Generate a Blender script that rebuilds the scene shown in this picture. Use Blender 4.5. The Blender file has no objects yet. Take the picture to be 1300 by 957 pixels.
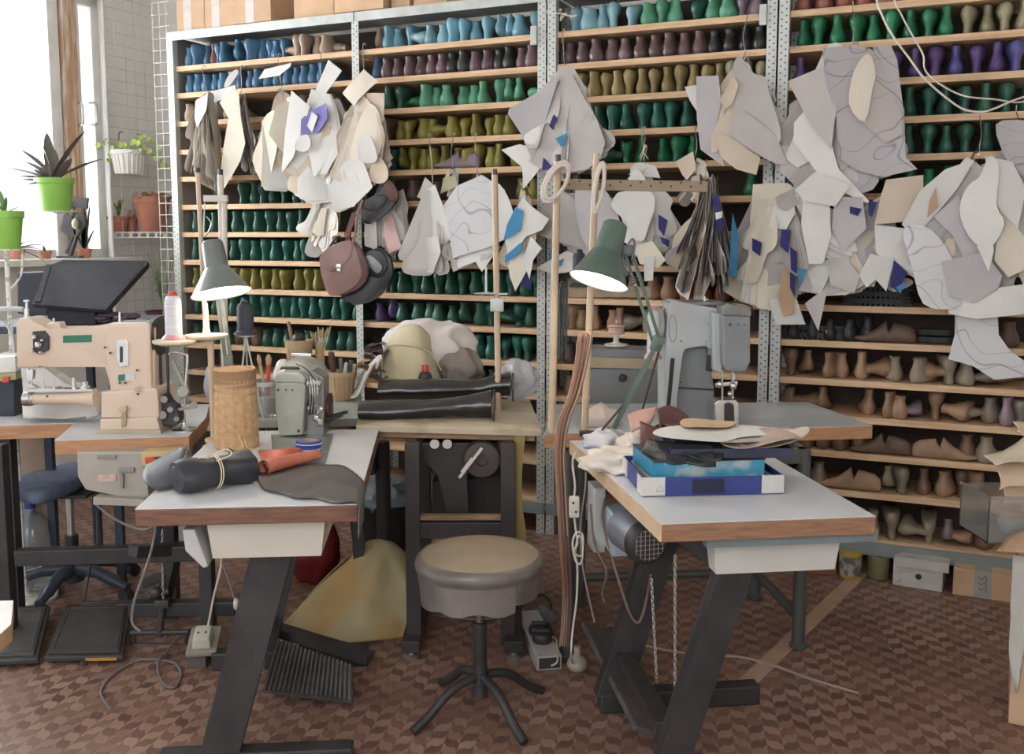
import bpy, bmesh, math, random
from mathutils import Vector, Matrix, noise
R = random.Random(7)
PI = math.pi
SC = bpy.context.scene
COL = SC.collection
# ---------------------------------------------------------------- camera geometry (real place, metres)
FPX, CXP, CYP, YH, CAMH = 1250.0, 650.0, 434.0, 300.0, 1.42
PITCH = math.atan((CYP - YH) / FPX)
cp, sp = math.cos(PITCH), math.sin(PITCH)
CAM = Vector((0, 0, CAMH))
def ray(px, py):
    r = (px - CXP) / FPX; u = -(py - CYP) / FPX
    return Vector((r, cp + u * sp, -sp + u * cp))
def at_z(px, py, z):
    d = ray(px, py); return CAM + d * ((z - CAMH) / d.z)
def at_y(px, py, y):
    d = ray(px, py); return CAM + d * (y / d.y)
# shelving front plane
WY0 = 4.6
WD = Vector((CXP + 2150, -FPX / cp, 0)).normalized()      # along the shelves, to the right
WN = Vector((WD.y, -WD.x, 0))
if WN.y > 0: WN = -WN                                       # towards the room
WP = Vector(((693 - CXP) / FPX * WY0, WY0, 0))
WANG = math.atan2(WD.y, WD.x)
def wall(s, n, z):
    q = WP + WD * s + WN * n; return Vector((q.x, q.y, z))
def at_wall(px, py, n=0.0):
    d = ray(px, py); k = ((WP + WN * n) - CAM).dot(WN) / d.dot(WN); return CAM + d * k
def wall_s(px, py, n=0.0):
    q = at_wall(px, py, n); return (q - WP).dot(WD), q.z

cam = bpy.data.cameras.new('camera'); camo = bpy.data.objects.new('camera', cam); COL.objects.link(camo)
camo.location = CAM; camo.rotation_euler = (PI / 2 - PITCH, 0, 0)
cam.sensor_width = 36; cam.lens = 36 * FPX / 1300.0; cam.shift_y = -(478.5 - CYP) / 1300.0
cam.clip_end = 60
SC.camera = camo

# ---------------------------------------------------------------- materials
MATS = {}
def mat(name, col, rough=0.6, metal=0.0, col2=None, scale=8.0, bump=0.0, bscale=60.0, stretch=(1, 1, 1), amt=(0.35, 0.7),
        spec=0.5, alpha=1.0, trans=0.0, coat=0.0, rnd=0.0):
    if name in MATS: return MATS[name]
    m = bpy.data.materials.new(name); m.use_nodes = True
    nt = m.node_tree; N = nt.nodes; L = nt.links; b = N['Principled BSDF']
    b.inputs['Roughness'].default_value = rough; b.inputs['Metallic'].default_value = metal
    b.inputs['Specular IOR Level'].default_value = spec
    b.inputs['Coat Weight'].default_value = coat; b.inputs['Coat Roughness'].default_value = 0.08
    if trans: b.inputs['Transmission Weight'].default_value = trans
    if alpha < 1: b.inputs['Alpha'].default_value = alpha
    c = tuple(col) + (1,); c2 = tuple(col2 if col2 else [x * 0.8 for x in col]) + (1,)
    tc = N.new('ShaderNodeTexCoord'); mp = N.new('ShaderNodeMapping'); mp.inputs['Scale'].default_value = stretch
    L.new(tc.outputs['Object'], mp.inputs['Vector'])
    nz = N.new('ShaderNodeTexNoise'); nz.inputs['Scale'].default_value = scale; nz.inputs['Detail'].default_value = 4
    L.new(mp.outputs['Vector'], nz.inputs['Vector'])
    rp = N.new('ShaderNodeValToRGB'); rp.color_ramp.elements[0].position = amt[0]; rp.color_ramp.elements[1].position = amt[1]
    rp.color_ramp.elements[0].color = c; rp.color_ramp.elements[1].color = c2
    L.new(nz.outputs['Fac'], rp.inputs['Fac'])
    out = rp.outputs['Color']
    if rnd:
        oi = N.new('ShaderNodeObjectInfo'); mr = N.new('ShaderNodeMapRange')
        mr.inputs['To Min'].default_value = 1 - rnd; mr.inputs['To Max'].default_value = 1 + rnd
        L.new(oi.outputs['Random'], mr.inputs['Value'])
        hs = N.new('ShaderNodeHueSaturation'); L.new(mr.outputs['Result'], hs.inputs['Value']); L.new(out, hs.inputs['Color'])
        out = hs.outputs['Color']
    L.new(out, b.inputs['Base Color'])
    if bump:
        n2 = N.new('ShaderNodeTexNoise'); n2.inputs['Scale'].default_value = bscale; n2.inputs['Detail'].default_value = 3
        L.new(mp.outputs['Vector'], n2.inputs['Vector'])
        bp = N.new('ShaderNodeBump'); bp.inputs['Strength'].default_value = bump; bp.inputs['Distance'].default_value = 0.004
        L.new(n2.outputs['Fac'], bp.inputs['Height']); L.new(bp.outputs['Normal'], b.inputs['Normal'])
    MATS[name] = m; return m
def emis(name, col, s):
    m = bpy.data.materials.new(name); m.use_nodes = True; b = m.node_tree.nodes['Principled BSDF']
    b.inputs['Base Color'].default_value = tuple(col) + (1,)
    b.inputs['Emission Color'].default_value = tuple(col) + (1,); b.inputs['Emission Strength'].default_value = s
    MATS[name] = m; return m

# ---------------------------------------------------------------- objects and tags
def empty(name, loc=(0, 0, 0), rz=0.0, label=None, cat=None, group=None):
    o = bpy.data.objects.new(name, None); COL.objects.link(o)
    o.location = loc; o.rotation_euler = (0, 0, rz); o.empty_display_size = 0.05
    o.matrix_world = Matrix.Translation(Vector(loc)) @ Matrix.Rotation(rz, 4, 'Z')
    if label: o['label'] = label
    if cat: o['category'] = cat
    if group: o['group'] = group
    WM[o.name] = o.matrix_world.copy()
    return o
WM = {}
def tag(o, label, cat, group=None):
    o['label'] = label; o['category'] = cat
    if group: o['group'] = group
    return o
def frame(loc, rz=0.0, rx=0.0, ry=0.0):
    return Matrix.Translation(Vector(loc)) @ Matrix.Rotation(rz, 4, 'Z') @ Matrix.Rotation(ry, 4, 'Y') @ Matrix.Rotation(rx, 4, 'X')

class MB:
    """collects shapes, given in the frame M, as one mesh"""
    def __init__(s, M=None):
        s.bm = bmesh.new(); s.M = M if M is not None else Matrix.Identity(4); s.mi = 0
    def v(s, p): return s.bm.verts.new(s.M @ Vector(p))
    def f(s, vs):
        try:
            fc = s.bm.faces.new(vs); fc.material_index = s.mi; return fc
        except ValueError: return None
    def box(s, c, d, rot=None, bev=0.0, taper=None):
        """centre c, size d; rot = Matrix 3x3/4x4 about the centre; taper=(tx,ty) scale of the top face"""
        c = Vector(c); tx, ty = taper if taper else (1, 1)
        vs = []
        for z in (-.5, .5):
            kx, ky = (tx, ty) if z > 0 else (1, 1)
            for x, y in ((-.5, -.5), (.5, -.5), (.5, .5), (-.5, .5)):
                p = Vector((x * d[0] * kx, y * d[1] * ky, z * d[2]))
                if rot is not None: p = rot.to_3x3() @ p
                vs.append(s.v(c + p))
        fs = [s.f(vs[3::-1]), s.f(vs[4:8])] + [s.f((vs[i], vs[(i + 1) % 4], vs[4 + (i + 1) % 4], vs[4 + i])) for i in range(4)]
        if bev:
            es = list({e for f in fs for e in f.edges})
            r = bmesh.ops.bevel(s.bm, geom=es, offset=bev, segments=2, affect='EDGES', profile=0.6)
            for f in r['faces']: f.material_index = s.mi
        return s
    def beam(s, a, b, w, h, up=(0, 0, 1), bev=0.0):
        a = Vector(a); b = Vector(b); d = b - a; L = d.length; d.normalize(); up = Vector(up)
        x = up.cross(d)
        if x.length < 1e-4: x = Vector((1, 0, 0)).cross(d)
        x.normalize(); z = d.cross(x)
        rot = Matrix((x, d, z)).transposed()
        return s.box((a + b) / 2, (w, L, h), rot=rot, bev=bev)
    def rings(s, rings, cap0=True, cap1=True, closed=True):
        vr = [[s.v(p) for p in r] for r in rings]
        for a, b in zip(vr, vr[1:]):
            n = len(a)
            for i in range(n if closed else n - 1):
                j = (i + 1) % n; s.f((a[i], a[j], b[j], b[i]))
        if cap0 and len(vr[0]) > 2: s.f(vr[0][::-1])
        if cap1 and len(vr[-1]) > 2: s.f(vr[-1])
        return vr
    def cyl(s, a, b, r0, r1=None, n=16, cap=True):
        a = Vector(a); b = Vector(b); d = (b - a).normalized(); r1 = r0 if r1 is None else r1
        x = d.orthogonal().normalized(); y = d.cross(x)
        rs = [[c + (x * math.cos(t) + y * math.sin(t)) * r for t in [2 * PI * i / n for i in range(n)]] for c, r in ((a, r0), (b, r1))]
        s.rings(rs, cap, cap); return s
    def tube(s, pts, r, n=8, cap=True):
        pts = [Vector(p) for p in pts]; rs = []
        up = None
        for i, p in enumerate(pts):
            d = (pts[min(i + 1, len(pts) - 1)] - pts[max(i - 1, 0)])
            if d.length < 1e-9: d = Vector((0, 0, 1))
            d.normalize()
            if up is None: up = d.orthogonal().normalized()
            x = up - d * up.dot(d)
            if x.length < 1e-5: x = d.orthogonal()
            x.normalize(); up = x; y = d.cross(x)
            rr = r[i] if isinstance(r, (list, tuple)) else r
            rs.append([p + (x * math.cos(t) + y * math.sin(t)) * rr for t in [2 * PI * k / n for k in range(n)]])
        s.rings(rs, cap, cap); return s
    def lathe(s, prof, c=(0, 0, 0), n=24, axis=None, cap=True):
        """prof = [(r, h)] about axis (default z) at c"""
        c = Vector(c); d = Vector(axis).normalized() if axis else Vector((0, 0, 1))
        x = d.orthogonal().normalized() if axis else Vector((1, 0, 0)); y = d.cross(x)
        s.rings([[c + d * h + (x * math.cos(t) + y * math.sin(t)) * max(r, 1e-4) for t in [2 * PI * i / n for i in range(n)]] for r, h in prof], cap, cap)
        return s
    def ell(s, c, r, n=16, m=9):
        c = Vector(c)
        s.rings([[c + Vector((r[0] * math.sin(a) * math.cos(t), r[1] * math.sin(a) * math.sin(t), -r[2] * math.cos(a))) for t in [2 * PI * i / n for i in range(n)]]
                 for a in [0.02 + (PI - 0.04) * k / m for k in range(m + 1)]])
        return s
    def prism(s, out, a, b, axis='y', bev=0.0):
        """outline (2D) extruded between a and b along axis; other two coordinates in order"""
        def P(u, v, t):
            return {'y': (u, t, v), 'x': (t, u, v), 'z': (u, v, t)}[axis]
        A = [s.v(P(u, v, a)) for u, v in out]; B = [s.v(P(u, v, b)) for u, v in out]
        fs = [s.f(A), s.f(B[::-1])]
        n = len(out)
        for i in range(n): fs.append(s.f((A[i], B[i], B[(i + 1) % n], A[(i + 1) % n])))
        if bev:
            es = list({e for f in fs if f for e in f.edges})
            bmesh.ops.bevel(s.bm, geom=es, offset=bev, segments=2, affect='EDGES', profile=0.6)
        return s
    def build(s, name, m, parent=None, smooth=False, solid=0.0, sub=0, kind=None, label=None, angle=40, mid=False):
        bm = s.bm
        bmesh.ops.recalc_face_normals(bm, faces=bm.faces)
        if parent is not None: bm.transform(WM[parent.name].inverted())
        me = bpy.data.meshes.new(name); bm.to_mesh(me); bm.free()
        for k in (m if isinstance(m, (list, tuple)) else [m]): me.materials.append(k)
        if smooth:
            me.polygons.foreach_set('use_smooth', [True] * len(me.polygons))
            if angle < 180:
                me.set_sharp_from_angle(angle=math.radians(angle))
        o = bpy.data.objects.new(name, me); COL.objects.link(o)
        WM[o.name] = WM[parent.name].copy() if parent is not None else Matrix.Identity(4)
        if parent is not None: o.parent = parent
        if solid:
            md = o.modifiers.new('thick', 'SOLIDIFY'); md.thickness = solid; md.offset = 0 if mid else -1
            if smooth: md = o.modifiers.new('crisp', 'EDGE_SPLIT'); md.split_angle = math.radians(50)
        if sub:
            md = o.modifiers.new('sub', 'SUBSURF'); md.levels = sub; md.render_levels = sub
        if kind: o['kind'] = kind
        if label: o['label'] = label
        return o
def recentre(o):
    """put a top-level mesh's origin at its base"""
    me = o.data; xs = [v.co for v in me.vertices]
    c = Vector((sum(v.x for v in xs) / len(xs), sum(v.y for v in xs) / len(xs), min(v.z for v in xs)))
    me.transform(Matrix.Translation(-c)); o.location = c; WM[o.name] = Matrix.Translation(c); return o
def copy_tree(o, loc=None, rz=None, parent=None):
    c = o.copy(); COL.objects.link(c)
    if parent is not None: c.parent = parent
    for ch in list(o.children): copy_tree(ch, parent=c)
    if loc is not None: c.location = loc
    if rz is not None: c.rotation_euler = (0, 0, rz)
    return c
def catmull(pts, k=6, closed=False):
    pts = [Vector(p) for p in pts]; n = len(pts); out = []
    rng = range(n if closed else n - 1)
    for i in rng:
        p0 = pts[(i - 1) % n] if closed or i > 0 else pts[0]; p1 = pts[i]; p2 = pts[(i + 1) % n]
        p3 = pts[(i + 2) % n] if closed or i + 2 < n else pts[-1]
        for j in range(k):
            t = j / k
            out.append(0.5 * ((2 * p1) + (p2 - p0) * t + (2 * p0 - 5 * p1 + 4 * p2 - p3) * t * t + (3 * p1 - p0 - 3 * p2 + p3) * t ** 3))
    if not closed: out.append(pts[-1])
    return out
def lerp(a, b, t): return a + (b - a) * t

# ---------------------------------------------------------------- shared materials
M_wood = mat('shelf_board_pine', (0.78, 0.55, 0.35), .6, col2=(0.60, 0.38, 0.22), scale=5, stretch=(1, 8, 14), bump=.15)
M_steel = mat('galvanised_steel', (0.62, 0.64, 0.62), .45, .35, col2=(0.50, 0.52, 0.50), scale=14)
M_cardb = mat('cardboard', (0.62, 0.42, 0.27), .8, col2=(0.52, 0.34, 0.21), scale=6, rnd=.12)
M_black = mat('black_metal', (0.035, 0.032, 0.035), .45, .2, col2=(0.06, 0.055, 0.055))
M_dark = mat('dark_brown_steel', (0.055, 0.045, 0.045), .5, .1, col2=(0.035, 0.028, 0.03), scale=5)
M_chrome = mat('bright_steel', (0.75, 0.74, 0.72), .25, .9, col2=(0.55, 0.54, 0.52))
M_white = mat('white_enamel', (0.75, 0.74, 0.71), .4)
M_lam = mat('white_laminate', (0.66, 0.67, 0.69), .38, col2=(0.56, 0.57, 0.59), scale=5, amt=(.3, .8))
M_edge = mat('walnut_edge', (0.20, 0.09, 0.055), .5, col2=(0.11, 0.05, 0.035), scale=6, stretch=(2, 2, 20))
M_edge2 = mat('beech_edge', (0.50, 0.27, 0.14), .5, col2=(0.36, 0.18, 0.09), scale=6, stretch=(2, 2, 16))
M_cable_w = mat('cream_cable', (0.62, 0.57, 0.50), .6)
M_cable_g = mat('grey_cable', (0.22, 0.20, 0.19), .6)
M_string = mat('waxed_thread', (0.80, 0.68, 0.52), .8)
# ---------------------------------------------------------------- the room
BAYS = [(-2.232, -1.027), (-1.027, 0.0), (0.0, 1.03), (1.03, 2.075)]   # s of post centres
SS = 0.9
LEV = [2.462, 2.302, 2.132, 1.963, 1.798, 1.628, 1.460, 1.290, 1.118, 0.951, 0.772, 0.603, 0.432, 0.252, 0.030]
LEV = [CAMH + (z - 1.45) * SS for z in LEV]     # shelf front-edge centre heights
TOPZ = None
DEPTH = 0.33
# floor: small wooden blocks, cubic pattern, one pale strip
fm = bpy.data.materials.new('parquet_print_vinyl'); fm.use_nodes = True
nt = fm.node_tree; N = nt.nodes; Lk = nt.links; bs = N['Principled BSDF']; bs.inputs['Roughness'].default_value = .45
tc = N.new('ShaderNodeTexCoord'); mp = N.new('ShaderNodeMapping'); mp.inputs['Rotation'].default_value = (0, 0, math.radians(8.6))
Lk.new(tc.outputs['Object'], mp.inputs['Vector'])
sep = N.new('ShaderNodeSeparateXYZ'); Lk.new(mp.outputs['Vector'], sep.inputs['Vector'])
def mth(op, a, b=None, c=None):
    n = N.new('ShaderNodeMath'); n.operation = op
    for i, q in enumerate((a, b, c)):
        if q is None: continue
        if isinstance(q, (int, float)): n.inputs[i].default_value = q
        else: Lk.new(q, n.inputs[i])
    return n.outputs[0]
# slanted block cells: u = x/0.085, v = y/0.055, a row offset and a slant give the tumbling-block look
u = mth('DIVIDE', sep.outputs['X'], 0.09); v = mth('DIVIDE', sep.outputs['Y'], 0.042)
row = mth('FLOOR', v); par = mth('MODULO', mth('ABSOLUTE', row), 2.0)
fv = mth('FRACT', v)
sl = mth('MULTIPLY', mth('SUBTRACT', mth('MULTIPLY', mth('MODULO', mth('ABSOLUTE', mth('FLOOR', mth('MULTIPLY', u, 2.0))), 2.0), 0.6), 0.3), mth('SUBTRACT', fv, 0.5))
uu = mth('ADD', mth('ADD', u, mth('MULTIPLY', par, 0.5)), sl)
cu = mth('FLOOR', mth('MULTIPLY', uu, 2.0))
cmb = N.new('ShaderNodeCombineXYZ'); Lk.new(cu, cmb.inputs[0]); Lk.new(row, cmb.inputs[1])
wn = N.new('ShaderNodeTexWhiteNoise'); Lk.new(cmb.outputs[0], wn.inputs['Vector'])
alt = mth('MODULO', mth('ABSOLUTE', cu), 2.0)
fac = mth('ADD', mth('MULTIPLY', alt, 0.55), mth('MULTIPLY', wn.outputs['Value'], 0.45))
rp = N.new('ShaderNodeValToRGB'); e = rp.color_ramp.elements
e[0].position = 0.0; e[0].color = (0.16, 0.085, 0.065, 1); e[1].position = 1.0; e[1].color = (0.38, 0.25, 0.185, 1)
m2 = rp.color_ramp.elements.new(.5); m2.color = (0.26, 0.145, 0.105, 1)
Lk.new(fac, rp.inputs['Fac'])
nz = N.new('ShaderNodeTexNoise'); nz.inputs['Scale'].default_value = 2.2; nz.inputs['Detail'].default_value = 5; Lk.new(mp.outputs['Vector'], nz.inputs['Vector'])
mx = N.new('ShaderNodeMixRGB'); mx.blend_type = 'MULTIPLY'; mx.inputs[0].default_value = .6
r2 = N.new('ShaderNodeValToRGB'); r2.color_ramp.elements[0].position = .3; r2.color_ramp.elements[0].color = (.6, .55, .52, 1); r2.color_ramp.elements[1].position = .7
Lk.new(nz.outputs['Fac'], r2.inputs['Fac']); Lk.new(rp.outputs['Color'], mx.inputs[1]); Lk.new(r2.outputs['Color'], mx.inputs[2])
Lk.new(mx.outputs['Color'], bs.inputs['Base Color'])
b = MB(); b.box((0, 2.5, -.02), (9, 9.4, .04)); o = b.build('floor', fm, kind='structure')
# a pale join strip in the flooring
M_strip = mat('floor_join_strip', (0.48, 0.33, 0.24), .5, col2=(.38, .25, .18))
q0 = at_z(1085, 735, 0); q1 = at_z(935, 880, 0)
b = MB(); b.beam(q0 + Vector((0, 0, .001)) + (q0 - q1).normalized() * .9, q1 + Vector((0, 0, .001)), .06, .003); b.build('trim_1', M_strip, kind='structure')

M_wall = mat('painted_wall', (0.86, 0.84, 0.80), .8, col2=(0.82, 0.80, 0.76), scale=2)
b = MB(frame(wall(0, 0, 0), WANG)); b.box((0.1, DEPTH + 0.10, 1.45), (6.2, 0.1, 3.1)); b.build('wall_back', M_wall, kind='structure')
b = MB(frame(wall(2.5, 0, 0), WANG)); b.box((0.05, -1.6, 1.45), (.1, 4.4, 3.1)); b.build('wall_right_light_block', M_wall, kind='structure')  # unseen wall, added to keep sky light off the right side
# corner of the room: the window wall runs from the corner towards the camera
cs, _ = wall_s(197, 300, -DEPTH)
CORN = wall(cs, -DEPTH, 0)
def at_left(px, py, off=0.0):
    """point on the window wall (off = distance out into the room)"""
    d = ray(px, py); k = ((CORN + WD * off) - CAM).dot(WD) / d.dot(WD); return CAM + d * k
def lw(t, off, z):
    q = CORN + WN * t + WD * off; return Vector((q.x, q.y, z))
def lt(px, py=320, off=0.0): return (at_left(px, py, off) - CORN).dot(WN)
LWF = Matrix.Translation(CORN) @ Matrix.Rotation(WANG, 4, 'Z')     # local -y = towards the room, x = off the wall
w0 = lt(141); w1 = w0 + 2.3; sill = at_left(60, 331).z; head = 2.75
b = MB(LWF)
b.box((-.08, -w0 / 2 + .1, 1.45), (.16, w0 + .2, 3.1)); b.box((-.08, -(w0 + w1) / 2, sill / 2 - .05), (.16, w1 - w0, sill + .1))
b.box((-.08, -(w0 + w1) / 2, (head + 3.0) / 2), (.16, w1 - w0, 3.0 - head)); b.box((-.08, -(w1 + .3), 1.45), (.16, .6, 3.1))
b.build('wall_left', M_wall, kind='structure')
M_frame = mat('white_window_paint', (0.80, 0.79, 0.76), .5)
M_oldwood = mat('weathered_window_wood', (0.46, 0.30, 0.19), .8, col2=(0.70, 0.64, 0.56), scale=9, stretch=(3, 3, .5), amt=(.45, .62), bump=.3)
M_glass = mat('window_glass', (1, 1, 1), .02, trans=1.0, col2=(1, 1, 1))
win = empty('window_1', LWF @ Vector((0, -w0, 0)), WANG); win['kind'] = 'structure'
b = MB(LWF)
for t in (w0 + .025, w1 - .025): b.box((-.06, -t, (sill + head) / 2), (.07, .05, head - sill), bev=.004)
for z in (sill + .03, head - .03): b.box((-.06, -(w0 + w1) / 2, z), (.07, w1 - w0, .06), bev=.004)
tm0, tm1 = lt(113), lt(75); tmc = (tm0 + tm1) / 2
b.box((-.05, -(tm0 + .015), (sill + head) / 2), (.10, .03, head - sill), bev=.004)
b.box((-.05, -(tm1 - .035), (sill + head) / 2), (.09, .07, head - sill), bev=.006)
b.build('window_frame', M_frame, win)
b = MB(LWF)
tw0, tw1 = lt(107), lt(89)
b.box((-.045, -(tw0 * .55 + tw1 * .45), (sill + head) / 2), (.11, (tw1 - tw0) * .85, head - sill), bev=.004)
b.box((-.035, -(tw0 * .8 + tw1 * .2), (sill + head) / 2), (.12, (tw1 - tw0) * .25, head - sill), bev=.003)
b.build('window_post', M_oldwood, win, label='weathered wooden window post with flaked paint')
for px, in ((96,), (114,)):
    t = lt(px, 145); z = at_left(px, 145).z
    b = MB(LWF); b.tube(catmull([(.0, -t, z + .06), (.045, -t, z + .055), (.05, -t, z), (.045, -t, z - .055), (.0, -t, z - .06)], 5), .008)
    b.build('handle', M_chrome, win, smooth=True)
b = MB(LWF); b.box((-.075, -(w0 + w1) / 2, (sill + head) / 2), (.006, w1 - w0 - .06, head - sill - .06)); b.build('pane', M_glass, win)
b = MB(LWF); b.box((.05, -(w0 + w1) / 2, sill - .005), (.26, w1 - w0 + .1, .035), bev=.004); b.build('window_sill', M_frame, win)
# ceiling, well above the frame
b = MB(); b.box((0, 3.1, 3.05), (8.6, 6.8, .08)); b.build('ceiling', M_wall, kind='structure')

# ---------------------------------------------------------------- perforated steel racking with pine boards
pm = bpy.data.materials.new('perforated_steel'); pm.use_nodes = True
nt = pm.node_tree; N = nt.nodes; Lk = nt.links; bs = N['Principled BSDF']; bs.inputs['Roughness'].default_value = .45; bs.inputs['Metallic'].default_value = .25
tc = N.new('ShaderNodeTexCoord'); sep = N.new('ShaderNodeSeparateXYZ'); Lk.new(tc.outputs['Object'], sep.inputs['Vector'])
def spot(xc, pitch, off, r):
    zz = mth('SUBTRACT', mth('FRACT', mth('ADD', mth('DIVIDE', sep.outputs['Z'], pitch), off)), .5)
    zz = mth('MULTIPLY', zz, pitch); xx = mth('SUBTRACT', mth('ABSOLUTE', mth('SUBTRACT', sep.outputs['X'], xc)), 0.0)
    d = mth('SQRT', mth('ADD', mth('MULTIPLY', zz, zz), mth('MULTIPLY', xx, xx)))
    return mth('LESS_THAN', d, r)
f = mth('MAXIMUM', spot(-.009, .027, 0, .0033), spot(.009, .027, .5, .0033))
nz = N.new('ShaderNodeTexNoise'); nz.inputs['Scale'].default_value = 20; Lk.new(tc.outputs['Object'], nz.inputs['Vector'])
r2 = N.new('ShaderNodeValToRGB'); r2.color_ramp.elements[0].color = (.50, .53, .51, 1); r2.color_ramp.elements[1].color = (.70, .71, .68, 1); Lk.new(nz.outputs['Fac'], r2.inputs['Fac'])
mx = N.new('ShaderNodeMixRGB'); Lk.new(f, mx.inputs[0]); Lk.new(r2.outputs['Color'], mx.inputs[1]); mx.inputs[2].default_value = (.03, .03, .03, 1)
Lk.new(mx.outputs['Color'], bs.inputs['Base Color'])
M_back = mat('dark_back_board', (0.10, 0.075, 0.06), .85, col2=(0.07, 0.05, 0.04))
M_side = mat('grey_side_panel', (0.26, 0.24, 0.23), .7)
TOP = at_wall(335, 34).z
BOT = LEV[-1]
names = ['left rack beside the wire mesh', 'second rack from the window', 'third rack from the window', 'right rack over the white box']
for k, (s0, s1) in enumerate(BAYS):
    rz = empty('shelving_rack', wall((s0 + s1) / 2, -DEPTH / 2, 0), WANG,
               ['steel and pine rack of shoe lasts standing furthest left beside the window wall',
                'steel and pine rack of shoe lasts behind the patent boots',
                'steel and pine rack of shoe lasts behind the green lamp on the right',
                'steel and pine rack at far right over the white box on the floor'][k], 'shelving rack', 'racks full of shoe lasts')
    F = Matrix.Translation(wall(0, 0, 0)) @ Matrix.Rotation(WANG, 4, 'Z')
    top = TOP + .02 if k != 3 else TOP + .02
    gap = .024
    for j, s in enumerate((s0 + gap, s1 - gap)):
        if k == 0 and j == 0: s = s0 + .012
        if (k, j) == (0, 1) : s = s1 - .0
        if (k, j) == (1, 0): continue
        for n in (0, 1):
            F2 = Matrix.Translation(wall(s, -n * DEPTH, 0)) @ Matrix.Rotation(WANG, 4, 'Z')
            b = MB(); b.M = Matrix.Identity(4)
            wd = .040
            b.box((0, 0, top / 2), (wd, .002, top)); b.box((wd / 2 * (1 if j == 0 else -1), .018 * (1 if n == 0 else -1), top / 2), (.002, .036, top))
            if n == 0 and k > 0 or (k == 0 and j == 1):
                pass
            o = b.build('post', pm, None); o.parent = rz; WMp = WM[rz.name]
            o.matrix_local = WMp.inverted() @ F2
    xl, xr = s0 + .0, s1 - .0
    for i, z in enumerate(LEV):
        b = MB(F); b.box(((xl + xr) / 2, DEPTH / 2 + .012, z), (xr - xl - .012, DEPTH - .02, .027), bev=.002)
        if i == len(LEV) - 1: b.build('bottom_shelf', M_wood, rz)
        else: b.build('shelf_board', M_wood, rz)
    b = MB(F); b.box(((xl + xr) / 2, -.004, BOT - .018), (xr - xl - .01, .006, .055)); b.box(((xl + xr) / 2, .012, BOT - .044), (xr - xl - .01, .03, .004))
    b.build('bottom_rail', mat('blue_grey_rail', (0.30, 0.34, 0.33), .5, .2), rz)
    b = MB(F); b.box(((xl + xr) / 2, -.004, TOP), (xr - xl - .01, .006, .045)); b.box(((xl + xr) / 2, DEPTH / 2, TOP + .022), (xr - xl - .01, DEPTH, .004))
    b.build('top_rail', M_steel, rz)
    b = MB(F); b.box(((xl + xr) / 2, DEPTH + .006, (TOP + BOT) / 2), (xr - xl, .006, TOP - BOT)); b.build('back_panel', M_back, rz)
    if k == 0:
        b = MB(F); b.box((xl + .03, DEPTH / 2, (TOP + BOT) / 2), (.004, DEPTH - .02, TOP - BOT)); b.build('side_panel', M_side, rz)
    if k in (1, 2):
        s = s1 - .075
        b = MB(F); b.box((s + .015, -.010, LEV[0] + .0), (.03, .014, .085), bev=.003); b.build('bracket', M_steel, rz)
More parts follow.
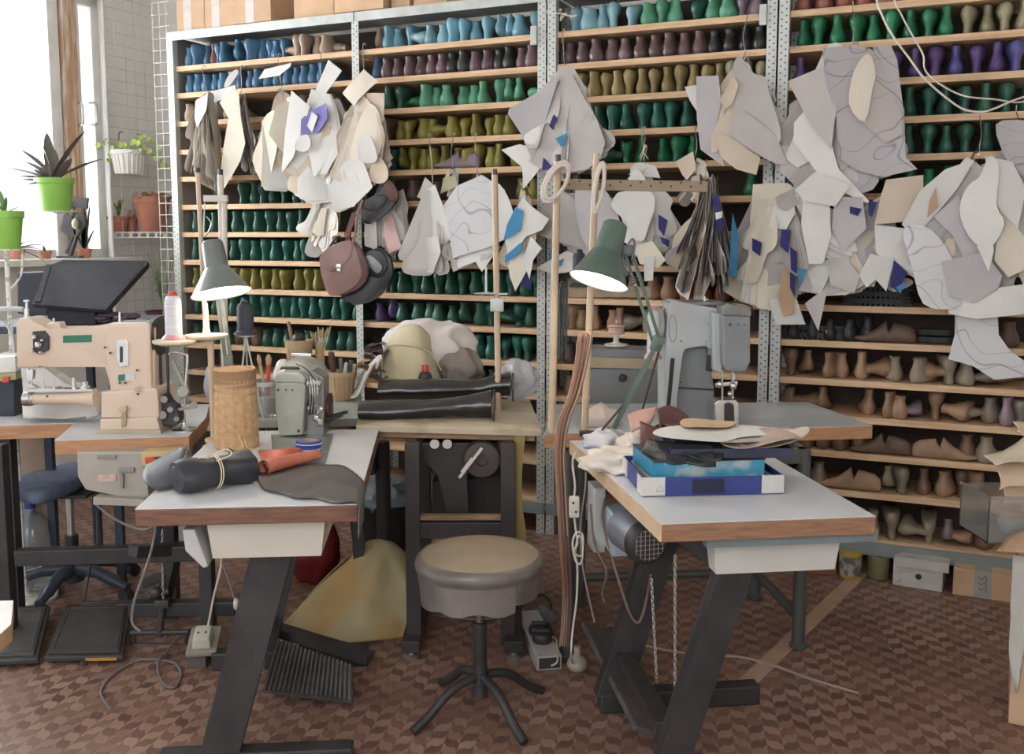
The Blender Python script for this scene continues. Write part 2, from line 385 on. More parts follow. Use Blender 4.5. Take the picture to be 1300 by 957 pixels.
# ---------------------------------------------------------------- shoe lasts
def last_mesh(kind):
    """wooden or plastic foot form: heel at y=0 facing -y, toe at +y, sole at z=0"""
    bm = bmesh.new()
    L = .225
    if kind == 'notched':
        # long form lying side-on, with its V cut: lofted along the length
        prof = [(-.000, .012, .030, .010), (.006, .004, .058, .022), (.03, 0, .078, .028), (.075, 0, .088, .029), (.098, 0, .090, .027), (.112, 0, .060, .026), (.118, 0, .058, .026),
                (.128, 0, .098, .024), (.131, 0, .100, .024), (.145, 0, .086, .027), (.17, .0, .064, .033), (.20, .002, .046, .037), (.235, .006, .032, .033), (.262, .011, .025, .022), (.275, .015, .021, .008)]
        rs = []
        for y, zb, zt, w in prof:
            r = []
            for i in range(16):
                a = 2 * PI * i / 16; cx = math.cos(a); cz = math.sin(a)
                t = (cz + 1) / 2; ww = w * (1 - .35 * max(0, (t - .35)) / .65 * min(1, (zt - zb) / .06))
                r.append(Vector((math.copysign(abs(cx) ** .7, cx) * ww, y, zb + (zt - zb) * (0.5 + 0.5 * math.copysign(abs(cz) ** .6, cz)))))
            rs.append(r)
        vr = [[bm.verts.new(p) for p in r] for r in rs]
    else:
        hh = {'low': .0, 'slim': .0, 'high': .035}[kind]; H = {'low': .098, 'slim': .112, 'high': .10}[kind]
        wk = {'low': 1.0, 'slim': .85, 'high': .85}[kind]
        #        z,  length,  heel half w, ball half w, heel y
        sl = [(0.000, .92, .024, .034, .006), (.006, .985, .0325, .040, .001), (.018, 1.0, .0365, .041, -.003), (.032, .86, .0360, .034, -.004), (.048, .66, .0300, .026, .0),
              (.062, .54, .0230, .021, .006), (.076, .47, .0190, .018, .009), (.088, .43, .0192, .018, .008), (H - .003, .41, .0210, .018, .005), (H, .38, .0190, .016, .008)]
        vr = []
        for z, ln, hw, bw, y0 in sl:
            r = []
            n = 22
            for i in range(n):
                a = 2 * PI * i / n
                t = (1 - math.cos(a)) / 2        # 0 heel .. 1 toe
                y = y0 + (L * ln - y0) * t
                w = (hw * (1 - t) + bw * t) * (1.0 if t < .6 else 1 - .45 * ((t - .6) / .4) ** 2)
                x = math.sin(a); x = math.copysign(abs(x) ** .8, x) * w * wk * 1.12
                lift = hh * max(0, 1 - y / .15) ** 1.3 + (.012 * ((y - .17) / .05) if y > .17 else 0) * (1 if z < .03 else .6)
                r.append(bm.verts.new((x, y, z * (1 if z <= .03 else 1) + lift)))
            vr.append(r)
    for a, b in zip(vr, vr[1:]):
        n = len(a)
        for i in range(n): bm.faces.new((a[i], a[(i + 1) % n], b[(i + 1) % n], b[i]))
    bm.faces.new(vr[0][::-1]); bm.faces.new(vr[-1])
    bmesh.ops.recalc_face_normals(bm, faces=bm.faces)
    me = bpy.data.meshes.new('shoe_last_' + kind); bm.to_mesh(me); bm.free()
    me.polygons.foreach_set('use_smooth', [True] * len(me.polygons)); me.set_sharp_from_angle(angle=math.radians(50))
    me.materials.append(None)
    return me
LM = {k: last_mesh(k) for k in ('low', 'slim', 'high', 'notched')}
def lmat(n, c, r=.38, c2=None): return mat('last_' + n, c, r, col2=c2 or [x * .72 for x in c], scale=9, rnd=.22)
LC = {
 'blue': ('blue', (.075, .19, .33)), 'navy': ('navy blue', (.05, .11, .22)), 'sky': ('light blue', (.20, .42, .52)), 'aqua': ('pale aqua', (.30, .52, .60)),
 'beige': ('beige', (.48, .36, .27)), 'brown': ('dark brown', (.12, .075, .07)), 'plum': ('brownish purple', (.16, .10, .11)), 'mint': ('mint green', (.12, .36, .23)),
 'green': ('green', (.025, .20, .095)), 'dgreen': ('dark green', (.033, .12, .085)), 'teal': ('teal green', (.035, .165, .125)), 'olive': ('olive yellow', (.26, .23, .055)),
 'ochre': ('ochre', (.30, .23, .10)), 'khaki': ('khaki', (.33, .30, .19)), 'purple': ('purple', (.11, .06, .20)), 'violet': ('violet blue', (.13, .12, .36)), 'mauve': ('mauve', (.30, .22, .27)),
 'red': ('brick red', (.36, .13, .09)), 'wood': ('tan wooden', (.36, .225, .14)), 'dwood': ('dark wooden', (.20, .12, .08)), 'gwood': ('greyish wooden', (.30, .25, .19)),
 'black': ('black', (.03, .03, .032)), 'coral': ('rusty orange', (.45, .15, .09)), 'pink': ('dusty pink', (.42, .20, .19))}
LMAT = {k: lmat(k, c, .4 if k not in ('wood', 'dwood', 'gwood') else .5) for k, (n, c) in LC.items()}
# what hides the shelves, in photo pixels: pattern bundles, bags, machines (for leaving out lasts nothing shows of)
HID = [(232, 150, 300, 262), (300, 128, 366, 232), (330, 150, 466, 232), (430, 120, 482, 235), (385, 240, 460, 330), (405, 300, 480, 382), (455, 235, 520, 330), (520, 250, 575, 325), (560, 228, 645, 330),
       (640, 240, 690, 345), (655, 125, 755, 225), (690, 232, 850, 330), (850, 230, 945, 345), (885, 100, 985, 200), (950, 250, 1060, 360), (1020, 80, 1130, 250), (1060, 235, 1165, 355), (1165, 232, 1300, 385), (1205, 385, 1265, 465),
       (0, 300, 222, 520), (340, 460, 420, 560), (450, 485, 655, 545), (840, 392, 965, 480), (750, 455, 985, 545), (985, 510, 1090, 545), (340, 500, 985, 957), (222, 540, 1005, 957),
       (985, 560, 1015, 957), (985, 640, 1050, 957), (1265, 560, 1300, 957)]
def hidden(px, py):
    return any(a <= px <= c and b_ <= py <= d for a, b_, c, d in HID) or px < 205 or px > 1318 or py > 800
def proj(p):
    d = Vector(p) - CAM; f = d.y * cp - d.z * sp; u = d.y * sp + d.z * cp
    return CXP + FPX * d.x / f, CYP - FPX * u / f
def U(i, k):  # upside down placement
    return 'u' if i % 2 == k else 'n'
# per bay, per shelf level (the board they stand on): colour runs (colour, how many slots), mode
#  mode: n = all upright, a = alternate upright/upside down, m = mixed pile
ROWS = {
 0: {0: ([('blue', 3), ('red', 1), ('blue', 9), ('beige', 6)], 'm', .052, 4), 1: ([('blue', 5), ('sky', 1), ('navy', 2), ('blue', 9)], 'n', .058, 4), 2: ([('beige', 2), ('gwood', 16)], 'n', .062, 4),
     3: ([('dwood', 16)], 'n', .062, 4), 4: ([('brown', 16)], 'n', .062, 4), 5: ([('dgreen', 4), ('dgreen', 12)], 'a', .068, 4), 6: ([('dgreen', 16)], 'a', .072, 4), 7: ([('dgreen', 5), ('teal', 12)], 'a', .068, 5),
     8: ([('olive', 16)], 'a', .068, 4), 9: ([('dgreen', 3), ('teal', 14)], 'a', .066, 4), 10: ([('dgreen', 4), ('dwood', 3), ('dgreen', 10)], 'n', .068, 4)},
 1: {0: ([('beige', 1), ('sky', 3), ('aqua', 3), ('sky', 4), ('sky', 5)], 'm', .060, 3), 1: ([('navy', 1), ('plum', 6), ('black', 2), ('plum', 2), ('black', 2), ('plum', 3)], 'n', .060, 3), 2: ([('dgreen', 3), ('green', 1), ('mint', 4), ('mint', 3), ('mint', 4)], 'm', .064, 3),
     3: ([('dwood', 2), ('olive', 14)], 'm', .060, 4), 4: ([('dgreen', 2), ('olive', 3), ('ochre', 0), ('olive', 11)], 'm', .062, 4), 5: ([('brown', 5), ('brown', 3), ('olive', 8)], 'n', .064, 4), 6: ([('brown', 16)], 'n', .066, 4),
     7: ([('black', 2), ('purple', 3), ('dgreen', 10)], 'n', .066, 5), 8: ([('dgreen', 3), ('dgreen', 12)], 'a', .066, 4), 9: ([('purple', 2), ('dgreen', 3), ('dgreen', 10)], 'm', .068, 4), 10: ([('purple', 2), ('brown', 2), ('teal', 12)], 'm', .068, 4),
     11: ([('dgreen', 15)], 'n', .07, 3), 12: ([('mint', 6), ('dgreen', 9)], 'n', .07, 3), 13: ([('teal', 15)], 'n', .07, 3)},
 2: {0: ([('aqua', 2), ('aqua', 2), ('aqua', 1), ('mint', 3), ('teal', 1), ('mint', 2), ('mauve', 5)], 'm', .070, 3), 1: ([('plum', 5), ('brown', 2), ('plum', 2), ('brown', 1), ('black', 2), ('black', 2), ('brown', 2)], 'n', .066, 3), 2: ([('ochre', 13), ('khaki', 3)], 'a', .058, 3),
     3: ([('dgreen', 3), ('teal', 12)], 'a', .068, 3), 4: ([('dgreen', 4), ('green', 2), ('green', 9)], 'm', .070, 3), 5: ([('teal', 4), ('green', 11)], 'n', .07, 3), 6: ([('brown', 16)], 'n', .07, 3), 7: ([('brown', 5), ('coral', 1), ('coral', 9)], 'n', .075, 3),
     8: ([('wood', 5), ('wood', 2), ('coral', 3), ('coral', 8)], 'n', .078, 3), 9: ([('wood', 5), ('gwood', 4), ('dwood', 6)], 'm', .066, 4), 10: ([('brown', 9), ('gwood', 5)], 'n', .075, 3),
     11: ([('wood', 7), ('dwood', 8)], 'n', .08, 3), 12: ([('coral', 7), ('dwood', 8)], 'n', .08, 3)},
 3: {0: ([('red', 4), ('pink', 4), ('green', 6)], 'n', .075, 3), 1: ([('green', 9), ('khaki', 1), ('khaki', 3), ('green', 4)], 'a', .068, 2), 2: ([('purple', 2), ('purple', 6), ('violet', 1), ('purple', 2), ('violet', 2), ('green', 3)], 'a', .072, 2), 3: ([('dgreen', 7), ('teal', 1), ('dgreen', 8)], 'a', .070, 2),
     4: ([('dgreen', 8), ('dgreen', 4), ('green', 4)], 'a', .070, 3), 5: ([('green', 16)], 'n', .072, 3), 7: ([('black', 14)], 'n', .08, 2),
     8: ([('x', 3), ('x', 5), ('wood', 3), ('gwood', 4), ('wood', 4)], 'n', .08, 3), 9: ([('black', 5), ('x', 4), ('wood', 2), ('dwood', 1), ('dwood', 1), ('dwood', 6)], 'n', .075, 3),
     10: ([('dwood', 1), ('wood', 5), ('gwood', 1), ('gwood', 1), ('wood', 1), ('gwood', 3), ('wood', 5)], 'm', .068, 3), 11: ([('dwood', 2), ('wood', 6), ('mauve', 1), ('wood', 2), ('gwood', 2), ('mauve', 1), ('gwood', 1), ('red', 1), ('pink', 2)], 'm', .064, 3),
     12: ([('dwood', 5), ('x', 5), ('dwood', 1), ('gwood', 4)], 'n', .07, 3), 13: ([('gwood', 3), ('x', 3), ('gwood', 2), ('dwood', 1), ('wood', 1), ('dwood', 1), ('wood', 1), ('gwood', 2)], 'm', .068, 3), 14: ([('gwood', 8), ('gwood', 1), ('mauve', 1), ('wood', 1), ('dwood', 4)], 'm', .070, 3)}}
RK = ['left rack', 'second rack', 'third rack', 'right rack']
ORD = ['first', 'second', 'third', 'fourth', 'fifth', 'sixth', 'seventh', 'eighth', 'ninth', 'tenth', 'eleventh', 'twelfth', 'thirteenth', 'fourteenth', 'fifteenth', 'sixteenth', 'seventeenth', 'eighteenth', 'nineteenth']
NL = 0
def place_last(kind, col, loc, rz, flip, roll=0.0, sc=1.0, name='shoe_last'):
    o = bpy.data.objects.new(name, LM[kind]); COL.objects.link(o)
    o.material_slots[0].link = 'OBJECT'; o.material_slots[0].material = LMAT[col]
    hz = {'low': .098, 'slim': .112, 'high': .135, 'notched': .1}[kind]
    m = Matrix.Translation(loc) @ Matrix.Rotation(WANG + rz, 4, 'Z')
    if flip: m = m @ Matrix.Translation((0, 0, hz * sc)) @ Matrix.Rotation(PI, 4, 'Y')
    if roll: m = m @ Matrix.Translation((0, 0, .044 * sc)) @ Matrix.Rotation(roll, 4, 'Y') @ Matrix.Translation((0, 0, -.05 * sc))
    o.matrix_world = m @ Matrix.Scale(sc, 4)
    return o
BT = .0135
ALL = []
for bay, rows in ROWS.items():
    s0, s1 = BAYS[bay]; s0 += .055; s1 -= .045
    for lev, (runs, mode, pitch, seed) in rows.items():
        rr = random.Random(bay * 100 + lev * 7 + seed)
        z = (LEV[lev] if lev >= 0 else LEV[0] + .148) + BT + .0008
        head = .148 - .027 - .004
        pit = pitch
        seq = [c for c, n in runs for _ in range(n)]
        s = s0 + pit / 2; i = 0; cnt = 0; order = []
        while s < s1 - pit * .3 and i < len(seq):
            c = seq[i]
            if c != 'x':
                kind = rr.choice(['low', 'low', 'slim', 'high']) if mode == 'm' else ('slim' if mode == 'a' and i % 2 == 0 else 'low')
                flip = (mode == 'a' and i % 2 == 1) or (mode == 'm' and rr.random() < .3)
                sc = rr.uniform(.95, 1.08)
                ang = rr.uniform(-.12, .12) + (rr.uniform(-.35, .35) if mode == 'm' else 0)
                if flip and kind == 'low': kind = 'slim'
                n_in = -.010 - rr.uniform(0, .02) - (.05 if mode == 'm' else .02) * rr.random()
                if kind == 'high': sc = min(sc, .86)
                if kind == 'slim': sc = min(sc, 1.03)
                loc = wall(s, n_in - .008, z)
                px, py = proj(loc + Vector((0, 0, .05)))
                rl = rr.choice((-1, 1)) * rr.uniform(1.35, 1.7) if mode == 'm' and not flip and rr.random() < .22 else 0
                if not hidden(px, py): order.append((kind, c, loc, ang, flip, sc, rl))
            i += 1; s += pit * rr.uniform(.96, 1.05)
        ALL.append((bay, lev, order))
LN = ['top shelf', 'second shelf', 'third shelf', 'fourth shelf', 'fifth shelf', 'sixth shelf', 'seventh shelf', 'eighth shelf', 'ninth shelf', 'tenth shelf', 'eleventh shelf', 'twelfth shelf', 'thirteenth shelf', 'fourteenth shelf', 'bottom shelf']
dist = sorted((q[2] - CAM).length for b_, l_, o_ in ALL for q in o_)
lim = dist[min(len(dist) - 1, 292)]
far = MB(); far_m = []
for bay, lev, order in ALL:
    for k, (kind, c, loc, ang, flip, sc, rl) in enumerate(order):
        o = place_last(kind, c, loc, ang, flip, rl, sc)
        if (loc - CAM).length > lim:
            tmp = LM[kind]; M_ = o.matrix_world
            if c not in far_m: far_m.append(c)
            vs_ = [far.bm.verts.new(M_ @ v.co) for v in tmp.vertices]
            for p in tmp.polygons:
                f_ = far.bm.faces.new([vs_[i] for i in p.vertices]); f_.material_index = far_m.index(c)
            bpy.data.objects.remove(o); continue
        what = LC[c][0] + ' shoe last' + (' upside down' if flip else ' on its side' if rl else '')
        pos = 'leftmost' if k == 0 else ('rightmost' if k == len(order) - 1 else ORD[k] + ' from left')
        tag(o, '%s, %s on %s of %s' % (what, pos, LN[lev], RK[bay]), 'shoe last', 'shoe lasts standing on the racks')
        NL += 1
if far_m:
    o = far.build('shoe_last', [LMAT[c] for c in far_m], None, smooth=True, angle=50, kind='stuff')
    tag(o, 'small blue, green and olive shoe lasts filling the far left rack', 'shoe lasts')
else: far.bm.free()
print('LASTS', NL, len(dist))
# the long forms lying side-on with a V cut in the instep
def side_last(px0, px1, py, lev, col, lab, right=True, dy=0.0):
    s_a = wall_s(px0, py)[0]; s_b = wall_s(px1, py)[0]
    L_ = (s_b - s_a) * 1.04; sc = L_ / .275
    z = LEV[lev] + BT + .0008 + dy
    loc = wall(s_a if right else s_b, -.052, z)
    o = place_last('notched', col, loc, (-PI / 2 if right else PI / 2), False, 0, sc)
    # toe direction: local +y
    tag(o, lab, 'shoe last', 'notched lasts lying side-on')
    return o
side_last(1038, 1118, 612, 13, 'wood', 'tan wooden shoe last with a V cut, lying side-on on the fourteenth shelf', right=False)
side_last(1157, 1240, 572, 12, 'wood', 'orange tan V-cut last pointing right, beside the grey-brown V-cut last', right=True)
side_last(1079, 1157, 565, 12, 'dwood', 'dark grey-brown V-cut shoe last pointing left on a shelf at right', right=False)
side_last(1083, 1163, 428, 9, 'dwood', 'brown V-cut shoe last under the blue-flecked paper patterns', right=False)
side_last(548, 604, 200, 4, 'mauve', 'dusty mauve V-cut shoe last among olive lasts', right=False)
# ---------------------------------------------------------------- tables
TA = math.atan2(190, 1250)            # turn of the work tables
TZ = .76
TX = Vector((math.cos(TA), math.sin(TA), 0)); TY = Vector((-math.sin(TA), math.cos(TA), 0))
def px2(pts, Y): return [(q.x, q.z) for q in (at_y(a, c, Y) for a, c in pts)]
def trace(b, pts, Y, depth, bev=0.0, sm=0, closed=True):
    """a front outline read at distance Y, given a real depth behind it"""
    out = px2(pts, Y)
    if sm: out = [(p.x, p.y) for p in catmull([(a, c, 0) for a, c in out], sm, True)]
    b.prism(out, Y, Y + depth, 'y', bev); return b
def inpoly(b, pts, z0, z1, bev=0.0): b.prism([(p.x, p.y) for p in pts], z0, z1, 'z', bev); return b
def at_tp(px, py, p0):                # on the upright plane across the tables through p0
    d = ray(px, py); k = (Vector(p0) - CAM).dot(TY) / d.dot(TY); return CAM + d * k
def tabletop(root, pts, z, th, m_edge, m_top, name='tabletop'):
    b = MB(); inpoly(b, pts, z - th, z - .002, .003); b.build(name, m_edge, root)
    c = sum(pts, Vector()) / len(pts)
    pin = [c + (p - c) * .998 for p in pts]
    b = MB(); inpoly(b, pin, z - .002, z); b.build('laminate_sheet', m_top, root)
# -- left front sewing table
P = at_z(171, 646, TZ); Q = at_z(454, 640, TZ); W_ = (Q - P).length
XL = (Q - P).normalized(); YL = Vector((-XL.y, XL.x, 0)); AL = math.atan2(XL.y, XL.x)
LEN = (at_z(252, 548, TZ) - P).dot(YL)
pts = [P, Q, Q + YL * LEN, P + YL * LEN]
W_TL = W_
tl = empty('sewing_table', Vector((P.x, P.y, 0)), AL, 'white topped sewing table with dark walnut edge in front, left of the stool', 'table')
tabletop(tl, pts, TZ, .045, M_edge, M_lam)
FL = Matrix.Translation((P.x, P.y, 0)) @ Matrix.Rotation(AL, 4, 'Z')
def LX(px, py, y):                    # local point of the left table frame on plane local y
    p0 = FL @ Vector((0, y, 0)); d = ray(px, py); k = (p0 - CAM).dot(YL) / d.dot(YL); return FL.inverted() @ (CAM + d * k)
M_drawer = mat('cream_drawer', (0.60, 0.56, 0.48), .5, col2=(.52, .48, .41), scale=4)
M_cream = mat('ivory_plastic', (0.66, 0.62, 0.52), .45)
def drawer(F, x0, x1, y0, y1, zt, zb, m, root, lab):
    b = MB(F); ins = .012
    # tapering open trough: outer shell with thickness
    def ring(k, z, t): 
        return [(x0 + k + t, y0 + k * .4 + t, z), (x1 - k - t, y0 + k * .4 + t, z), (x1 - k - t, y1 - t, z), (x0 + k + t, y1 - t, z)]
    b.rings([ring(0, zt, .006), ring(ins, zb + .006, .006)], False, True)
    b.rings([ring(0, zt, 0), ring(ins, zb, 0)], False, True)
    b.rings([ring(0, zt, 0), ring(0, zt, .006)], False, False)
    b.box(((x0 + x1) / 2, y0 - .002, zt - .004), (x1 - x0 + .01, .008, .012), bev=.002)
    b.build('drawer', m, root, label=lab)
a0 = LX(262, 671, .05); a1 = LX(413, 706, .05)
drawer(FL, a0.x, LX(413, 671, .05).x, .05, .50, TZ - .047, a1.z, M_drawer, tl, 'cream drawer')
b = MB(FL)
for xx in (a0.x + .02, LX(413, 671, .05).x - .02): b.box((xx, .28, TZ - .05), (.015, .46, .012))
b.build('drawer_runner', M_dark, tl)
# slanting plate legs, foot beams and cross rail of the stand
def stand(F, root, W, L, legs, m=M_black, lit=None):
    for (y, tx, bx, wd) in legs:
        b = MB(F)
        zt = TZ - .048
        pf = [(tx - wd / 2 - .02, zt), (tx + wd / 2 + .05, zt), (tx + wd / 2 + .05, zt - .02), (tx + wd / 2, zt - .10), (bx + wd / 2, .05), (bx - wd / 2, .05), (tx - wd / 2, zt - .12), (tx - wd / 2 - .14, zt - .015), (tx - wd / 2 - .14, zt)]
        b.prism(pf, y, y + .05, 'y', .004)
        b.build('leg', m, root)
        b = MB(F); b.box((W * .46, y + .025, .03), (W * .95, .055, .06), bev=.006); b.build('foot', m, root)
    b = MB(F); y0 = legs[0][0]; y1 = legs[-1][0]
    b.box(((legs[0][2] + legs[-1][2]) / 2 + .02, (y0 + y1) / 2 + .025, .17), (.05, y1 - y0 - .05, .04), bev=.003)
    b.build('cross_rail', m, root)
lt_top = LX(345, 715, .12).x; lt_bot = LX(303, 868, .12)
sl = (lt_bot.x - lt_top) / (LX(345, 715, .12).z - lt_bot.z)
bx = lt_top + sl * (LX(345, 715, .12).z - .05)
stand(FL, tl, W_, LEN, [(.12, lt_top, bx, .105), (LEN - .20, lt_top - .02, bx, .09)])
# treadle: ribbed cast pedal and its rod
M_cast = mat('cast_iron', (0.10, 0.095, 0.09), .55, .3, col2=(.15, .14, .13), scale=20)
td = [at_z(345, 812, .14), at_z(350, 868, .045)]
b = MB(); 
A = at_z(352, 812, .13); B_ = at_z(447, 845, .10); C_ = at_z(447, 890, .03); D_ = at_z(333, 876, .05)
n = (B_ - A).cross(D_ - A).normalized()
if n.z < 0: n = -n
b.prism([(0, 0), (1, 0)], 0, 1) if False else None
vs = [b.v(p) for p in (A, B_, C_, D_)] + [b.v(p - n * .012) for p in (A, B_, C_, D_)]
for q in ((0, 1, 2, 3), (7, 6, 5, 4), (0, 4, 5, 1), (1, 5, 6, 2), (2, 6, 7, 3), (3, 7, 4, 0)): b.f([vs[i] for i in q])
for i in range(19):
    t = (i + .5) / 19; p0 = A.lerp(B_, t); p1 = D_.lerp(C_, t)
    b.beam(p0 + n * .004, p1 + n * .004, .006, .008, up=n)
tp = b.build('ribbed_treadle', M_cast, tl)
b = MB(); b.beam(at_z(345, 797, .10), at_z(470, 835, .06), .05, .03); b.build('treadle_bar', M_black, tl)
def chain(p0, p1, root, m, name='chain', r=.0016, lk=.017):
    p0 = Vector(p0); p1 = Vector(p1); d = p1 - p0; n_ = max(3, int(d.length / (lk * .74))); d.normalize(); x = d.orthogonal().normalized(); y = d.cross(x)
    b = MB()
    for i in range(n_):
        c = p0.lerp(p1, (i + .5) / n_); u = x if i % 2 else y
        ring = [c + d * math.sin(a) * lk * .5 + u * math.cos(a) * lk * .22 for a in [2 * PI * k / 8 for k in range(9)]]
        b.tube(ring, r, 5, cap=False)
    return b.build(name, m, root, smooth=True)
M_chain = mat('chain_steel', (0.45, 0.43, 0.40), .4, .7)
chain(FL @ Vector((LX(347, 735, .2).x, .2, LX(347, 735, .2).z)), at_z(333, 856, .09), tl, M_chain)
# lamp transformer / speaker-like grille under the left corner
sp_ = empty('motor_cover', at_tp(255, 700, FL @ Vector((0, .10, 0))), AL)
q = LX(240, 668, .10); q2 = LX(266, 708, .10)
b = MB(FL); b.prism([(q.x, q.z + .012), (q.x + .03, q.z + .012), (q2.x + .012, q2.z), (q2.x, q2.z - .004), (q.x + .006, (q.z + q2.z) / 2)], .03, .10, 'y', .004)
bpy.data.objects.remove(sp_)
b.build('fan_cover', mat('grey_plastic', (.48, .48, .47), .5), tl)

# -- right front sewing table
P = at_z(840, 665, TZ); Q = at_z(1112, 655, TZ); WR = (Q - P).length
XR = (Q - P).normalized(); YR = Vector((-XR.y, XR.x, 0)); AR = math.atan2(XR.y, XR.x)
b1 = at_z(724, 559, TZ); LENR = (b1 - P).dot(YR)
pts = [P, Q, Q + YR * LENR, b1]
tr = empty('sewing_table', Vector((P.x, P.y, 0)), AR, 'white topped sewing table in front on the right carrying the stack of blue boxes', 'table')
tabletop(tr, pts, TZ, .045, mat('worn_brown_edge', (.34, .18, .10), .55, col2=(.20, .10, .06), scale=7, stretch=(2, 2, 14)), M_lam)
b = MB(); b.beam(P + Vector((-.001, 0, -.0225)), b1 + Vector((-.001, 0, -.0225)), .003, .041); b.build('edge_band', mat('pale_beech_band', (.60, .44, .29), .6, col2=(.50, .35, .22), scale=9), tr)
FR = Matrix.Translation((P.x, P.y, 0)) @ Matrix.Rotation(AR, 4, 'Z')
def RX(px, py, y):
    p0 = FR @ Vector((0, y, 0)); d = ray(px, py); k = (p0 - CAM).dot(YR) / d.dot(YR); return FR.inverted() @ (CAM + d * k)
a0 = RX(905, 690, .06); a1 = RX(1068, 690, .06)
drawer(FR, a0.x, a1.x, .06, .50, TZ - .055, RX(930, 729, .06).z, mat('white_drawer', (.62, .61, .57), .45, col2=(.55, .54, .50), scale=4), tr, 'white drawer')
b = MB(FR); b.box(((a0.x + a1.x) / 2 + .02, .03, TZ - .052), (a1.x - a0.x + .1, .03, .03)); b.build('apron_rail', mat('blue_grey_paint', (.20, .23, .24), .5), tr)
t0 = RX(936, 737, .12); t1 = RX(891, 868, .12); sl = (t1.x - t0.x) / (t0.z - t1.z)
stand(FR, tr, WR, LENR, [(.12, t0.x, t0.x + sl * (t0.z - .05), .085), (LENR - .35, t0.x - .03, t0.x + sl * (t0.z - .05) - .03, .10)])
# hanging chains and treadle
chain(RX(827, 742, .45) and FR @ RX(827, 735, .45), FR @ RX(834, 866, .45), tr, M_chain)
chain(FR @ RX(857, 705, .30), FR @ RX(857, 872, .30), tr, M_chain)
b = MB(); b.beam(at_z(765, 800, .12), at_z(838, 935, .05), .16, .018, up=(.4, .2, 1), bev=.003); b.build('treadle', M_cast, tr)
# motor under the table
mo = FR @ Vector((-.03, .62, .60))
b = MB(); ax = (-TY + TX * .5).normalized()
mc = FR @ RX(822, 690, .42); mb_ = FR @ RX(785, 665, .62)
b.lathe([(.0, 0), (.052, 0), (.056, .012), (.058, .15), (.05, .17), (0, .17)], mc, 24, axis=(mb_ - mc))
b.build('motor', mat('motor_grey_blue', (.26, .28, .32), .45, .3), tr, smooth=True)
b = MB(); b.lathe([(.0, -.012), (.045, -.012), (.06, .0), (.062, .02)], mc, 24, axis=(mb_ - mc)); b.build('motor_fan_grille', M_black, tr, smooth=True)
b = MB()
dd = (mb_ - mc).normalized(); up_ = Vector((0, 0, 1)); sd = dd.cross(up_).normalized()
for i in range(7):
    for (u1, u2) in ((up_, sd), (sd, up_)):
        o_ = (i - 3) * .013; hl = math.sqrt(max(0, .045 ** 2 - o_ ** 2))
        b.beam(mc - dd * .014 + u1 * o_ - u2 * hl, mc - dd * .014 + u1 * o_ + u2 * hl, .002, .002)
b.build('grille_bars', M_chain, tr)
b = MB(FR); mm = RX(783, 672, .66); b.box((mm.x, .66, mm.z), (.055, .12, .13), bev=.006); b.build('motor_housing', mat('pale_blue_grey', (.40, .46, .52), .5), tr)
b = MB(FR); m3 = RX(757, 655, .75); b.box((m3.x, .75, m3.z), (.035, .10, .20), bev=.003); b.build('switch_box', M_steel, tr)

# -- white long-arm machine's table (L-shaped top with a cut-out at the front left)
z = TZ
pa = [at_z(-60, 542, z), at_z(95, 537, z), at_z(69, 559, z), at_z(240, 553, z), at_z(262, 530, z), at_z(266, 513, z), at_z(-50, 513, z)]
tc_ = empty('sewing_table', Vector((pa[2].x, pa[2].y, 0)), TA, 'L-shaped white topped sewing table under the beige long-arm machine', 'table')
tabletop(tc_, pa, z, .05, M_edge2, M_lam)
FC = Matrix.Translation((at_z(69, 559, z).x, at_z(69, 559, z).y, 0))
yc = at_z(69, 559, z).y
b = MB()
def cp_(px, py, dy): return at_y(px, py, yc + dy)
# black frame of the stand
p1 = cp_(22, 707, .18); p2 = cp_(262, 700, .18)
b.beam(p1, p2, .05, .055, bev=.004); b.build('side_rail', M_black, tc_)
for px in (6, 262):
    q = cp_(px, 700, .18); b = MB(); b.beam((q.x, q.y, .0), (q.x, q.y, z - .05), .045, .05, up=(0, 1, 0), bev=.004); b.build('leg', M_black, tc_)
for px in (14, 215):
    q = cp_(px, 640, .42); b = MB(); b.beam((q.x, q.y, .0), (q.x, q.y, z - .05), .045, .05, up=(0, 1, 0), bev=.004); b.build('leg', M_black, tc_)
b = MB(); b.beam(cp_(165, 772, .20), cp_(300, 770, .20), .05, .05, bev=.004); b.build('lower_rail', M_black, tc_)
b = MB(); b.beam(cp_(168, 700, .05), cp_(240, 695, .25), .05, .04, bev=.004); b.beam(cp_(222, 700, .2), cp_(205, 772, .22), .045, .04, bev=.004); b.build('brace', M_black, tc_)
# servo motor hanging below, cream with a printed plate
M_motor = mat('cream_grey_motor', (.40, .37, .32), .5, col2=(.33, .30, .26), scale=6)
ym = yc - .0
b = MB(); trace(b, [(97, 573), (180, 573), (184, 590), (184, 615), (190, 632), (150, 630), (108, 622), (98, 605)], ym, .18, .008); b.build('motor', M_motor, tc_)
b = MB(); trace(b, [(118, 631), (182, 634), (182, 643), (118, 641)], ym - .03, .06, .003); b.build('motor_foot', M_motor, tc_)
b = MB(); trace(b, [(123, 578), (147, 578), (147, 583), (123, 583)], ym - .006, .008, .001); trace(b, [(150, 595), (170, 594), (170, 600), (150, 600)], ym - .010, .012, .002)
trace(b, [(152, 602), (156, 602), (156, 620), (152, 620)], ym - .012, .014, .001); b.build('motor_bracket', mat('dull_steel', (.33, .31, .28), .45, .5), tc_)
b = MB(); trace(b, [(124, 603), (147, 602), (147, 611), (124, 612)], ym - .004, .006, 0); b.build('maker_plate', mat('pinkish_plate', (.62, .45, .40), .5, col2=(.50, .33, .29), scale=60), tc_)
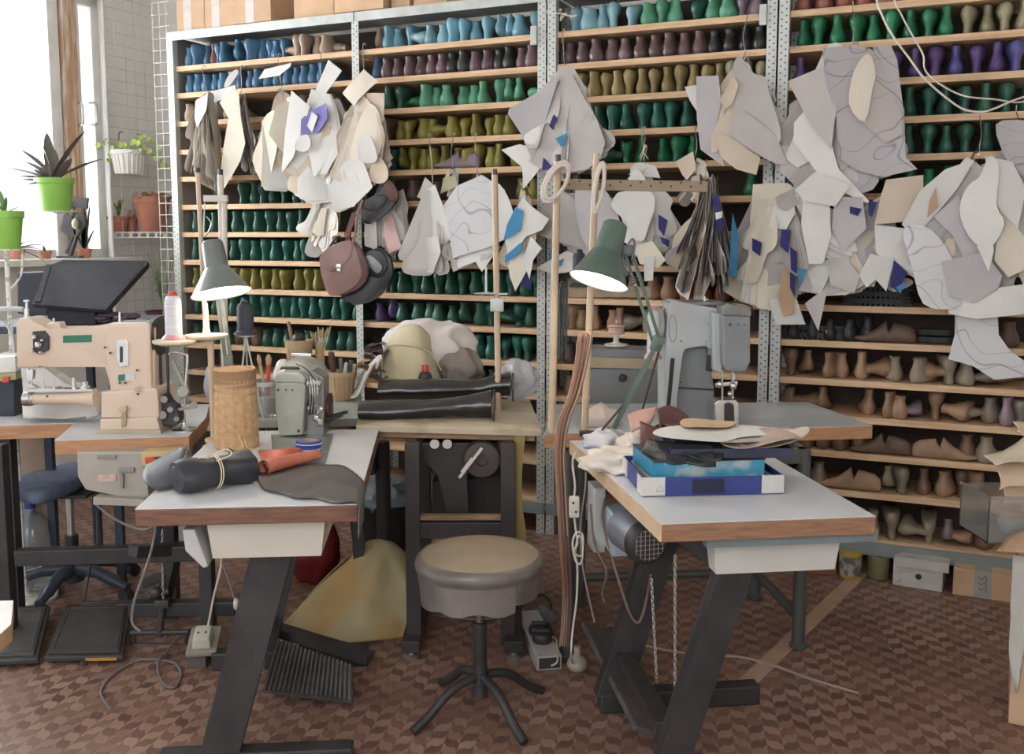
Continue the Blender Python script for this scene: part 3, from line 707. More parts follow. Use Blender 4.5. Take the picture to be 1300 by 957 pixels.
b = MB(); trace(b, [(178, 574), (222, 572), (222, 588), (214, 590), (180, 592)], ym - .02, .07, .003); b.build('switch_panel', mat('yellow_cream_plastic', (.60, .44, .22), .5), tc_)
b = MB(); trace(b, [(184, 581), (196, 580), (196, 588), (184, 589)], ym - .027, .01, .002); b.build('red_switch', mat('red_plastic', (.62, .07, .04), .4), tc_, label='red rocker switch')
b = MB(); trace(b, [(197, 580), (204, 580), (204, 588), (197, 588)], ym - .026, .01, .002); b.build('black_switch', M_black, tc_, label='black rocker switch')

# -- old workbench in the middle with a dark steel stand
z = TZ + .012
yb = at_z(575, 548, z).y
pts = [at_z(452, 540, z), at_z(688, 546, z), at_z(672, 506, z), at_z(462, 508, z)]
tm = empty('work_table', Vector((at_z(575, 548, z).x, yb, 0)), 0, 'worn wooden work table behind the stool with black patent boots on top', 'table')
M_worn = mat('worn_pale_board', (0.50, 0.42, 0.31), .7, col2=(0.24, 0.18, 0.12), scale=7, amt=(.45, .75), bump=.2)
M_ply = mat('plywood_edge', (0.36, 0.24, 0.14), .7, col2=(.22, .14, .08), scale=18, stretch=(1, 1, 6))
b = MB(); inpoly(b, pts, z - .022, z, .003); b.build('tabletop', M_worn, tm)
c = sum(pts, Vector()) / 4
b = MB(); inpoly(b, [c + (p - c) * .93 for p in pts], z - .042, z - .022); b.build('under_board', M_ply, tm)
yf = yb + .03
def bp(px, py, dy=0): return at_y(px, py, yf + dy)
for dy in (0, .42):
    for px in (524, 645) if dy == 0 else (524, 645):
        q = bp(px, 600, 0); b = MB(); b.beam((q.x, yf + dy, .03), (q.x, yf + dy, z - .042), .05, .045, up=(0, 1, 0), bev=.003); b.build('leg', M_dark, tm)
for px in (524, 652):
    q = bp(px, 800, 0); b = MB(); b.box((q.x, yf + .20, .045), (.062, .56, .04), bev=.003); b.build('foot', M_dark, tm)
    for dy in (-.06, .45):
        b = MB(); b.lathe([(0, 0), (.024, 0), (.026, .008), (.012, .014), (.012, .026), (0, .026)], (q.x, yf + dy, 0), 16); b.build('levelling_foot', M_chain, tm, smooth=True)
b = MB(); q0, q1 = bp(531, 672), bp(640, 672); b.box(((q0.x + q1.x) / 2, yf, q0.z), (q1.x - q0.x, .03, .055), bev=.003); b.build('cross_rail', M_dark, tm)
b = MB(); q2 = bp(531, 657); b.box(((q0.x + q1.x) / 2, yf + .01, q2.z), (q1.x - q0.x, .03, .015)); b.build('ledge', M_ply, tm)
# dark treadle sewing head folded under the top: a cast body, belt wheel and lever
b = MB(); q = [(535, 562), (632, 562), (632, 588), (590, 600), (596, 652), (566, 654), (558, 602), (536, 585)]
trace(b, q, yf + .10, .10, .006); b.build('machine_body', M_dark, tm)
b = MB(); c = bp(612, 583, .06); b.lathe([(0, 0), (.02, 0), (.022, -.012), (.06, -.01), (.066, 0), (.066, .03), (.05, .035), (0, .035)], c, 28, axis=(0, 1, 0)); b.build('belt_wheel', mat('wheel_brown', (.08, .065, .06), .45, .2), tm, smooth=True)
b = MB(); b.beam(bp(583, 606, .03), bp(612, 568, .03), .014, .01); b.beam(bp(586, 598, .02), bp(600, 580, .02), .03, .008); b.build('lever', M_chrome, tm)
for px in (552, 568):
    b = MB(); b.lathe([(.011, -.01), (.0165, -.01), (.0165, .004), (.011, .004), (.009, -.004), (0, -.004)], bp(px, 563, .09), 20, axis=(0, 1, 0)); b.build('steel_ring', M_chrome, tm, smooth=True)
b = MB(); trace(b, [(548, 612), (600, 608), (640, 604), (640, 655), (548, 656)], yf + .26, .14, .006); b.build('drive_box', M_dark, tm)
# -- white table behind right (round steel legs)
z = TZ - .005
pts = [at_z(690, 551, z), at_z(1108, 540, z), at_z(1026, 510, z), at_z(704, 513, z)]
tb = empty('sewing_table', Vector((at_z(1000, 548, z).x, at_z(1000, 548, z).y, 0)), 0, 'pale grey topped table with round grey legs under the tall grey machine', 'table')
tabletop(tb, pts, z, .048, M_edge2, mat('pale_grey_laminate', (.52, .55, .57), .32, col2=(.46, .49, .51), scale=4))
M_pipe = mat('grey_green_pipe', (.12, .125, .12), .45, .3)
lp = [at_z(1013, 822, 0), at_z(958, 760, 0), at_z(720, 835, 0), at_z(735, 768, 0)]
for p in lp:
    b = MB(); b.lathe([(.026, 0), (.03, .004), (.03, .014), (.022, .02), (.021, .03)], (p.x, p.y, 0), 16); b.cyl((p.x, p.y, .02), (p.x, p.y, z - .05), .0225); b.build('leg', M_pipe, tb, smooth=True)
for i, j, h in ((0, 1, .11), (2, 3, .11), (1, 3, .11)):
    b = MB(); b.cyl((lp[i].x, lp[i].y, h), (lp[j].x, lp[j].y, h), .017); b.build('stretcher', M_pipe, tb, smooth=True)
b = MB(); b.beam((lp[0].x, lp[0].y, z - .075), (lp[1].x, lp[1].y, z - .075), .03, .05); b.beam((lp[0].x, lp[0].y, z - .075), (lp[2].x, lp[2].y, z - .075), .03, .05); b.build('apron', M_pipe, tb)
# ---------------------------------------------------------------- beige long-arm sewing machine
M_beige = mat('beige_enamel', (0.66, 0.52, 0.41), .33, col2=(0.62, 0.48, 0.37), scale=5, coat=.3)
M_whitep = mat('glossy_white', (.74, .72, .68), .25, coat=.4)
Y = at_z(160, 549, TZ).y + .02
ma = empty('sewing_machine', (at_y(160, 549, Y).x, Y, TZ), 0, 'beige long-arm sewing machine with a green name plate on the left table', 'sewing machine')
def T(name, pts, dy, dep, m, bev=.004, sm=0, lab=None, root=None):
    b = MB(); trace(b, pts, Y + dy, dep, bev, sm); return b.build(name, m, root or ROOT, smooth=bool(sm), label=lab)
ROOT = ma
zfix = at_y(160, 549, Y).z - TZ
b = MB()
trace(b, [(19, 410), (24, 404), (36, 403), (42, 408), (60, 421), (100, 417), (138, 412), (146, 410), (184, 410), (196, 413), (196, 498), (138, 498), (137, 462), (60, 462), (49, 468), (21, 468)], Y, .11, .010)
b.build('arm_body', M_beige, ma, smooth=True, angle=60)
T('column_cover', [(134, 418), (140, 412), (190, 411), (192, 497), (140, 497), (140, 465), (134, 455)], -.02, .04, M_beige, .008)
T('bed_housing', [(128, 497), (196, 492), (200, 498), (202, 531), (128, 531)], -.03, .17, M_beige, .008)
T('base', [(127, 532), (199, 530), (203, 546), (127, 547)], -.035, .18, M_beige, .005)
T('base_flange', [(122, 546), (204, 546), (204, 551), (122, 551)], -.045, .20, mat('dull_brass', (.48, .42, .30), .5, .2), .002)
b = MB(); c0 = at_y(122, 505, Y + .02); c1 = at_y(60, 506, Y + .02); c2 = at_y(32, 506, Y + .02)
b.tube([c0, c0.lerp(c1, .35), c1, c2], [.030, .021, .020, .020], 20); b.build('cylinder_arm', M_beige, ma, smooth=True)
b = MB(); b.cyl(c2.lerp(c1, .30), c2 + Vector((-.002, 0, 0)), .0255, n=24); b.cyl(c2.lerp(c1, .42), c2.lerp(c1, .36), .0225, n=24); b.build('shuttle_cap', M_chrome, ma, smooth=True)
b = MB(); trace(b, [(34, 494), (70, 493), (70, 497), (34, 498)], Y, .05); trace(b, [(70, 494), (118, 494), (118, 497), (70, 497)], Y, .04)
b.build('needle_plate', M_chrome, ma)
for px, t_, r in ((94, 479, .007), (55, 482, .0025), (68, 482, .0025)):
    b = MB(); b.cyl(at_y(px, 496, Y + .02), at_y(px, t_, Y + .02), r, n=12); b.build('pin', M_chrome, ma, smooth=True)
b = MB(); b.cyl(at_y(108, 496, Y + .02), at_y(108, 489, Y + .02), .016, n=16); b.cyl(at_y(108, 489, Y + .02), at_y(108, 484, Y + .02), .010, n=16); b.build('adjusting_knob', M_chrome, ma, smooth=True)
b = MB(); b.cyl(at_y(36, 466, Y + .04), at_y(36, 494, Y + .04), .004); b.cyl(at_y(40, 466, Y + .03), at_y(40, 488, Y + .03), .003)
trace(b, [(33, 470), (42, 470), (41, 482), (35, 484)], Y + .02, .02); trace(b, [(35, 486), (47, 492), (34, 492)], Y + .02, .02); b.build('needle_bar', M_chrome, ma, smooth=True)
T('name_plate', [(80, 426), (116, 425), (116, 434), (80, 435)], -.003, .004, mat('green_plate', (.03, .17, .10), .4), 0, lab='green name plate')
T('thread_plate', [(148, 432), (160, 431), (163, 436), (163, 464), (152, 466), (148, 455)], -.027, .008, M_chrome, .001)
T('slot', [(152, 440), (155, 440), (155, 460), (152, 460)], -.031, .006, M_black, 0)
T('green_badge', [(150, 476), (159, 475), (159, 483), (150, 484)], -.023, .004, MATS['green_plate'], 0, lab='green part of badge')
T('badge', [(159, 475), (171, 475), (171, 483), (159, 483)], -.023, .004, mat('silver_badge', (.6, .6, .6), .4), 0)
for px, py in ((152, 486), (159, 486), (174, 470), (175, 500), (133, 441), (140, 448), (60, 503)):
    b = MB(); b.cyl(at_y(px, py, Y - .034), at_y(px, py, Y - .024), .004, n=10); b.build('screw', M_black, ma)
T('latch', [(154, 516), (160, 516), (160, 541), (154, 543)], -.042, .016, mat('brass', (.42, .34, .22), .4, .4), .002)
b = MB(); b.cyl(at_y(156, 519, Y - .05), at_y(156, 519, Y - .03), .012, n=14); b.cyl(at_y(174, 494, Y - .045), at_y(174, 494, Y - .02), .008, n=12); b.build('latch_pivot', MATS['brass'], ma, smooth=True)
T('tension_plate', [(41, 421), (55, 420), (61, 427), (61, 444), (50, 450), (42, 446)], -.012, .014, M_black, .002)
b = MB()
for px, py, r in ((47, 427, .009), (52, 437, .011), (45, 444, .007), (57, 431, .006), (55, 446, .006)): b.lathe([(0, -.028), (r * .5, -.028), (r, -.022), (r, -.014), (r * .6, -.010), (r * .6, 0)], at_y(px, py, Y), 16, axis=(0, 1, 0))
b.build('tension_disc', M_chrome, ma, smooth=True)
b = MB(); b.cyl(at_y(34, 404, Y + .05), at_y(34, 392, Y + .05), .009, n=12); b.cyl(at_y(34, 392, Y + .05), at_y(34, 384, Y + .05), .005, n=12); b.lathe([(0, 0), (.011, 0), (.011, .006), (0, .007)], at_y(34, 383, Y + .05), 14); b.build('presser_screw', M_chrome, ma, smooth=True)
T('top_lug', [(56, 421), (60, 410), (74, 409), (78, 419)], .03, .05, M_beige, .004)
for px, top in ((68, 404), (152, 396)):
    b = MB(); b.cyl(at_y(px, 412, Y + .05), at_y(px, top, Y + .05), .004, n=8); b.build('thread_pin', M_chrome, ma, smooth=True)
T('top_cover', [(138, 412), (146, 409), (186, 409), (188, 412)], -.01, .10, M_whitep, .002)
b = MB(); hc = at_y(195, 426, Y + .055); b.lathe([(0, .0), (.02, 0), (.05, .008), (.064, .006), (.066, .016), (.066, .028), (.058, .034), (.02, .030), (0, .030)], hc, 32, axis=(1, -.25, 0)); b.build('handwheel', mat('handwheel_dark', (.075, .065, .06), .35, .4), ma, smooth=True)
b = MB()
for px in (203, 212):
    b.beam(at_y(px, 440, Y + .05), at_y(px + 4, 560, Y + .05), .006, .012, up=(0, 1, 0))
b.build('belt', M_black, ma)
T('hook_lever', [(196, 505), (208, 500), (212, 512), (222, 516), (228, 530), (224, 540), (204, 541), (198, 530)], .0, .06, M_black, .004)
b = MB()
for px, py, r in ((208, 507, .012), (216, 520, .010), (206, 527, .014), (224, 532, .009)): b.cyl(at_y(px, py, Y - .015), at_y(px, py, Y + .03), r, n=14)
b.build('pulley', mat('dark_steel_pulley', (.20, .19, .18), .35, .8), ma, smooth=True)
# white machine bed standing behind it (kidney shaped, glossy)
b = MB(); trace(b, [(24, 452), (40, 452), (56, 462), (66, 478), (80, 489), (100, 497), (122, 500), (126, 528), (110, 532), (82, 528), (60, 531), (28, 532), (27, 515), (33, 500), (26, 478)], Y + .15, .07, .010)
o = b.build('machine_bed', M_whitep, None, smooth=True, angle=60); tag(recentre(o), 'glossy white curved machine bed showing behind the beige long-arm machine', 'machine bed')
# slim thread guide stand beside it
g = at_z(234, 546, TZ)
gs = empty('thread_guide_stand', g, 0, 'bent wire thread guide on a round foot right of the beige machine', 'thread stand')
b = MB(); b.lathe([(0, 0), (.042, 0), (.042, .004), (.015, .008), (.006, .02), (.006, .03)], g, 24); b.build('foot', M_chrome, gs, smooth=True)
gy = g.y
b = MB(); b.tube(catmull([at_y(234, 545, gy), at_y(235, 500, gy), at_y(238, 456, gy), at_y(234, 450, gy), at_y(218, 447, gy), at_y(214, 450, gy)], 6), .004); b.build('wire', M_chrome, gs, smooth=True)
b = MB(); b.beam(at_y(219, 458, gy + .02), at_y(240, 500, gy + .01), .008, .012); b.cyl(at_y(232, 497, gy - .02), at_y(232, 497, gy + .02), .018, n=16); b.cyl(at_y(246, 514, gy - .01), at_y(246, 514, gy + .02), .013, n=14); b.beam(at_y(225, 520, gy), at_y(248, 516, gy), .01, .01); b.build('winder', MATS['dull_steel'], gs, smooth=True)

# ---------------------------------------------------------------- grey machine seen from its end on the left table
M_grey = mat('hammered_grey_green', (0.42, 0.43, 0.38), .35, .15, col2=(0.34, 0.35, 0.31), scale=16)
M_greyd = mat('worn_grey_steel', (0.27, 0.27, 0.25), .35, .5, col2=(.18, .18, .17), scale=14)
Y = at_z(372, 556, TZ).y
mb2 = empty('sewing_machine', (at_y(372, 556, Y).x, Y, TZ), 0, 'grey sewing machine seen from its needle end beside the cone of twine', 'sewing machine')
ROOT = mb2
T('face_plate', [(349, 486), (386, 485), (388, 492), (384, 552), (354, 554), (350, 520)], 0, .05, M_grey, .006)
T('head_cap', [(348, 486), (350, 476), (358, 472), (380, 473), (387, 480), (387, 487)], -.006, .07, M_grey, .006)
b = MB(); b.ell((at_y(383, 476, Y + .16).x, Y + .18, at_y(383, 482, Y + .16).z), (.086, .16, .078), 24, 12); b.build('arm', M_grey, mb2, smooth=True)
T('arm_column', [(362, 470), (408, 470), (412, 560), (362, 560)], .22, .10, M_grey, .012)
T('side_mechanism', [(387, 482), (396, 470), (411, 480), (411, 556), (388, 556)], .04, .10, M_greyd, .004)
b = MB(); rr = random.Random(4)
for k in range(13):
    px, py = rr.uniform(389, 408), rr.uniform(480, 548); b.lathe([(0, -.02), (.004, -.02), (rr.uniform(.006, .012), -.012), (.007, 0)], at_y(px, py, Y + .03), 12, axis=(0, 1, 0))
for k in range(4): b.tube(catmull([at_y(390 + 4 * k, 478, Y + .02), at_y(394 + 3 * k, 500, Y - .005), at_y(391 + 4 * k, 525, Y + .02)], 5), .0016, 6)
b.build('thread_guide', M_chrome, mb2, smooth=True)
T('opening', [(389, 512), (396, 500), (400, 512), (400, 526), (391, 527)], .036, .01, M_black, .001)
b = MB(); b.tube([at_y(a, c, Y + .06) for a, c in ((357, 469), (357, 467), (379, 467), (379, 470))], .005, 8); b.build('carrying_strip', M_black, mb2, smooth=True)
b = MB(); b.tube(catmull([at_y(376, 462, Y + .02), at_y(388, 468, Y), at_y(400, 482, Y)], 5), .002, 6); b.build('wire', M_black, mb2)
b = MB(); b.lathe([(0, 0), (.045, 0), (.052, .006), (.052, .022), (0, .024)], at_y(412, 518, Y + .12), 28, axis=(1, 0, 0)); b.build('handwheel', mat('wheel_maroon', (.07, .03, .03), .35), mb2, smooth=True)
for px, py, r in ((353, 495, .0042), (363, 495, .003), (371, 495, .003), (379, 547, .0055)):
    b = MB(); b.cyl(at_y(px, py, Y - .004), at_y(px, py, Y + .004), r, n=12); b.build('screw', M_black, mb2)
for px in (361, 366, 374):
    b = MB(); b.cyl(at_y(px, 552, Y + .025), at_y(px, 562, Y + .025), .004, n=10); b.build('needle_bar', mat('reddish_steel', (.34, .18, .14), .35, .6), mb2, smooth=True)
T('top_knob_bar', [(369, 452), (370, 448), (395, 449), (395, 453)], .12, .02, M_chrome, .002)
b = MB(); q = [at_z(345, 560, TZ), at_z(412, 556, TZ), at_z(424, 551, TZ), at_z(411, 596, TZ), at_z(340, 588, TZ)]
bp0 = [at_z(348, 592, TZ), at_z(411, 594, TZ), at_z(423, 552, TZ), at_z(344, 553, TZ)]
inpoly(b, bp0, TZ + .0005, TZ + .004); b.build('bed_plate', mat('brushed_bed_steel', (.26, .26, .25), .35, .6, col2=(.36, .36, .35), scale=12), mb2)
b = MB(); b.cyl(at_y(414, 530, Y + .1), at_y(440, 523, Y + .05), .006); b.cyl(at_y(414, 534, Y + .05), at_y(434, 527, Y + .02), .009, .006); b.build('knee_lever', M_black, mb2, smooth=True)

# ---------------------------------------------------------------- tall grey-white post machine on the right
M_pg = mat('pale_grey_enamel', (0.50, 0.52, 0.53), .4, .05, col2=(0.42, 0.44, 0.45), scale=9)
M_pg2 = mat('mid_grey_enamel', (0.27, 0.28, 0.29), .4, .1, col2=(.22, .23, .24), scale=7)
Y = at_z(880, 541, TZ - .005).y + .03
md = empty('sewing_machine', (at_y(880, 541, Y).x, Y, TZ - .005), 0, 'tall pale grey post-bed machine standing behind the right table', 'sewing machine')
ROOT = md
ARCH = [(843, 541), (843, 480), (846, 430), (849, 386), (856, 382), (916, 392), (918, 440), (904, 438), (899, 440), (868, 440), (864, 448), (860, 500), (859, 541)]
T('column', [(859, 541), (860, 500), (866, 440), (897, 440), (907, 492), (907, 541)], .05, .12, M_pg2, .008)
T('arm_body', ARCH, 0, .16, M_pg, .008)
T('column_seam', [(858, 491), (908, 494), (908, 496), (858, 493)], .046, .13, M_black, 0)
T('head', [(916, 398), (953, 400), (953, 460), (947, 472), (922, 472), (917, 462)], -.09, .13, M_pg2, .010)
T('head_side', [(904, 396), (917, 398), (917, 474), (905, 470)], -.05, .10, M_pg, .006)
T('head_cap', [(917, 389), (924, 385), (948, 390), (954, 394), (954, 402), (917, 401)], -.095, .14, M_greyd, .005)
b = MB(); b.box((at_y(885, 386, Y).x, Y + .085, at_y(885, 386, Y + .0).z - .000), (.19, .15, .012), bev=.004); b.build('top_cover', M_greyd, md)
T('side_block', [(896, 403), (912, 405), (912, 413), (896, 411)], -.012, .02, M_pg, .003)
T('side_block', [(897, 432), (910, 434), (910, 445), (898, 442)], -.012, .02, M_pg, .003)
T('lever', [(899, 452), (906, 450), (904, 472), (897, 471)], -.02, .02, M_black, .002)
b = MB(); b.lathe([(0, 0), (.03, .0), (.062, .006), (.066, .012), (.066, .03), (.05, .036), (0, .036)], at_y(840, 412, Y + .09), 32, axis=(-1, -.12, 0)); b.build('handwheel', mat('cream_wheel', (.55, .55, .50), .4), md, smooth=True)
b = MB(); rg = [at_y(854 + 5 * math.sin(a), 417 - 17 * math.cos(a), Y - .001) for a in [2 * PI * i / 24 for i in range(25)]]; b.tube(rg, .0012, 5, cap=False); b.build('round_cover', M_pg2, md, smooth=True)
for px, py in ((927, 412), (937, 412), (945, 412), (865, 433), (865, 485)):
    b = MB(); b.cyl(at_y(px, py, Y - (.094 if px > 900 else .004)), at_y(px, py, Y - (.08 if px > 900 else -.01)), .005 if px == 927 else .003, n=10); b.build('screw', M_black, md)
b = MB()
b.cyl(at_y(917, 470, Y - .03), at_y(917, 510, Y - .03), .004); b.cyl(at_y(930, 470, Y - .03), at_y(930, 506, Y - .03), .0045); b.cyl(at_y(931, 474, Y - .04), at_y(931, 482, Y - .04), .008)
b.beam(at_y(908, 489, Y - .03), at_y(936, 486, Y - .03), .012, .014, bev=.002); b.ell(at_y(914, 488, Y - .04), (.012, .012, .013), 12, 8); b.ell(at_y(931, 490, Y - .045), (.012, .012, .014), 12, 8); b.ell(at_y(927, 500, Y - .04), (.010, .014, .012), 12, 8)
b.build('needle_mechanism', M_chrome, md, smooth=True)
T('post', [(907, 512), (912, 508), (934, 508), (938, 512), (938, 541), (907, 541)], -.05, .07, M_chrome, .004)
T('post_door', [(920, 513), (926, 511), (932, 514), (933, 541), (920, 541)], -.058, .02, M_black, .004)
b = MB(); b.cyl(at_y(895, 386, Y + .05), at_y(894, 376, Y + .05), .005); b.cyl(at_y(895, 380, Y + .05), at_y(899, 380, Y + .05), .004); b.build('thread_pin', M_chrome, md, smooth=True)
b = MB(); b.tube(catmull([at_y(918, 385, Y - .03), at_y(935, 384, Y - .06), at_y(950, 387, Y - .07), at_y(956, 394, Y - .08), at_y(956, 410, Y - .04)], 6), .003); b.build('black_wire', M_black, md, smooth=True)
b = MB(); b.beam(at_y(854, 455, Y - .07), at_y(848, 520, Y - .03), .012, .010); b.build('belt_guard', M_black, md)

# ---------------------------------------------------------------- grey boxed machine behind the green lamp, with winder on top
Y = at_z(795, 511, TZ).y + .14
mg = empty('skiving_machine', (at_y(795, 508, Y).x, Y, TZ - .005), 0, 'squat grey machine box with cream band and black knob behind the green lamp', 'machine')
ROOT = mg
zb = lambda px: (px, 511)
T('body', [(747, 468), (842, 468), (842, 515), (747, 515)], 0, .20, M_pg2, .006)
T('band', [(745, 453), (842, 456), (842, 469), (745, 467)], -.008, .21, mat('cream_band', (.50, .42, .28), .6), .003)
T('top_plate', [(748, 443), (838, 445), (842, 455), (744, 453)], .0, .18, M_pg2, .003)
b = MB(); b.lathe([(0, -.03), (.014, -.028), (.017, -.02), (.014, 0)], at_y(790, 479, Y), 18, axis=(0, 1, 0)); b.build('knob', M_black, mg, smooth=True)
b = MB(); c = at_y(782, 447, Y + .06)
b.lathe([(.006, -.01), (.008, .015), (.012, .02), (.05, .028), (.052, .034), (.02, .04), (.012, .045), (.012, .08), (0, .08)], c, 28); b.build('winder_disc', M_whitep, mg, smooth=True)
b = MB(); b.lathe([(0, .078), (.036, .078), (.038, .083), (.032, .087), (.032, .105), (.038, .109), (.036, .113), (.004, .114), (.003, .135), (0, .135)], c, 28); b.build('thread_reel', mat('pink_thread', (.62, .40, .36), .7), mg, smooth=True)
# ---------------------------------------------------------------- stool in front
sz = .50
c = at_z(609, 700, sz); R_ = .19
st = empty('stool', (c.x, c.y, 0), .2, 'round screw stool with a grey cloth-covered seat in the middle foreground', 'stool')
M_cloth = mat('oiled_grey_cloth', (0.21, 0.18, 0.165), .42, col2=(0.13, 0.115, 0.105), scale=9, bump=.4, bscale=14, spec=.6)
M_stop = mat('worn_tan_leather', (0.36, 0.28, 0.19), .42, col2=(0.27, 0.21, 0.15), scale=6, bump=.2, bscale=18)
b = MB(); b.lathe([(0, .008), (.06, .0085), (.12, .006), (.155, .001), (.172, -.006)], (c.x, c.y, sz), 48, cap=False); b.build('seat_top', M_stop, st, smooth=True, angle=180)
b = MB(); b.lathe([(.172, -.006), (.176, -.004), (.186, -.014), (.191, -.028), (.189, -.042), (.176, -.052), (.10, -.055)], (c.x, c.y, sz), 48, cap=False)
b.build('seat_cushion', mat('dark_vinyl_side', (.13, .11, .10), .32, col2=(.22, .19, .17), scale=8, bump=.3, bscale=20, spec=.6), st, smooth=True, angle=180)
# hanging skirt of the cover, uneven hem
b = MB(); n = 72; rows = []
for k in range(7):
    t = k / 6; row = []
    for i in range(n):
        a = 2 * PI * i / n
        wv = .006 * math.sin(a * 5 + 1) + .004 * math.sin(a * 11)
        dr = .080 + .012 * math.sin(a * 2 + .6) + .006 * math.sin(a * 7)
        # split overlap at the front left
        r = .187 - .008 * t + wv * t
        row.append((c.x + r * math.cos(a), c.y + r * math.sin(a), sz - .040 - dr * t))
    rows.append(row)
b.rings(rows, False, False); b.build('cover_skirt', M_cloth, st, smooth=True, solid=.002, angle=180)
b = MB(); fl = []
for k in range(5):
    t = k / 4; fl.append([(c.x + (.195 - .004 * t) * math.cos(a), c.y + (.195 - .004 * t) * math.sin(a), sz - .046 - (.078 + .006 * math.sin(a * 9)) * t) for a in [lerp(-2.25, -1.0, j / 14) for j in range(15)]])
b.rings(fl, False, False, closed=False); b.build('cover_flap', M_cloth, st, smooth=True, solid=.002, angle=180)
b = MB()
hz = [(sz - .05) - i * .0025 for i in range(int(.19 / .0025))]
b.lathe([(.0135 if i % 3 else .0105, z - 0) for i, z in enumerate(hz[::-1])], (c.x, c.y, 0), 20); b.build('screw_column', mat('screw_steel', (.16, .15, .15), .4, .6), st, smooth=True, angle=180)
b = MB(); b.lathe([(.0, .06), (.027, .06), (.022, .09), (.0195, .26), (.0215, .27), (.0205, .285), (.014, .288), (.014, .28)], (c.x, c.y, 0), 24, cap=False); b.build('sleeve', M_black, st, smooth=True)
for k in range(4):
    a = k * PI / 2 + .6; d = Vector((math.cos(a), math.sin(a), 0))
    b = MB(); b.tube(catmull([Vector((c.x, c.y, .12)) + d * .02, Vector((c.x, c.y, .10)) + d * .10, Vector((c.x, c.y, .04)) + d * .18, Vector((c.x, c.y, .012)) + d * .23], 6), [.014] * 19, 10); b.build('leg', M_black, st, smooth=True)
b = MB(); b.lathe([(.0, -.052), (.08, -.052), (.08, -.058), (.02, -.06), (0, -.06)], (c.x, c.y, sz), 24); b.build('seat_flange', M_black, st, smooth=True)

# ---------------------------------------------------------------- blue office stool by the left window table
M_denim = mat('faded_blue_cloth', (0.13, 0.17, 0.25), .85, col2=(0.19, 0.23, 0.31), scale=22, bump=.3)
sz = .47
c = at_z(56, 598, sz)
os_ = empty('swivel_stool', (c.x, c.y, 0), 0, 'blue cloth swivel stool with star base under the left table', 'stool')
q = [at_z(6, 608, sz), at_z(40, 599, sz), at_z(96, 585, sz), at_z(108, 594, sz), at_z(104, 605, sz), at_z(62, 622, sz), at_z(40, 625, sz), at_z(18, 618, sz)]
sm = catmull(q, 4, True); cc = sum(sm, Vector()) / len(sm)
b = MB(); b.rings([[cc + (p - cc) * k + Vector((0, 0, dz)) for p in sm] for k, dz in ((.93, -.05), (1.0, -.042), (1.02, -.025), (1.0, -.006), (.92, .002), (.6, .006), (.2, .007))]); b.build('seat', M_denim, os_, smooth=True, angle=180)
cx, cy_ = at_z(91, 750, .06).x, at_z(91, 750, .06).y
bc = at_z(95, 745, .05); bc = Vector((at_y(91, 690, cc.y).x, cc.y, 0))
b = MB(); b.cyl((bc.x, bc.y, .22), (bc.x, bc.y, sz - .055), .016, n=18); b.build('gas_lift', M_chrome, os_, smooth=True)
b = MB(); b.cyl((bc.x, bc.y, .08), (bc.x, bc.y, .24), .026, n=18); b.cyl((bc.x, bc.y, .05), (bc.x, bc.y, .10), .04, n=18); b.build('column', M_black, os_, smooth=True)
b = MB(); b.box((bc.x, bc.y, sz - .058), (.2, .16, .014), bev=.003); b.build('seat_plate', M_black, os_)
for k in range(5):
    a = k * 2 * PI / 5 - .35; d = Vector((math.cos(a), math.sin(a), 0)); o0 = Vector((bc.x, bc.y, 0))
    b = MB(); b.tube(catmull([o0 + d * .03 + Vector((0, 0, .10)), o0 + d * .12 + Vector((0, 0, .10)), o0 + d * .22 + Vector((0, 0, .07)), o0 + d * .27 + Vector((0, 0, .055))], 5), [.026] * 5 + [.024] * 5 + [.018] * 6, 12); lg = b.build('leg', mat('blue_black_plastic', (.05, .06, .085), .4), os_, smooth=True)
    b = MB(); p = o0 + d * .26; b.cyl(p + Vector((-d.y, d.x, 0)) * -.018 + Vector((0, 0, .024)), p + Vector((-d.y, d.x, 0)) * .018 + Vector((0, 0, .024)), .024, n=18); b.build('castor', M_black, lg, smooth=True)
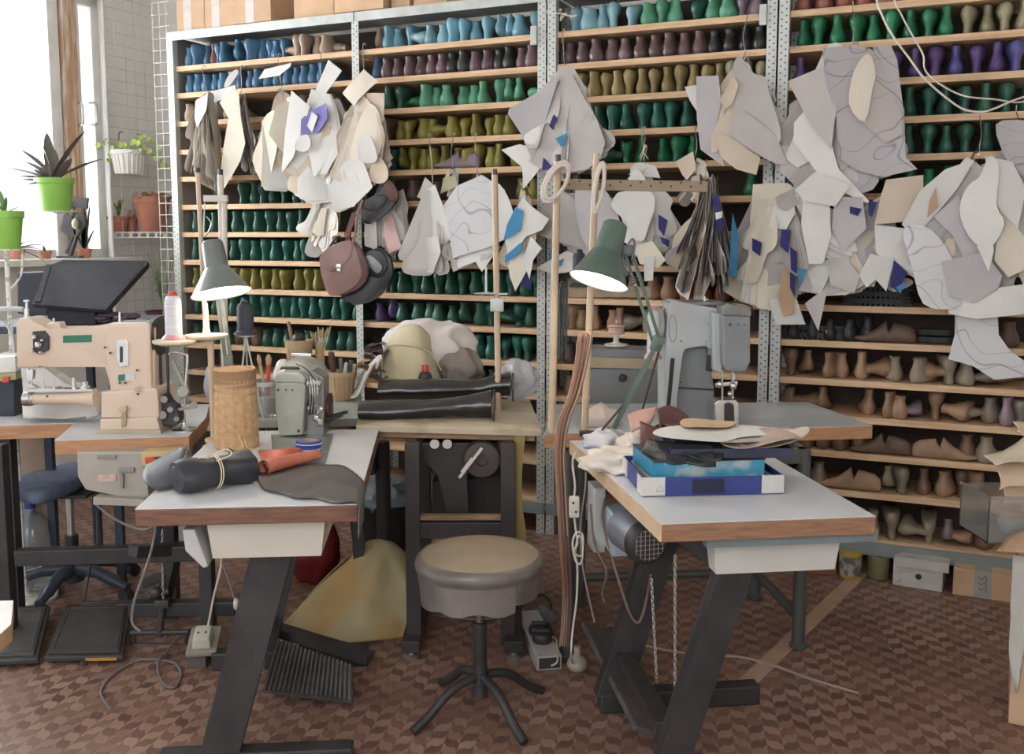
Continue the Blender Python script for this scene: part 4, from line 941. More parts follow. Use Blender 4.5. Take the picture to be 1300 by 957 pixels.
# ---------------------------------------------------------------- paper and card shoe patterns hanging from the shelves
def paper(n, c, c2=None, sc=5): return mat('paper_' + n, c, .85, col2=c2 or [x * .88 for x in c], scale=sc, rnd=.07, spec=.2)
PW = paper('white', (.72, .70, .67)); PG = paper('grey', (.53, .49, .465)); PLV = paper('lavender_grey', (.52, .49, .50)); PC = paper('cream', (.74, .67, .56)); PT = paper('tan', (.60, .50, .40))
PK = paper('kraft', (.46, .31, .20)); PB = paper('grey_brown', (.30, .26, .23)); PD = paper('dark_card', (.17, .15, .15)); PN = paper('navy', (.04, .04, .15)); PY = paper('cyan', (.07, .24, .42)); PR = paper('pinkish', (.60, .40, .38))
def lined(name, c):
    m = mat(name, c, .8, rnd=.04, spec=.2, scale=3, col2=[x * .92 for x in c]); nt = m.node_tree; N = nt.nodes; L = nt.links; b = N['Principled BSDF']
    src = b.inputs['Base Color'].links[0].from_socket
    tc = N.new('ShaderNodeTexCoord'); ms = None
    for k, (sc_, rot) in enumerate(((2.1, .4), (3.3, 1.9))):
        mp = N.new('ShaderNodeMapping'); mp.inputs['Rotation'].default_value = (.5 * k, rot, .3); L.new(tc.outputs['Object'], mp.inputs['Vector'])
        wv = N.new('ShaderNodeTexWave'); wv.inputs['Scale'].default_value = sc_; wv.inputs['Distortion'].default_value = 14; wv.inputs['Detail'].default_value = 1; wv.inputs['Detail Scale'].default_value = 1.6; L.new(mp.outputs['Vector'], wv.inputs['Vector'])
        cr = N.new('ShaderNodeValToRGB'); cr.color_ramp.elements[0].position = .0; cr.color_ramp.elements[0].color = (.60, .60, .64, 1); cr.color_ramp.elements[1].position = .007; cr.color_ramp.elements[1].color = (1, 1, 1, 1)
        L.new(wv.outputs['Fac'], cr.inputs['Fac'])
        mx = N.new('ShaderNodeMixRGB'); mx.blend_type = 'MULTIPLY'; mx.inputs[0].default_value = 1; L.new(src if ms is None else ms, mx.inputs[1]); L.new(cr.outputs['Color'], mx.inputs[2]); ms = mx.outputs['Color']
    L.new(ms, b.inputs['Base Color']); return m
PGL = lined('paper_drawn_grey', (.48, .45, .46)); PWL = lined('paper_drawn_white', (.68, .67, .68)); PTL = lined('paper_drawn_tan', (.50, .45, .43))
SH = [
 [(-.06, .03), (.07, .02), (.20, -.14), (.27, -.40), (.24, -.62), (.10, -.84), (.0, -1), (-.12, -.86), (-.26, -.66), (-.24, -.34), (-.16, -.10)],
 [(-.16, .02), (.18, .0), (.25, -.35), (.38, -.92), (.05, -1.0), (-.30, -.94), (-.20, -.40)],
 [(-.14, .02), (.14, .0), (.15, -.42), (.22, -.62), (.44, -.82), (.42, -.97), (.12, -1), (-.22, -.95), (-.20, -.62), (-.16, -.40)],
 [(-.05, .03), (.08, .0), (.30, -.30), (.32, -.55), (.14, -.62), (.20, -.98), (-.08, -1.0), (-.15, -.60), (-.30, -.45), (-.20, -.15)],
 [(-.09, .02), (.10, .0), (.13, -.5), (.15, -.96), (-.05, -1.0), (-.14, -.94), (-.11, -.4)],
 [(-.12, .02), (.16, -.03), (.34, -.36), (.15, -.66), (.28, -.82), (.0, -1), (-.22, -.78), (-.32, -.40)],
]
CURVY = {0: 1, 2: 1, 3: 1, 5: 0, 1: 0, 4: 0}
Z3 = Vector((0, 0, 1))
def sheet(parent, pts, O, u, v, m, bow, th=.0011, rr=None, name='pattern_sheet', curve=False, label=None):
    """pts: (a, b) in metres in the plane u, v through O; bent like paper about an axis"""
    w = u.cross(v).normalized()
    if curve: pts = [(p.x, p.y) for p in catmull([(a, c, 0) for a, c in pts], 3, True)]
    bm = bmesh.new(); f = bm.faces.new([bm.verts.new((a, c, 0)) for a, c in pts]); bmesh.ops.triangulate(bm, faces=[f])
    xs = [p[0] for p in pts]; ys = [p[1] for p in pts]; W = max(xs) - min(xs); H = max(ys) - min(ys); cx = (max(xs) + min(xs)) / 2; ymax = max(ys)
    for i in range(1, 5):
        bmesh.ops.bisect_plane(bm, geom=bm.verts[:] + bm.edges[:] + bm.faces[:], plane_co=(min(xs) + W * i / 5, 0, 0), plane_no=(1, .15, 0))
    for i in range(1, 4):
        bmesh.ops.bisect_plane(bm, geom=bm.verts[:] + bm.edges[:] + bm.faces[:], plane_co=(0, ymax - H * i / 4, 0), plane_no=(0, 1, 0))
    for q in bm.verts:
        a, c = q.co.x, q.co.y
        t = (a - cx) / max(W, .01) * 2; h = (ymax - c) / max(H, .01)
        d = bow[0] * W * t * t * (.4 + .6 * h) + bow[1] * H * h * h + bow[2] * W * t * h
        q.co = O + u * a + v * c + w * d
    b = MB(); b.bm.free(); b.bm = bm
    bmesh.ops.recalc_face_normals(bm, faces=bm.faces)
    return b.build(name, m, parent, smooth=True, solid=th, angle=60, label=label)
def hook(parent, O, board, rr):
    top = board + WN * .012
    pts = [top + Vector((0, 0, .012)) - WN * .02, top + Vector((0, 0, .018)), top + WN * .010 + Vector((0, 0, -.01)), (top + O) / 2 + WD * rr.uniform(-.01, .01) + WN * .01, O + Vector((0, 0, .02)), O + WN * .01 - Vector((0, 0, .012)), O - WN * .012 - Vector((0, 0, .006))]
    b = MB(); b.tube(catmull(pts, 5), .0022, 6); b.build('wire_hook', M_chrome, parent, smooth=True)
    b = MB(); 
    for k in range(5):
        a = rr.uniform(0, 6.28); b.tube(catmull([O, O + WD * .02 * math.cos(a) + Z3 * .012 * math.sin(a) + WN * .012, O + WD * .03 * math.cos(a + 1) + WN * .012 - Z3 * rr.uniform(.01, .06)], 5), .0013, 5)
    b.build('tie_string', rr.choice([M_black, M_string, M_cable_g]), parent, smooth=True)
NS = 0
def bundle(label, hk, board_y, n0, rnd, traced, seed, group='paper shoe patterns hanging on the racks'):
    """rnd: list of (mats, count, length px, width factor, tilt from, tilt to, yaw, yaw var, anchor dx range, anchor dy range)"""
    global NS
    rr = random.Random(seed)
    O = at_wall(hk[0], hk[1], n0); mpp = (at_wall(hk[0], hk[1] + 10, n0) - O).length / 10
    root = empty('pattern_bundle', O, WANG, label, 'paper patterns', group)
    board = at_wall(hk[0] + rr.uniform(-3, 3), board_y, .0)
    hook(root, O, board, rr)
    k = 0
    for mats, cnt, L, wf, t0, t1, yaw, yv, ax, ay in rnd:
        cnt = min(int(cnt * (2.1 if yaw < 40 else 1.5)), 64)
        for i in range(cnt):
            f = (i + .5) / cnt
            if yaw < 40:                                     # runs of the same piece, fanned a little
                if i % 4 == 0: si = rr.randrange(len(SH)); sz = rr.uniform(.38, .88); fl = rr.random() < .5; tl0 = lerp(t0, t1, (f * 7.3) % 1); yw0 = rr.uniform(-yv - yaw * .5, yv + yaw * .5); of0 = (rr.uniform(*ax) * 1.2, rr.uniform(*ay) + (1 - sz) * L * .8 * rr.random()); st = rr.choice((-4.5, -3, 3, 4.5)); dr = rr.uniform(-4, 4); bw0 = [rr.uniform(-.09, .09), rr.uniform(-.02, .08), rr.uniform(-.06, .06)]; mt = rr.choice(mats)
                tilt = math.radians(tl0 + st * (i % 4) + rr.uniform(-.8, .8)); yw = math.radians(yw0 + rr.uniform(-2, 2))
            else:
                si = rr.randrange(len(SH)); sz = rr.uniform(.55, 1); fl = rr.random() < .5; of0 = (rr.uniform(*ax), rr.uniform(*ay)); dr = 0; bw0 = [rr.uniform(-.1, .1), 0, rr.uniform(-.1, .1)]; mt = rr.choice(mats)
                tilt = math.radians(lerp(t0, t1, f) + rr.uniform(-4, 4)); yw = math.radians(yaw + rr.uniform(-yv, yv))
            u = (WD * math.cos(yw) + WN * math.sin(yw)); v0 = Z3
            # tilt: swing in the plane of the shelves
            Rm = Matrix.Rotation(tilt, 3, WN)
            u2 = Rm @ u; v2 = Rm @ v0
            ln = L * mpp * sz * rr.uniform(.97, 1.03)
            pts = [(a * ln * wf, c * ln) for a, c in SH[si]]
            if fl: pts = [(-a, c) for a, c in pts][::-1]
            off = O + WD * (of0[0] * mpp) - Z3 * ((of0[1] + dr * (i % 4)) * mpp) + WN * ((i - cnt / 2) * .0019 if yaw < 40 else rr.uniform(-.01, .01))
            bw = [q + rr.uniform(-.015, .015) for q in bw0]
            sheet(root, pts, off, u2, v2, mt if rr.random() < .7 else rr.choice(mats), bw, curve=CURVY[si]); NS += 1; k += 1
    for j, t in enumerate(traced):
        poly, m, dn = t[:3]
        n = n0 + dn
        q = [wall_s(a, c, n) for a, c in poly]; s_c = sum(x for x, z in q) / len(q); z_c = sum(z for x, z in q) / len(q)
        base = wall(s_c, n, z_c)
        sheet(root, [(x - s_c, z - z_c) for x, z in q], base, WD.copy(), Z3.copy(), m, (rr.uniform(-.07, .07), rr.uniform(-.02, .04), rr.uniform(-.04, .04)), curve=(len(t) > 3)); NS += 1
    return root
W_ = [PW, PW, PC]; 
bundle('cream paper patterns seen edge-on, hanging furthest left next to the wire mesh', (263, 124), 88, .13, [([PC, PC, PG, PT, PW], 20, 122, .75, -17, 12, 66, 14, (-9, 9), (-4, 8))],
       [([(296, 112), (303, 118), (306, 150), (311, 182), (304, 205), (288, 232), (280, 245), (277, 238), (283, 190), (290, 150), (279, 130)], PC, .06), ([(273, 115), (299, 108), (302, 120), (272, 130)], PW, .05), ([(248, 128), (264, 118), (262, 140), (250, 162), (246, 150)], PW, .09)], 1)
bundle('small grey patterns behind the second hook of the left rack', (306, 122), 88, .10, [([PG, PB, PG, PW], 13, 100, .8, -2, 16, 55, 18, (-4, 8), (0, 10))], [([(284, 110), (290, 96), (300, 88), (302, 94), (292, 108)], PG, .04, 1)], 2)
bundle('cream patterns with a blank white ticket above, middle of the left rack', (358, 116), 73, .11, [([PC, PW, PT, PC], 17, 128, .8, -16, 12, 28, 24, (-14, 12), (-2, 14))],
       [([(328, 100), (336, 88), (370, 80), (369, 85), (355, 96)], PW, .03), ([(335, 150), (350, 140), (356, 160), (350, 200), (338, 235), (322, 205), (330, 175)], PC, .05, 1)], 3)
bundle('fan of cream patterns with a purple-blue print, left of the first upright', (412, 124), 68, .12, [([PC, PW, PW, PT, PC], 30, 132, .8, -26, 22, 15, 14, (-14, 16), (-2, 12)), ([PW, PC], 12, 66, 1.0, -28, 28, 12, 10, (-32, 30), (40, 74))],
       [([(370, 115), (393, 135), (372, 200), (356, 220), (362, 165)], PW, .08), ([(383, 152), (392, 142), (414, 131), (417, 150), (405, 168), (383, 170)], mat('purple_blue_print', (.16, .15, .38), .8), .075), ([(393, 133), (417, 76), (435, 90), (410, 125)], PW, .04),
        ([(377, 178), (388, 170), (395, 180), (390, 192), (376, 190)], PW, .09, 1), ([(396, 142), (404, 148), (396, 168), (390, 160)], PW, .085)], 4)
bundle('cream and tan patterns hanging in front of the first steel upright', (463, 122), 60, .13, [([PC, PW, PT, PC, PG], 22, 128, .8, -14, 16, 20, 18, (-14, 16), (-4, 12))],
       [([(433, 118), (462, 88), (479, 103), (455, 127), (450, 135)], PC, .04), ([(465, 118), (488, 118), (487, 150), (480, 175), (468, 168)], PT, .03), ([(456, 175), (470, 173), (479, 200), (470, 207), (456, 203)], PW, .09, 1), ([(437, 205), (460, 200), (475, 238), (450, 262), (425, 268), (420, 235)], PW, .07),
        ([(472, 205), (484, 200), (494, 220), (488, 232), (472, 230)], PT, .06, 1)], 5)
bundle('long cream patterns hanging low above the brown leather bag', (422, 232), 226, .12, [([PC, PW, PC], 14, 92, .7, -22, 10, 25, 20, (-22, 10), (0, 10))], [([(430, 232), (460, 228), (472, 240), (448, 262), (425, 268)], PC, .05, 1)], 6)
bundle('pale patterns and fabric scraps half hidden behind the black handbag', (495, 234), 214, .07, [([PW, PC, PG, PR], 12, 96, .7, -14, 20, 20, 20, (-14, 14), (0, 12))], [([(463, 278), (478, 276), (480, 318), (464, 312)], PG, .04), ([(490, 275), (498, 272), (510, 315), (494, 322), (488, 300)], PR, .05)], 7)
bundle('white patterns fanned like fingers left of the three wooden poles', (549, 238), 174, .12, [([PW, PW, PC], 22, 112, .6, -24, 14, 34, 22, (-7, 7), (-2, 10))],
       [([(536, 302), (556, 300), (560, 320), (550, 347), (538, 345), (534, 322)], PW, .05), ([(540, 225), (552, 236), (560, 262), (545, 258), (530, 250)], PG, .02)], 8)
bundle('big white pattern sheets with pencil lines behind the leftmost wooden pole', (606, 222), 174, .12, [([PW, PG, PW], 9, 110, .9, -18, 18, 10, 8, (-10, 14), (0, 10))],
       [([(580, 236), (603, 226), (612, 222), (640, 240), (653, 275), (648, 300), (620, 314), (575, 328), (568, 280), (562, 262)], PWL, .04), ([(585, 315), (622, 300), (630, 318), (612, 345), (604, 332), (577, 342)], PW, .03), ([(630, 232), (645, 250), (656, 290), (640, 305), (628, 262)], PW, .055, 1), ([(556, 268), (578, 330), (620, 322), (640, 312), (622, 326), (576, 345)], PG, .02)], 9)
bundle('white and cream patterns with bright blue patches right of the leftmost pole', (668, 232), 214, .13, [([PW, PC, PT], 14, 118, .7, -16, 16, 25, 20, (-10, 10), (0, 10))],
       [([(664, 250), (675, 262), (697, 278), (688, 292), (668, 300), (645, 330), (640, 305), (650, 275)], PW, .05), ([(655, 262), (664, 268), (661, 292), (640, 306), (644, 285)], PY, .058), ([(641, 325), (661, 308), (664, 316), (648, 330), (641, 334)], PY, .056), ([(645, 336), (676, 322), (668, 345), (655, 370), (648, 352)], PC, .05), ([(664, 345), (676, 350), (674, 368), (663, 362)], PN, .045),
        ([(674, 300), (688, 315), (677, 330), (672, 355), (664, 330)], PW, .052)], 10)
bundle('large tent-shaped bunch of pale grey patterns on the double upright at centre', (717, 94), 42, .13, [([PG, PW, PLV, PG], 24, 132, .85, -30, 26, 14, 12, (-8, 8), (-2, 10)), ([PG, PLV], 12, 70, 1.0, -20, 22, 10, 10, (-36, 36), (58, 86))],
       [([(716, 92), (728, 97), (742, 125), (757, 150), (768, 180), (762, 200), (745, 215), (700, 222), (672, 205), (690, 165), (702, 130)], PG, .05), ([(712, 95), (703, 120), (690, 160), (676, 205), (662, 170), (646, 145), (648, 138), (690, 112)], PLV, .06), ([(636, 190), (660, 183), (685, 190), (685, 215), (665, 240), (663, 212)], PW, .055),
        ([(706, 176), (720, 168), (716, 185), (712, 186)], PY, .062), ([(690, 200), (701, 211), (695, 216), (688, 216)], PN, .062), ([(703, 145), (708, 150), (702, 165), (697, 160)], PN, .068)], 11)
bundle('smooth grey sheets behind the middle wooden poles below the crossbeam', (752, 236), 212, .07, [([PG, PLV], 8, 110, 1.0, -25, 25, 10, 8, (-26, 20), (0, 12))],
       [([(690, 262), (716, 242), (735, 258), (760, 290), (748, 318), (700, 305), (672, 292)], PG, .02), ([(730, 242), (762, 235), (786, 280), (762, 320), (738, 300)], PLV, .03, 1), ([(680, 340), (720, 318), (742, 330), (725, 345), (700, 348)], PW, .04), ([(698, 318), (703, 309), (702, 328), (697, 330)], PY, .046), ([(703, 334), (716, 328), (712, 338)], PY, .046)], 12)
bundle('white sole templates with cut-outs hanging under the crossbeam', (818, 216), 166, .12, [([PW, PW, PC], 16, 112, .8, -12, 22, 20, 18, (-12, 8), (0, 12))],
       [([(780, 250), (790, 243), (826, 244), (831, 262), (824, 285), (817, 305), (803, 302), (797, 282), (788, 275), (776, 262)], PW, .06, 1), ([(818, 325), (831, 325), (829, 356), (818, 357)], PW, .06), ([(836, 272), (848, 280), (843, 300), (836, 290)], PN, .065), ([(838, 300), (850, 305), (849, 314), (840, 308)], PN, .064), ([(805, 312), (828, 306), (846, 330), (836, 340), (812, 335)], PC, .04)], 13)
bundle('dense dark brown card patterns seen edge-on above the grey machine', (900, 232), 208, .17, [([PB, PD, PB, PG, PT, PD], 36, 150, .8, -19, 12, 72, 10, (-12, 10), (-4, 10)), ([PG, PT, PC], 6, 130, .7, -22, -14, 35, 20, (-16, 0), (0, 10))],
       [([(905, 250), (913, 248), (918, 288), (915, 296), (909, 292)], PN, .10), ([(908, 270), (917, 268), (917, 276), (909, 279)], PW, .104), ([(885, 330), (903, 315), (905, 350), (890, 385), (880, 380)], PW, .03), ([(912, 360), (950, 335), (953, 350), (945, 385), (915, 368)], PC, -.05), ([(930, 270), (938, 300), (936, 352), (926, 350), (928, 300)], PY, .05)], 14)
bundle('grey paper patterns hanging high, left of the right double upright', (946, 72), 25, .13, [([PG, PLV, PW, PT], 16, 140, .85, -22, 18, 14, 14, (-14, 12), (0, 12))],
       [([(884, 97), (912, 96), (916, 130), (908, 165), (918, 200), (920, 212), (890, 190), (885, 150)], PLV, .03), ([(937, 70), (955, 92), (972, 98), (976, 115), (991, 165), (985, 182), (950, 165), (935, 150), (927, 110)], PG, .06, 1), ([(928, 150), (945, 140), (985, 172), (1000, 208), (985, 208), (960, 195), (926, 172)], PG, .065), ([(907, 168), (930, 175), (965, 200), (960, 222), (935, 215), (915, 200)], PT, .055),
        ([(869, 110), (884, 108), (885, 142), (876, 128)], PW, .02), ([(931, 95), (914, 128), (922, 138), (930, 132), (938, 108)], PT, .07)], 15)
bundle('white and kraft patterns with navy prints beside the right double upright', (982, 238), 206, .12, [([PW, PG, PC, PW, PG], 26, 165, .8, -18, 24, 16, 14, (-12, 24), (0, 14))],
       [([(956, 234), (1000, 232), (1018, 246), (995, 270), (975, 320), (955, 330), (952, 280)], PC, .03), ([(992, 291), (1004, 292), (1001, 322), (990, 312)], PN, .075), ([(1003, 313), (1012, 320), (1012, 348), (1004, 342)], PN, .078), ([(955, 302), (967, 308), (965, 325), (955, 318)], PN, .07), ([(1012, 340), (1023, 342), (1015, 366)], PY, .076),
        ([(1003, 345), (1010, 350), (1009, 378), (1003, 365)], PN, .072), ([(985, 250), (1005, 245), (1010, 270), (998, 292), (975, 288)], PW, .06), ([(994, 335), (1010, 360), (1007, 398), (995, 402), (988, 380)], PK, .066), ([(1022, 385), (1052, 362), (1039, 420)], PG, .06), ([(975, 380), (1010, 376), (1022, 412), (985, 412)], PW, .05)], 16)
bundle('large hand-drawn pattern sheets hanging highest on the right rack', (1083, 56), 8, .15, [([PG, PW, PLV, PG], 18, 190, .7, -18, 12, 10, 8, (-24, 24), (0, 10)), ([PW, PG], 14, 84, 1.1, -60, -20, 8, 8, (-46, 0), (60, 170))],
       [([(1044, 62), (1082, 57), (1105, 62), (1130, 80), (1148, 140), (1150, 200), (1165, 215), (1120, 225), (1085, 215), (1065, 200), (1062, 150), (1050, 110)], PGL, .07), ([(1000, 103), (1044, 85), (1062, 140), (1055, 190), (1030, 160)], PG, .075), ([(1008, 155), (1022, 140), (1055, 180), (1065, 215), (1110, 262), (1050, 235), (1007, 180)], PW, .06),
        ([(1010, 240), (1035, 218), (1080, 235), (1060, 262), (1020, 255)], PW, .085), ([(1095, 62), (1112, 70), (1145, 145), (1146, 170), (1125, 182), (1090, 150), (1085, 120)], PTL, .082), ([(1085, 88), (1103, 68), (1112, 92), (1108, 112), (1098, 155), (1078, 132)], PC, .09, 1), ([(1108, 60), (1131, 57), (1139, 76), (1147, 140), (1143, 158), (1122, 104)], PGL, .078)], 17)
bundle('wide ragged mass of white and grey patterns over the black rubber soles', (1085, 232), 204, .13, [([PW, PG, PC, PG, PLV], 34, 125, .9, -34, 34, 14, 14, (-44, 40), (0, 40)), ([PW, PG], 10, 70, 1.0, -20, 20, 14, 14, (-40, 40), (70, 90))],
       [([(1020, 245), (1053, 247), (1055, 300), (1045, 335), (1027, 335), (1017, 285)], PW, .09), ([(1125, 228), (1172, 222), (1172, 262), (1165, 280), (1110, 285), (1118, 250)], PT, .08), ([(1090, 350), (1105, 322), (1135, 330), (1125, 370), (1112, 355), (1100, 365)], PW, .08), ([(1079, 262), (1094, 265), (1089, 274), (1079, 271)], PN, .10), ([(1102, 256), (1114, 256), (1107, 276), (1103, 272)], PN, .09),
        ([(1135, 330), (1152, 346), (1140, 370), (1130, 364)], PN, .086), ([(1137, 365), (1150, 357), (1143, 373)], PY, .088), ([(1060, 250), (1095, 250), (1100, 290), (1070, 320), (1056, 290)], PLV, .085), ([(1110, 285), (1150, 290), (1160, 320), (1135, 345), (1112, 320)], PW, .07), ([(1048, 330), (1072, 325), (1092, 350), (1085, 372), (1055, 362)], PG, .075)], 18)
bundle('big cascade of white patterns at the far right edge above the boot pattern', (1243, 194), 146, .16, [([PW, PG, PC, PLV, PW], 34, 180, .75, -30, 26, 14, 12, (-18, 20), (0, 20)), ([PW, PG], 12, 90, 1.0, -25, 25, 12, 10, (-30, 50), (90, 130))],
       [([(1230, 235), (1243, 225), (1256, 198), (1268, 212), (1265, 260), (1275, 285), (1255, 315), (1230, 300), (1218, 265)], PW, .09, 1), ([(1250, 198), (1285, 205), (1303, 240), (1292, 290), (1266, 262), (1258, 230)], PW, .08), ([(1168, 242), (1200, 215), (1238, 202), (1215, 240), (1190, 270), (1160, 300), (1145, 285)], PW, .06), ([(1147, 290), (1180, 290), (1210, 330), (1222, 380), (1205, 392), (1172, 385), (1158, 340)], PWL, .085, 1),
        ([(1217, 247), (1227, 290), (1259, 310), (1252, 345), (1227, 335), (1210, 300), (1185, 275)], PLV, .07), ([(1195, 332), (1250, 320), (1272, 350), (1267, 368), (1235, 385), (1205, 375)], PLV, .095), ([(1180, 255), (1188, 238), (1191, 262), (1177, 276)], PK, .075), ([(1270, 262), (1300, 300), (1306, 340), (1280, 352), (1262, 330)], PC, .07), ([(1205, 366), (1235, 370), (1305, 360), (1306, 398), (1240, 405), (1204, 398)], PW, .088),
        ([(1240, 312), (1258, 300), (1262, 318), (1255, 345)], PW, .10)], 19)
bundle('long boot-shaped sheet hanging lowest of all the patterns, far right', (1240, 372), 352, .20, [], [([(1213, 385), (1265, 372), (1268, 425), (1282, 445), (1306, 462), (1304, 478), (1262, 482), (1236, 465), (1204, 456), (1212, 425)], PWL, .0), ([(1218, 378), (1240, 366), (1262, 376), (1262, 392), (1216, 398)], PW, .006)], 20)
bundle('grey-lavender pattern sheet cut off by the right edge', (1292, 160), 140, .12, [([PLV, PG], 5, 90, .9, -10, 25, 10, 8, (-4, 8), (0, 8))], [([(1264, 158), (1300, 153), (1310, 160), (1310, 225), (1280, 206)], PGL, .05, 1)], 21)
bundle('pale olive scraps hanging beside the white finger-like fan', (575, 215), 174, .09, [([PC, PG], 5, 40, .9, -40, 30, 20, 18, (-10, 8), (0, 6))], [([(563, 226), (578, 222), (582, 236), (560, 246)], mat('paper_olive', (.42, .40, .26), .85), .03)], 22)
bundle('tan patterns with dark tie strings left of the grey paper patterns', (882, 205), 165, .12, [([PT, PK, PC, PB], 8, 62, .9, -28, 28, 20, 18, (-8, 8), (0, 8))], [([(858, 205), (880, 192), (884, 215), (872, 228), (866, 222)], PT, .05)], 23)
bundle('small white patterns tied in black string under the green lasts', (818, 188), 166, .10, [([PW, PC], 6, 36, 1.1, -40, 40, 15, 10, (-12, 14), (14, 22))], [([(798, 222), (812, 206), (832, 210), (838, 226)], PW, .03)], 24)
print('SHEETS', NS)
# ---------------------------------------------------------------- cardboard boxes on top of the racks
zt = TOP + .027
M_tape = mat('clear_tape_label', (.70, .64, .60), .35, col2=(.62, .54, .52), scale=30)
M_pencil = mat('pencil_marks', (.30, .24, .20), .8)
def card_box(x0, x1, n, h, lab, tape=None, marks=0, open_=False):
    a = wall_s(x0, 40)[0]; c = wall_s(x1, 40)[0]
    w = (c - a) * .97; s = (a + c) / 2; dp = .26
    root = empty('cardboard_box', wall(s, -n - dp / 2, zt), WANG, lab, 'box', 'cardboard boxes on top of the racks')
    F = Matrix.Translation(wall(s, -n - dp / 2, zt + .001)) @ Matrix.Rotation(WANG, 4, 'Z')
    b = MB(F); b.box((0, 0, h / 2), (w, dp, h), bev=.003); b.build('carton', M_cardb, root)
    b = MB(F); b.box((0, 0, h + .002), (w * .49, dp, .004)); b.box((w * .25, 0, h + .0025), (w * .49, dp, .004)); b.build('flap', M_cardb, root)
    if tape: b = MB(F); b.box((tape * w, -dp / 2 - .001, h * .42), (.055, .002, h * .84)); b.box((tape * w, 0, h + .006), (.055, dp, .002)); b.build('tape', M_tape, root)
    if marks:
        b = MB(F)
        for i in range(marks): b.box((-w * .12 + (i % 2) * .008, -dp / 2 - .001, h * .88 - i * .018), (w * .42 - (i % 3) * .02, .001, .0025))
        b.build('printed_lines', M_pencil, root)
    return root
card_box(222, 258, .015, .20, 'pale cardboard box at the left end on top of the left rack', -.1)
card_box(258, 297, .012, .20, 'second cardboard box from the left on top of the racks, creased label', -.12)
card_box(296, 345, .0, .21, 'cardboard box with printed lines and a taped label, hanging over the rail', -.05, 4)
card_box(370, 422, .02, .20, 'cardboard box with a faint white label over the blue lasts', 0.0)
card_box(424, 488, .0, .20, 'wide cardboard box directly left above the first upright', None, 2)
card_box(490, 514, .05, .16, 'small brown box at the right end of the row of boxes')
card_box(517, 560, .06, .15, 'low box behind the others right of the first upright')

# ---------------------------------------------------------------- wire mesh on the window wall and beside the rack
M_mesh = mat('mesh_wire', (.60, .60, .57), .4, .3); M_meshw = mat('white_mesh_wire', (.82, .80, .76), .4)
mg_ = empty('wire_mesh_panel', wall(cs + .1, -DEPTH + .1, 0), WANG, 'tall wire mesh screen in the corner behind the plants', 'wire screen')
# part on the window wall
ta, tb_ = lt(199, 200, .05), lt(140, 200, .05)
b = MB(); ztop = 2.85; zbot = at_left(180, 480, .05).z
n = 5
for i in range(n + 1):
    t = lerp(ta, tb_, i / n); b.cyl(lw(t, .05, zbot), lw(t, .05, ztop), .0018, n=5)
z = zbot
while z < ztop:
    b.cyl(lw(ta, .052, z), lw(tb_, .052, z), .0018, n=5); z += .066
b.build('mesh', M_mesh, mg_, smooth=True)
b = MB(); b.cyl(lw(tb_ + .01, .05, zbot), lw(tb_ + .01, .05, ztop), .008, n=10); b.build('mesh_rail', M_meshw, mg_, smooth=True)
s0 = wall_s(200, 200, -.02)[0]; s1 = wall_s(217, 200, -.02)[0]
b = MB()
for s in (s0, (s0 + s1) / 2, s1): b.cyl(wall(s, -.02, .9), wall(s, -.02, ztop), .003, n=6)
z = .9
while z < ztop: b.cyl(wall(s0, -.017, z), wall(s1 + .02, -.017, z), .003, n=6); z += .064
b.build('side_mesh', M_meshw, mg_, smooth=True, label='white welded wire strip next to the rack')
# corner pipe
b = MB(); b.cyl(at_left(143, 200, .07) * 1 , at_left(143, 201, .07), .001) if False else None
q = at_left(141, 300, .03); b.cyl((q.x, q.y, .3), (q.x, q.y, 2.9), .012, n=12); o = b.build('heating_pipe', M_frame, None, smooth=True); tag(recentre(o), 'thin white vertical pipe between the window and the wire mesh', 'pipe')

# ---------------------------------------------------------------- plants
M_lime = mat('lime_plastic_pot', (.28, .56, .09), .45, col2=(.24, .48, .08)); M_terra = mat('terracotta', (.48, .20, .13), .8, col2=(.40, .16, .11), scale=12)
M_leafp = mat('purple_green_leaf', (.13, .14, .10), .45, col2=(.20, .10, .14), scale=6); M_leaf = mat('leaf_green', (.11, .22, .06), .5, col2=(.18, .30, .08), scale=9); M_leafd = mat('dark_leaf', (.04, .09, .04), .45)
M_ivy = mat('ivy_light', (.30, .42, .08), .5, col2=(.42, .46, .14), scale=9); M_dry = mat('dry_flowers', (.50, .30, .16), .8, col2=(.62, .42, .30)); M_soil = mat('soil', (.06, .04, .03), .9)
def pot(root, c, r, h, m, rim=True, ribs=False, name='pot'):
    b = MB(); pr = [(r * .72, 0), (r * .74, .004), (r * .93, h * .82)]
    if rim: pr += [(r, h * .83), (r * 1.02, h), (r * .94, h), (r * .90, h * .86)]
    pr += [(r * .85, h * .84)]
    b.lathe(pr, c, 28, cap=False); b.lathe([(0, 0), (r * .72, 0)], c, 28, cap=False)
    if ribs:
        for i in range(20):
            a = 2 * PI * i / 20; d = Vector((math.cos(a), math.sin(a), 0)); b.cyl(Vector(c) + d * r * .74, Vector(c) + d * r * .93 + Vector((0, 0, h * .8)), r * .05, n=6)
    b.build(name, m, root, smooth=True)
    b = MB(); b.lathe([(0, h * .88), (r * .9, h * .86)], c, 20, cap=False); b.build('soil', M_soil, root)
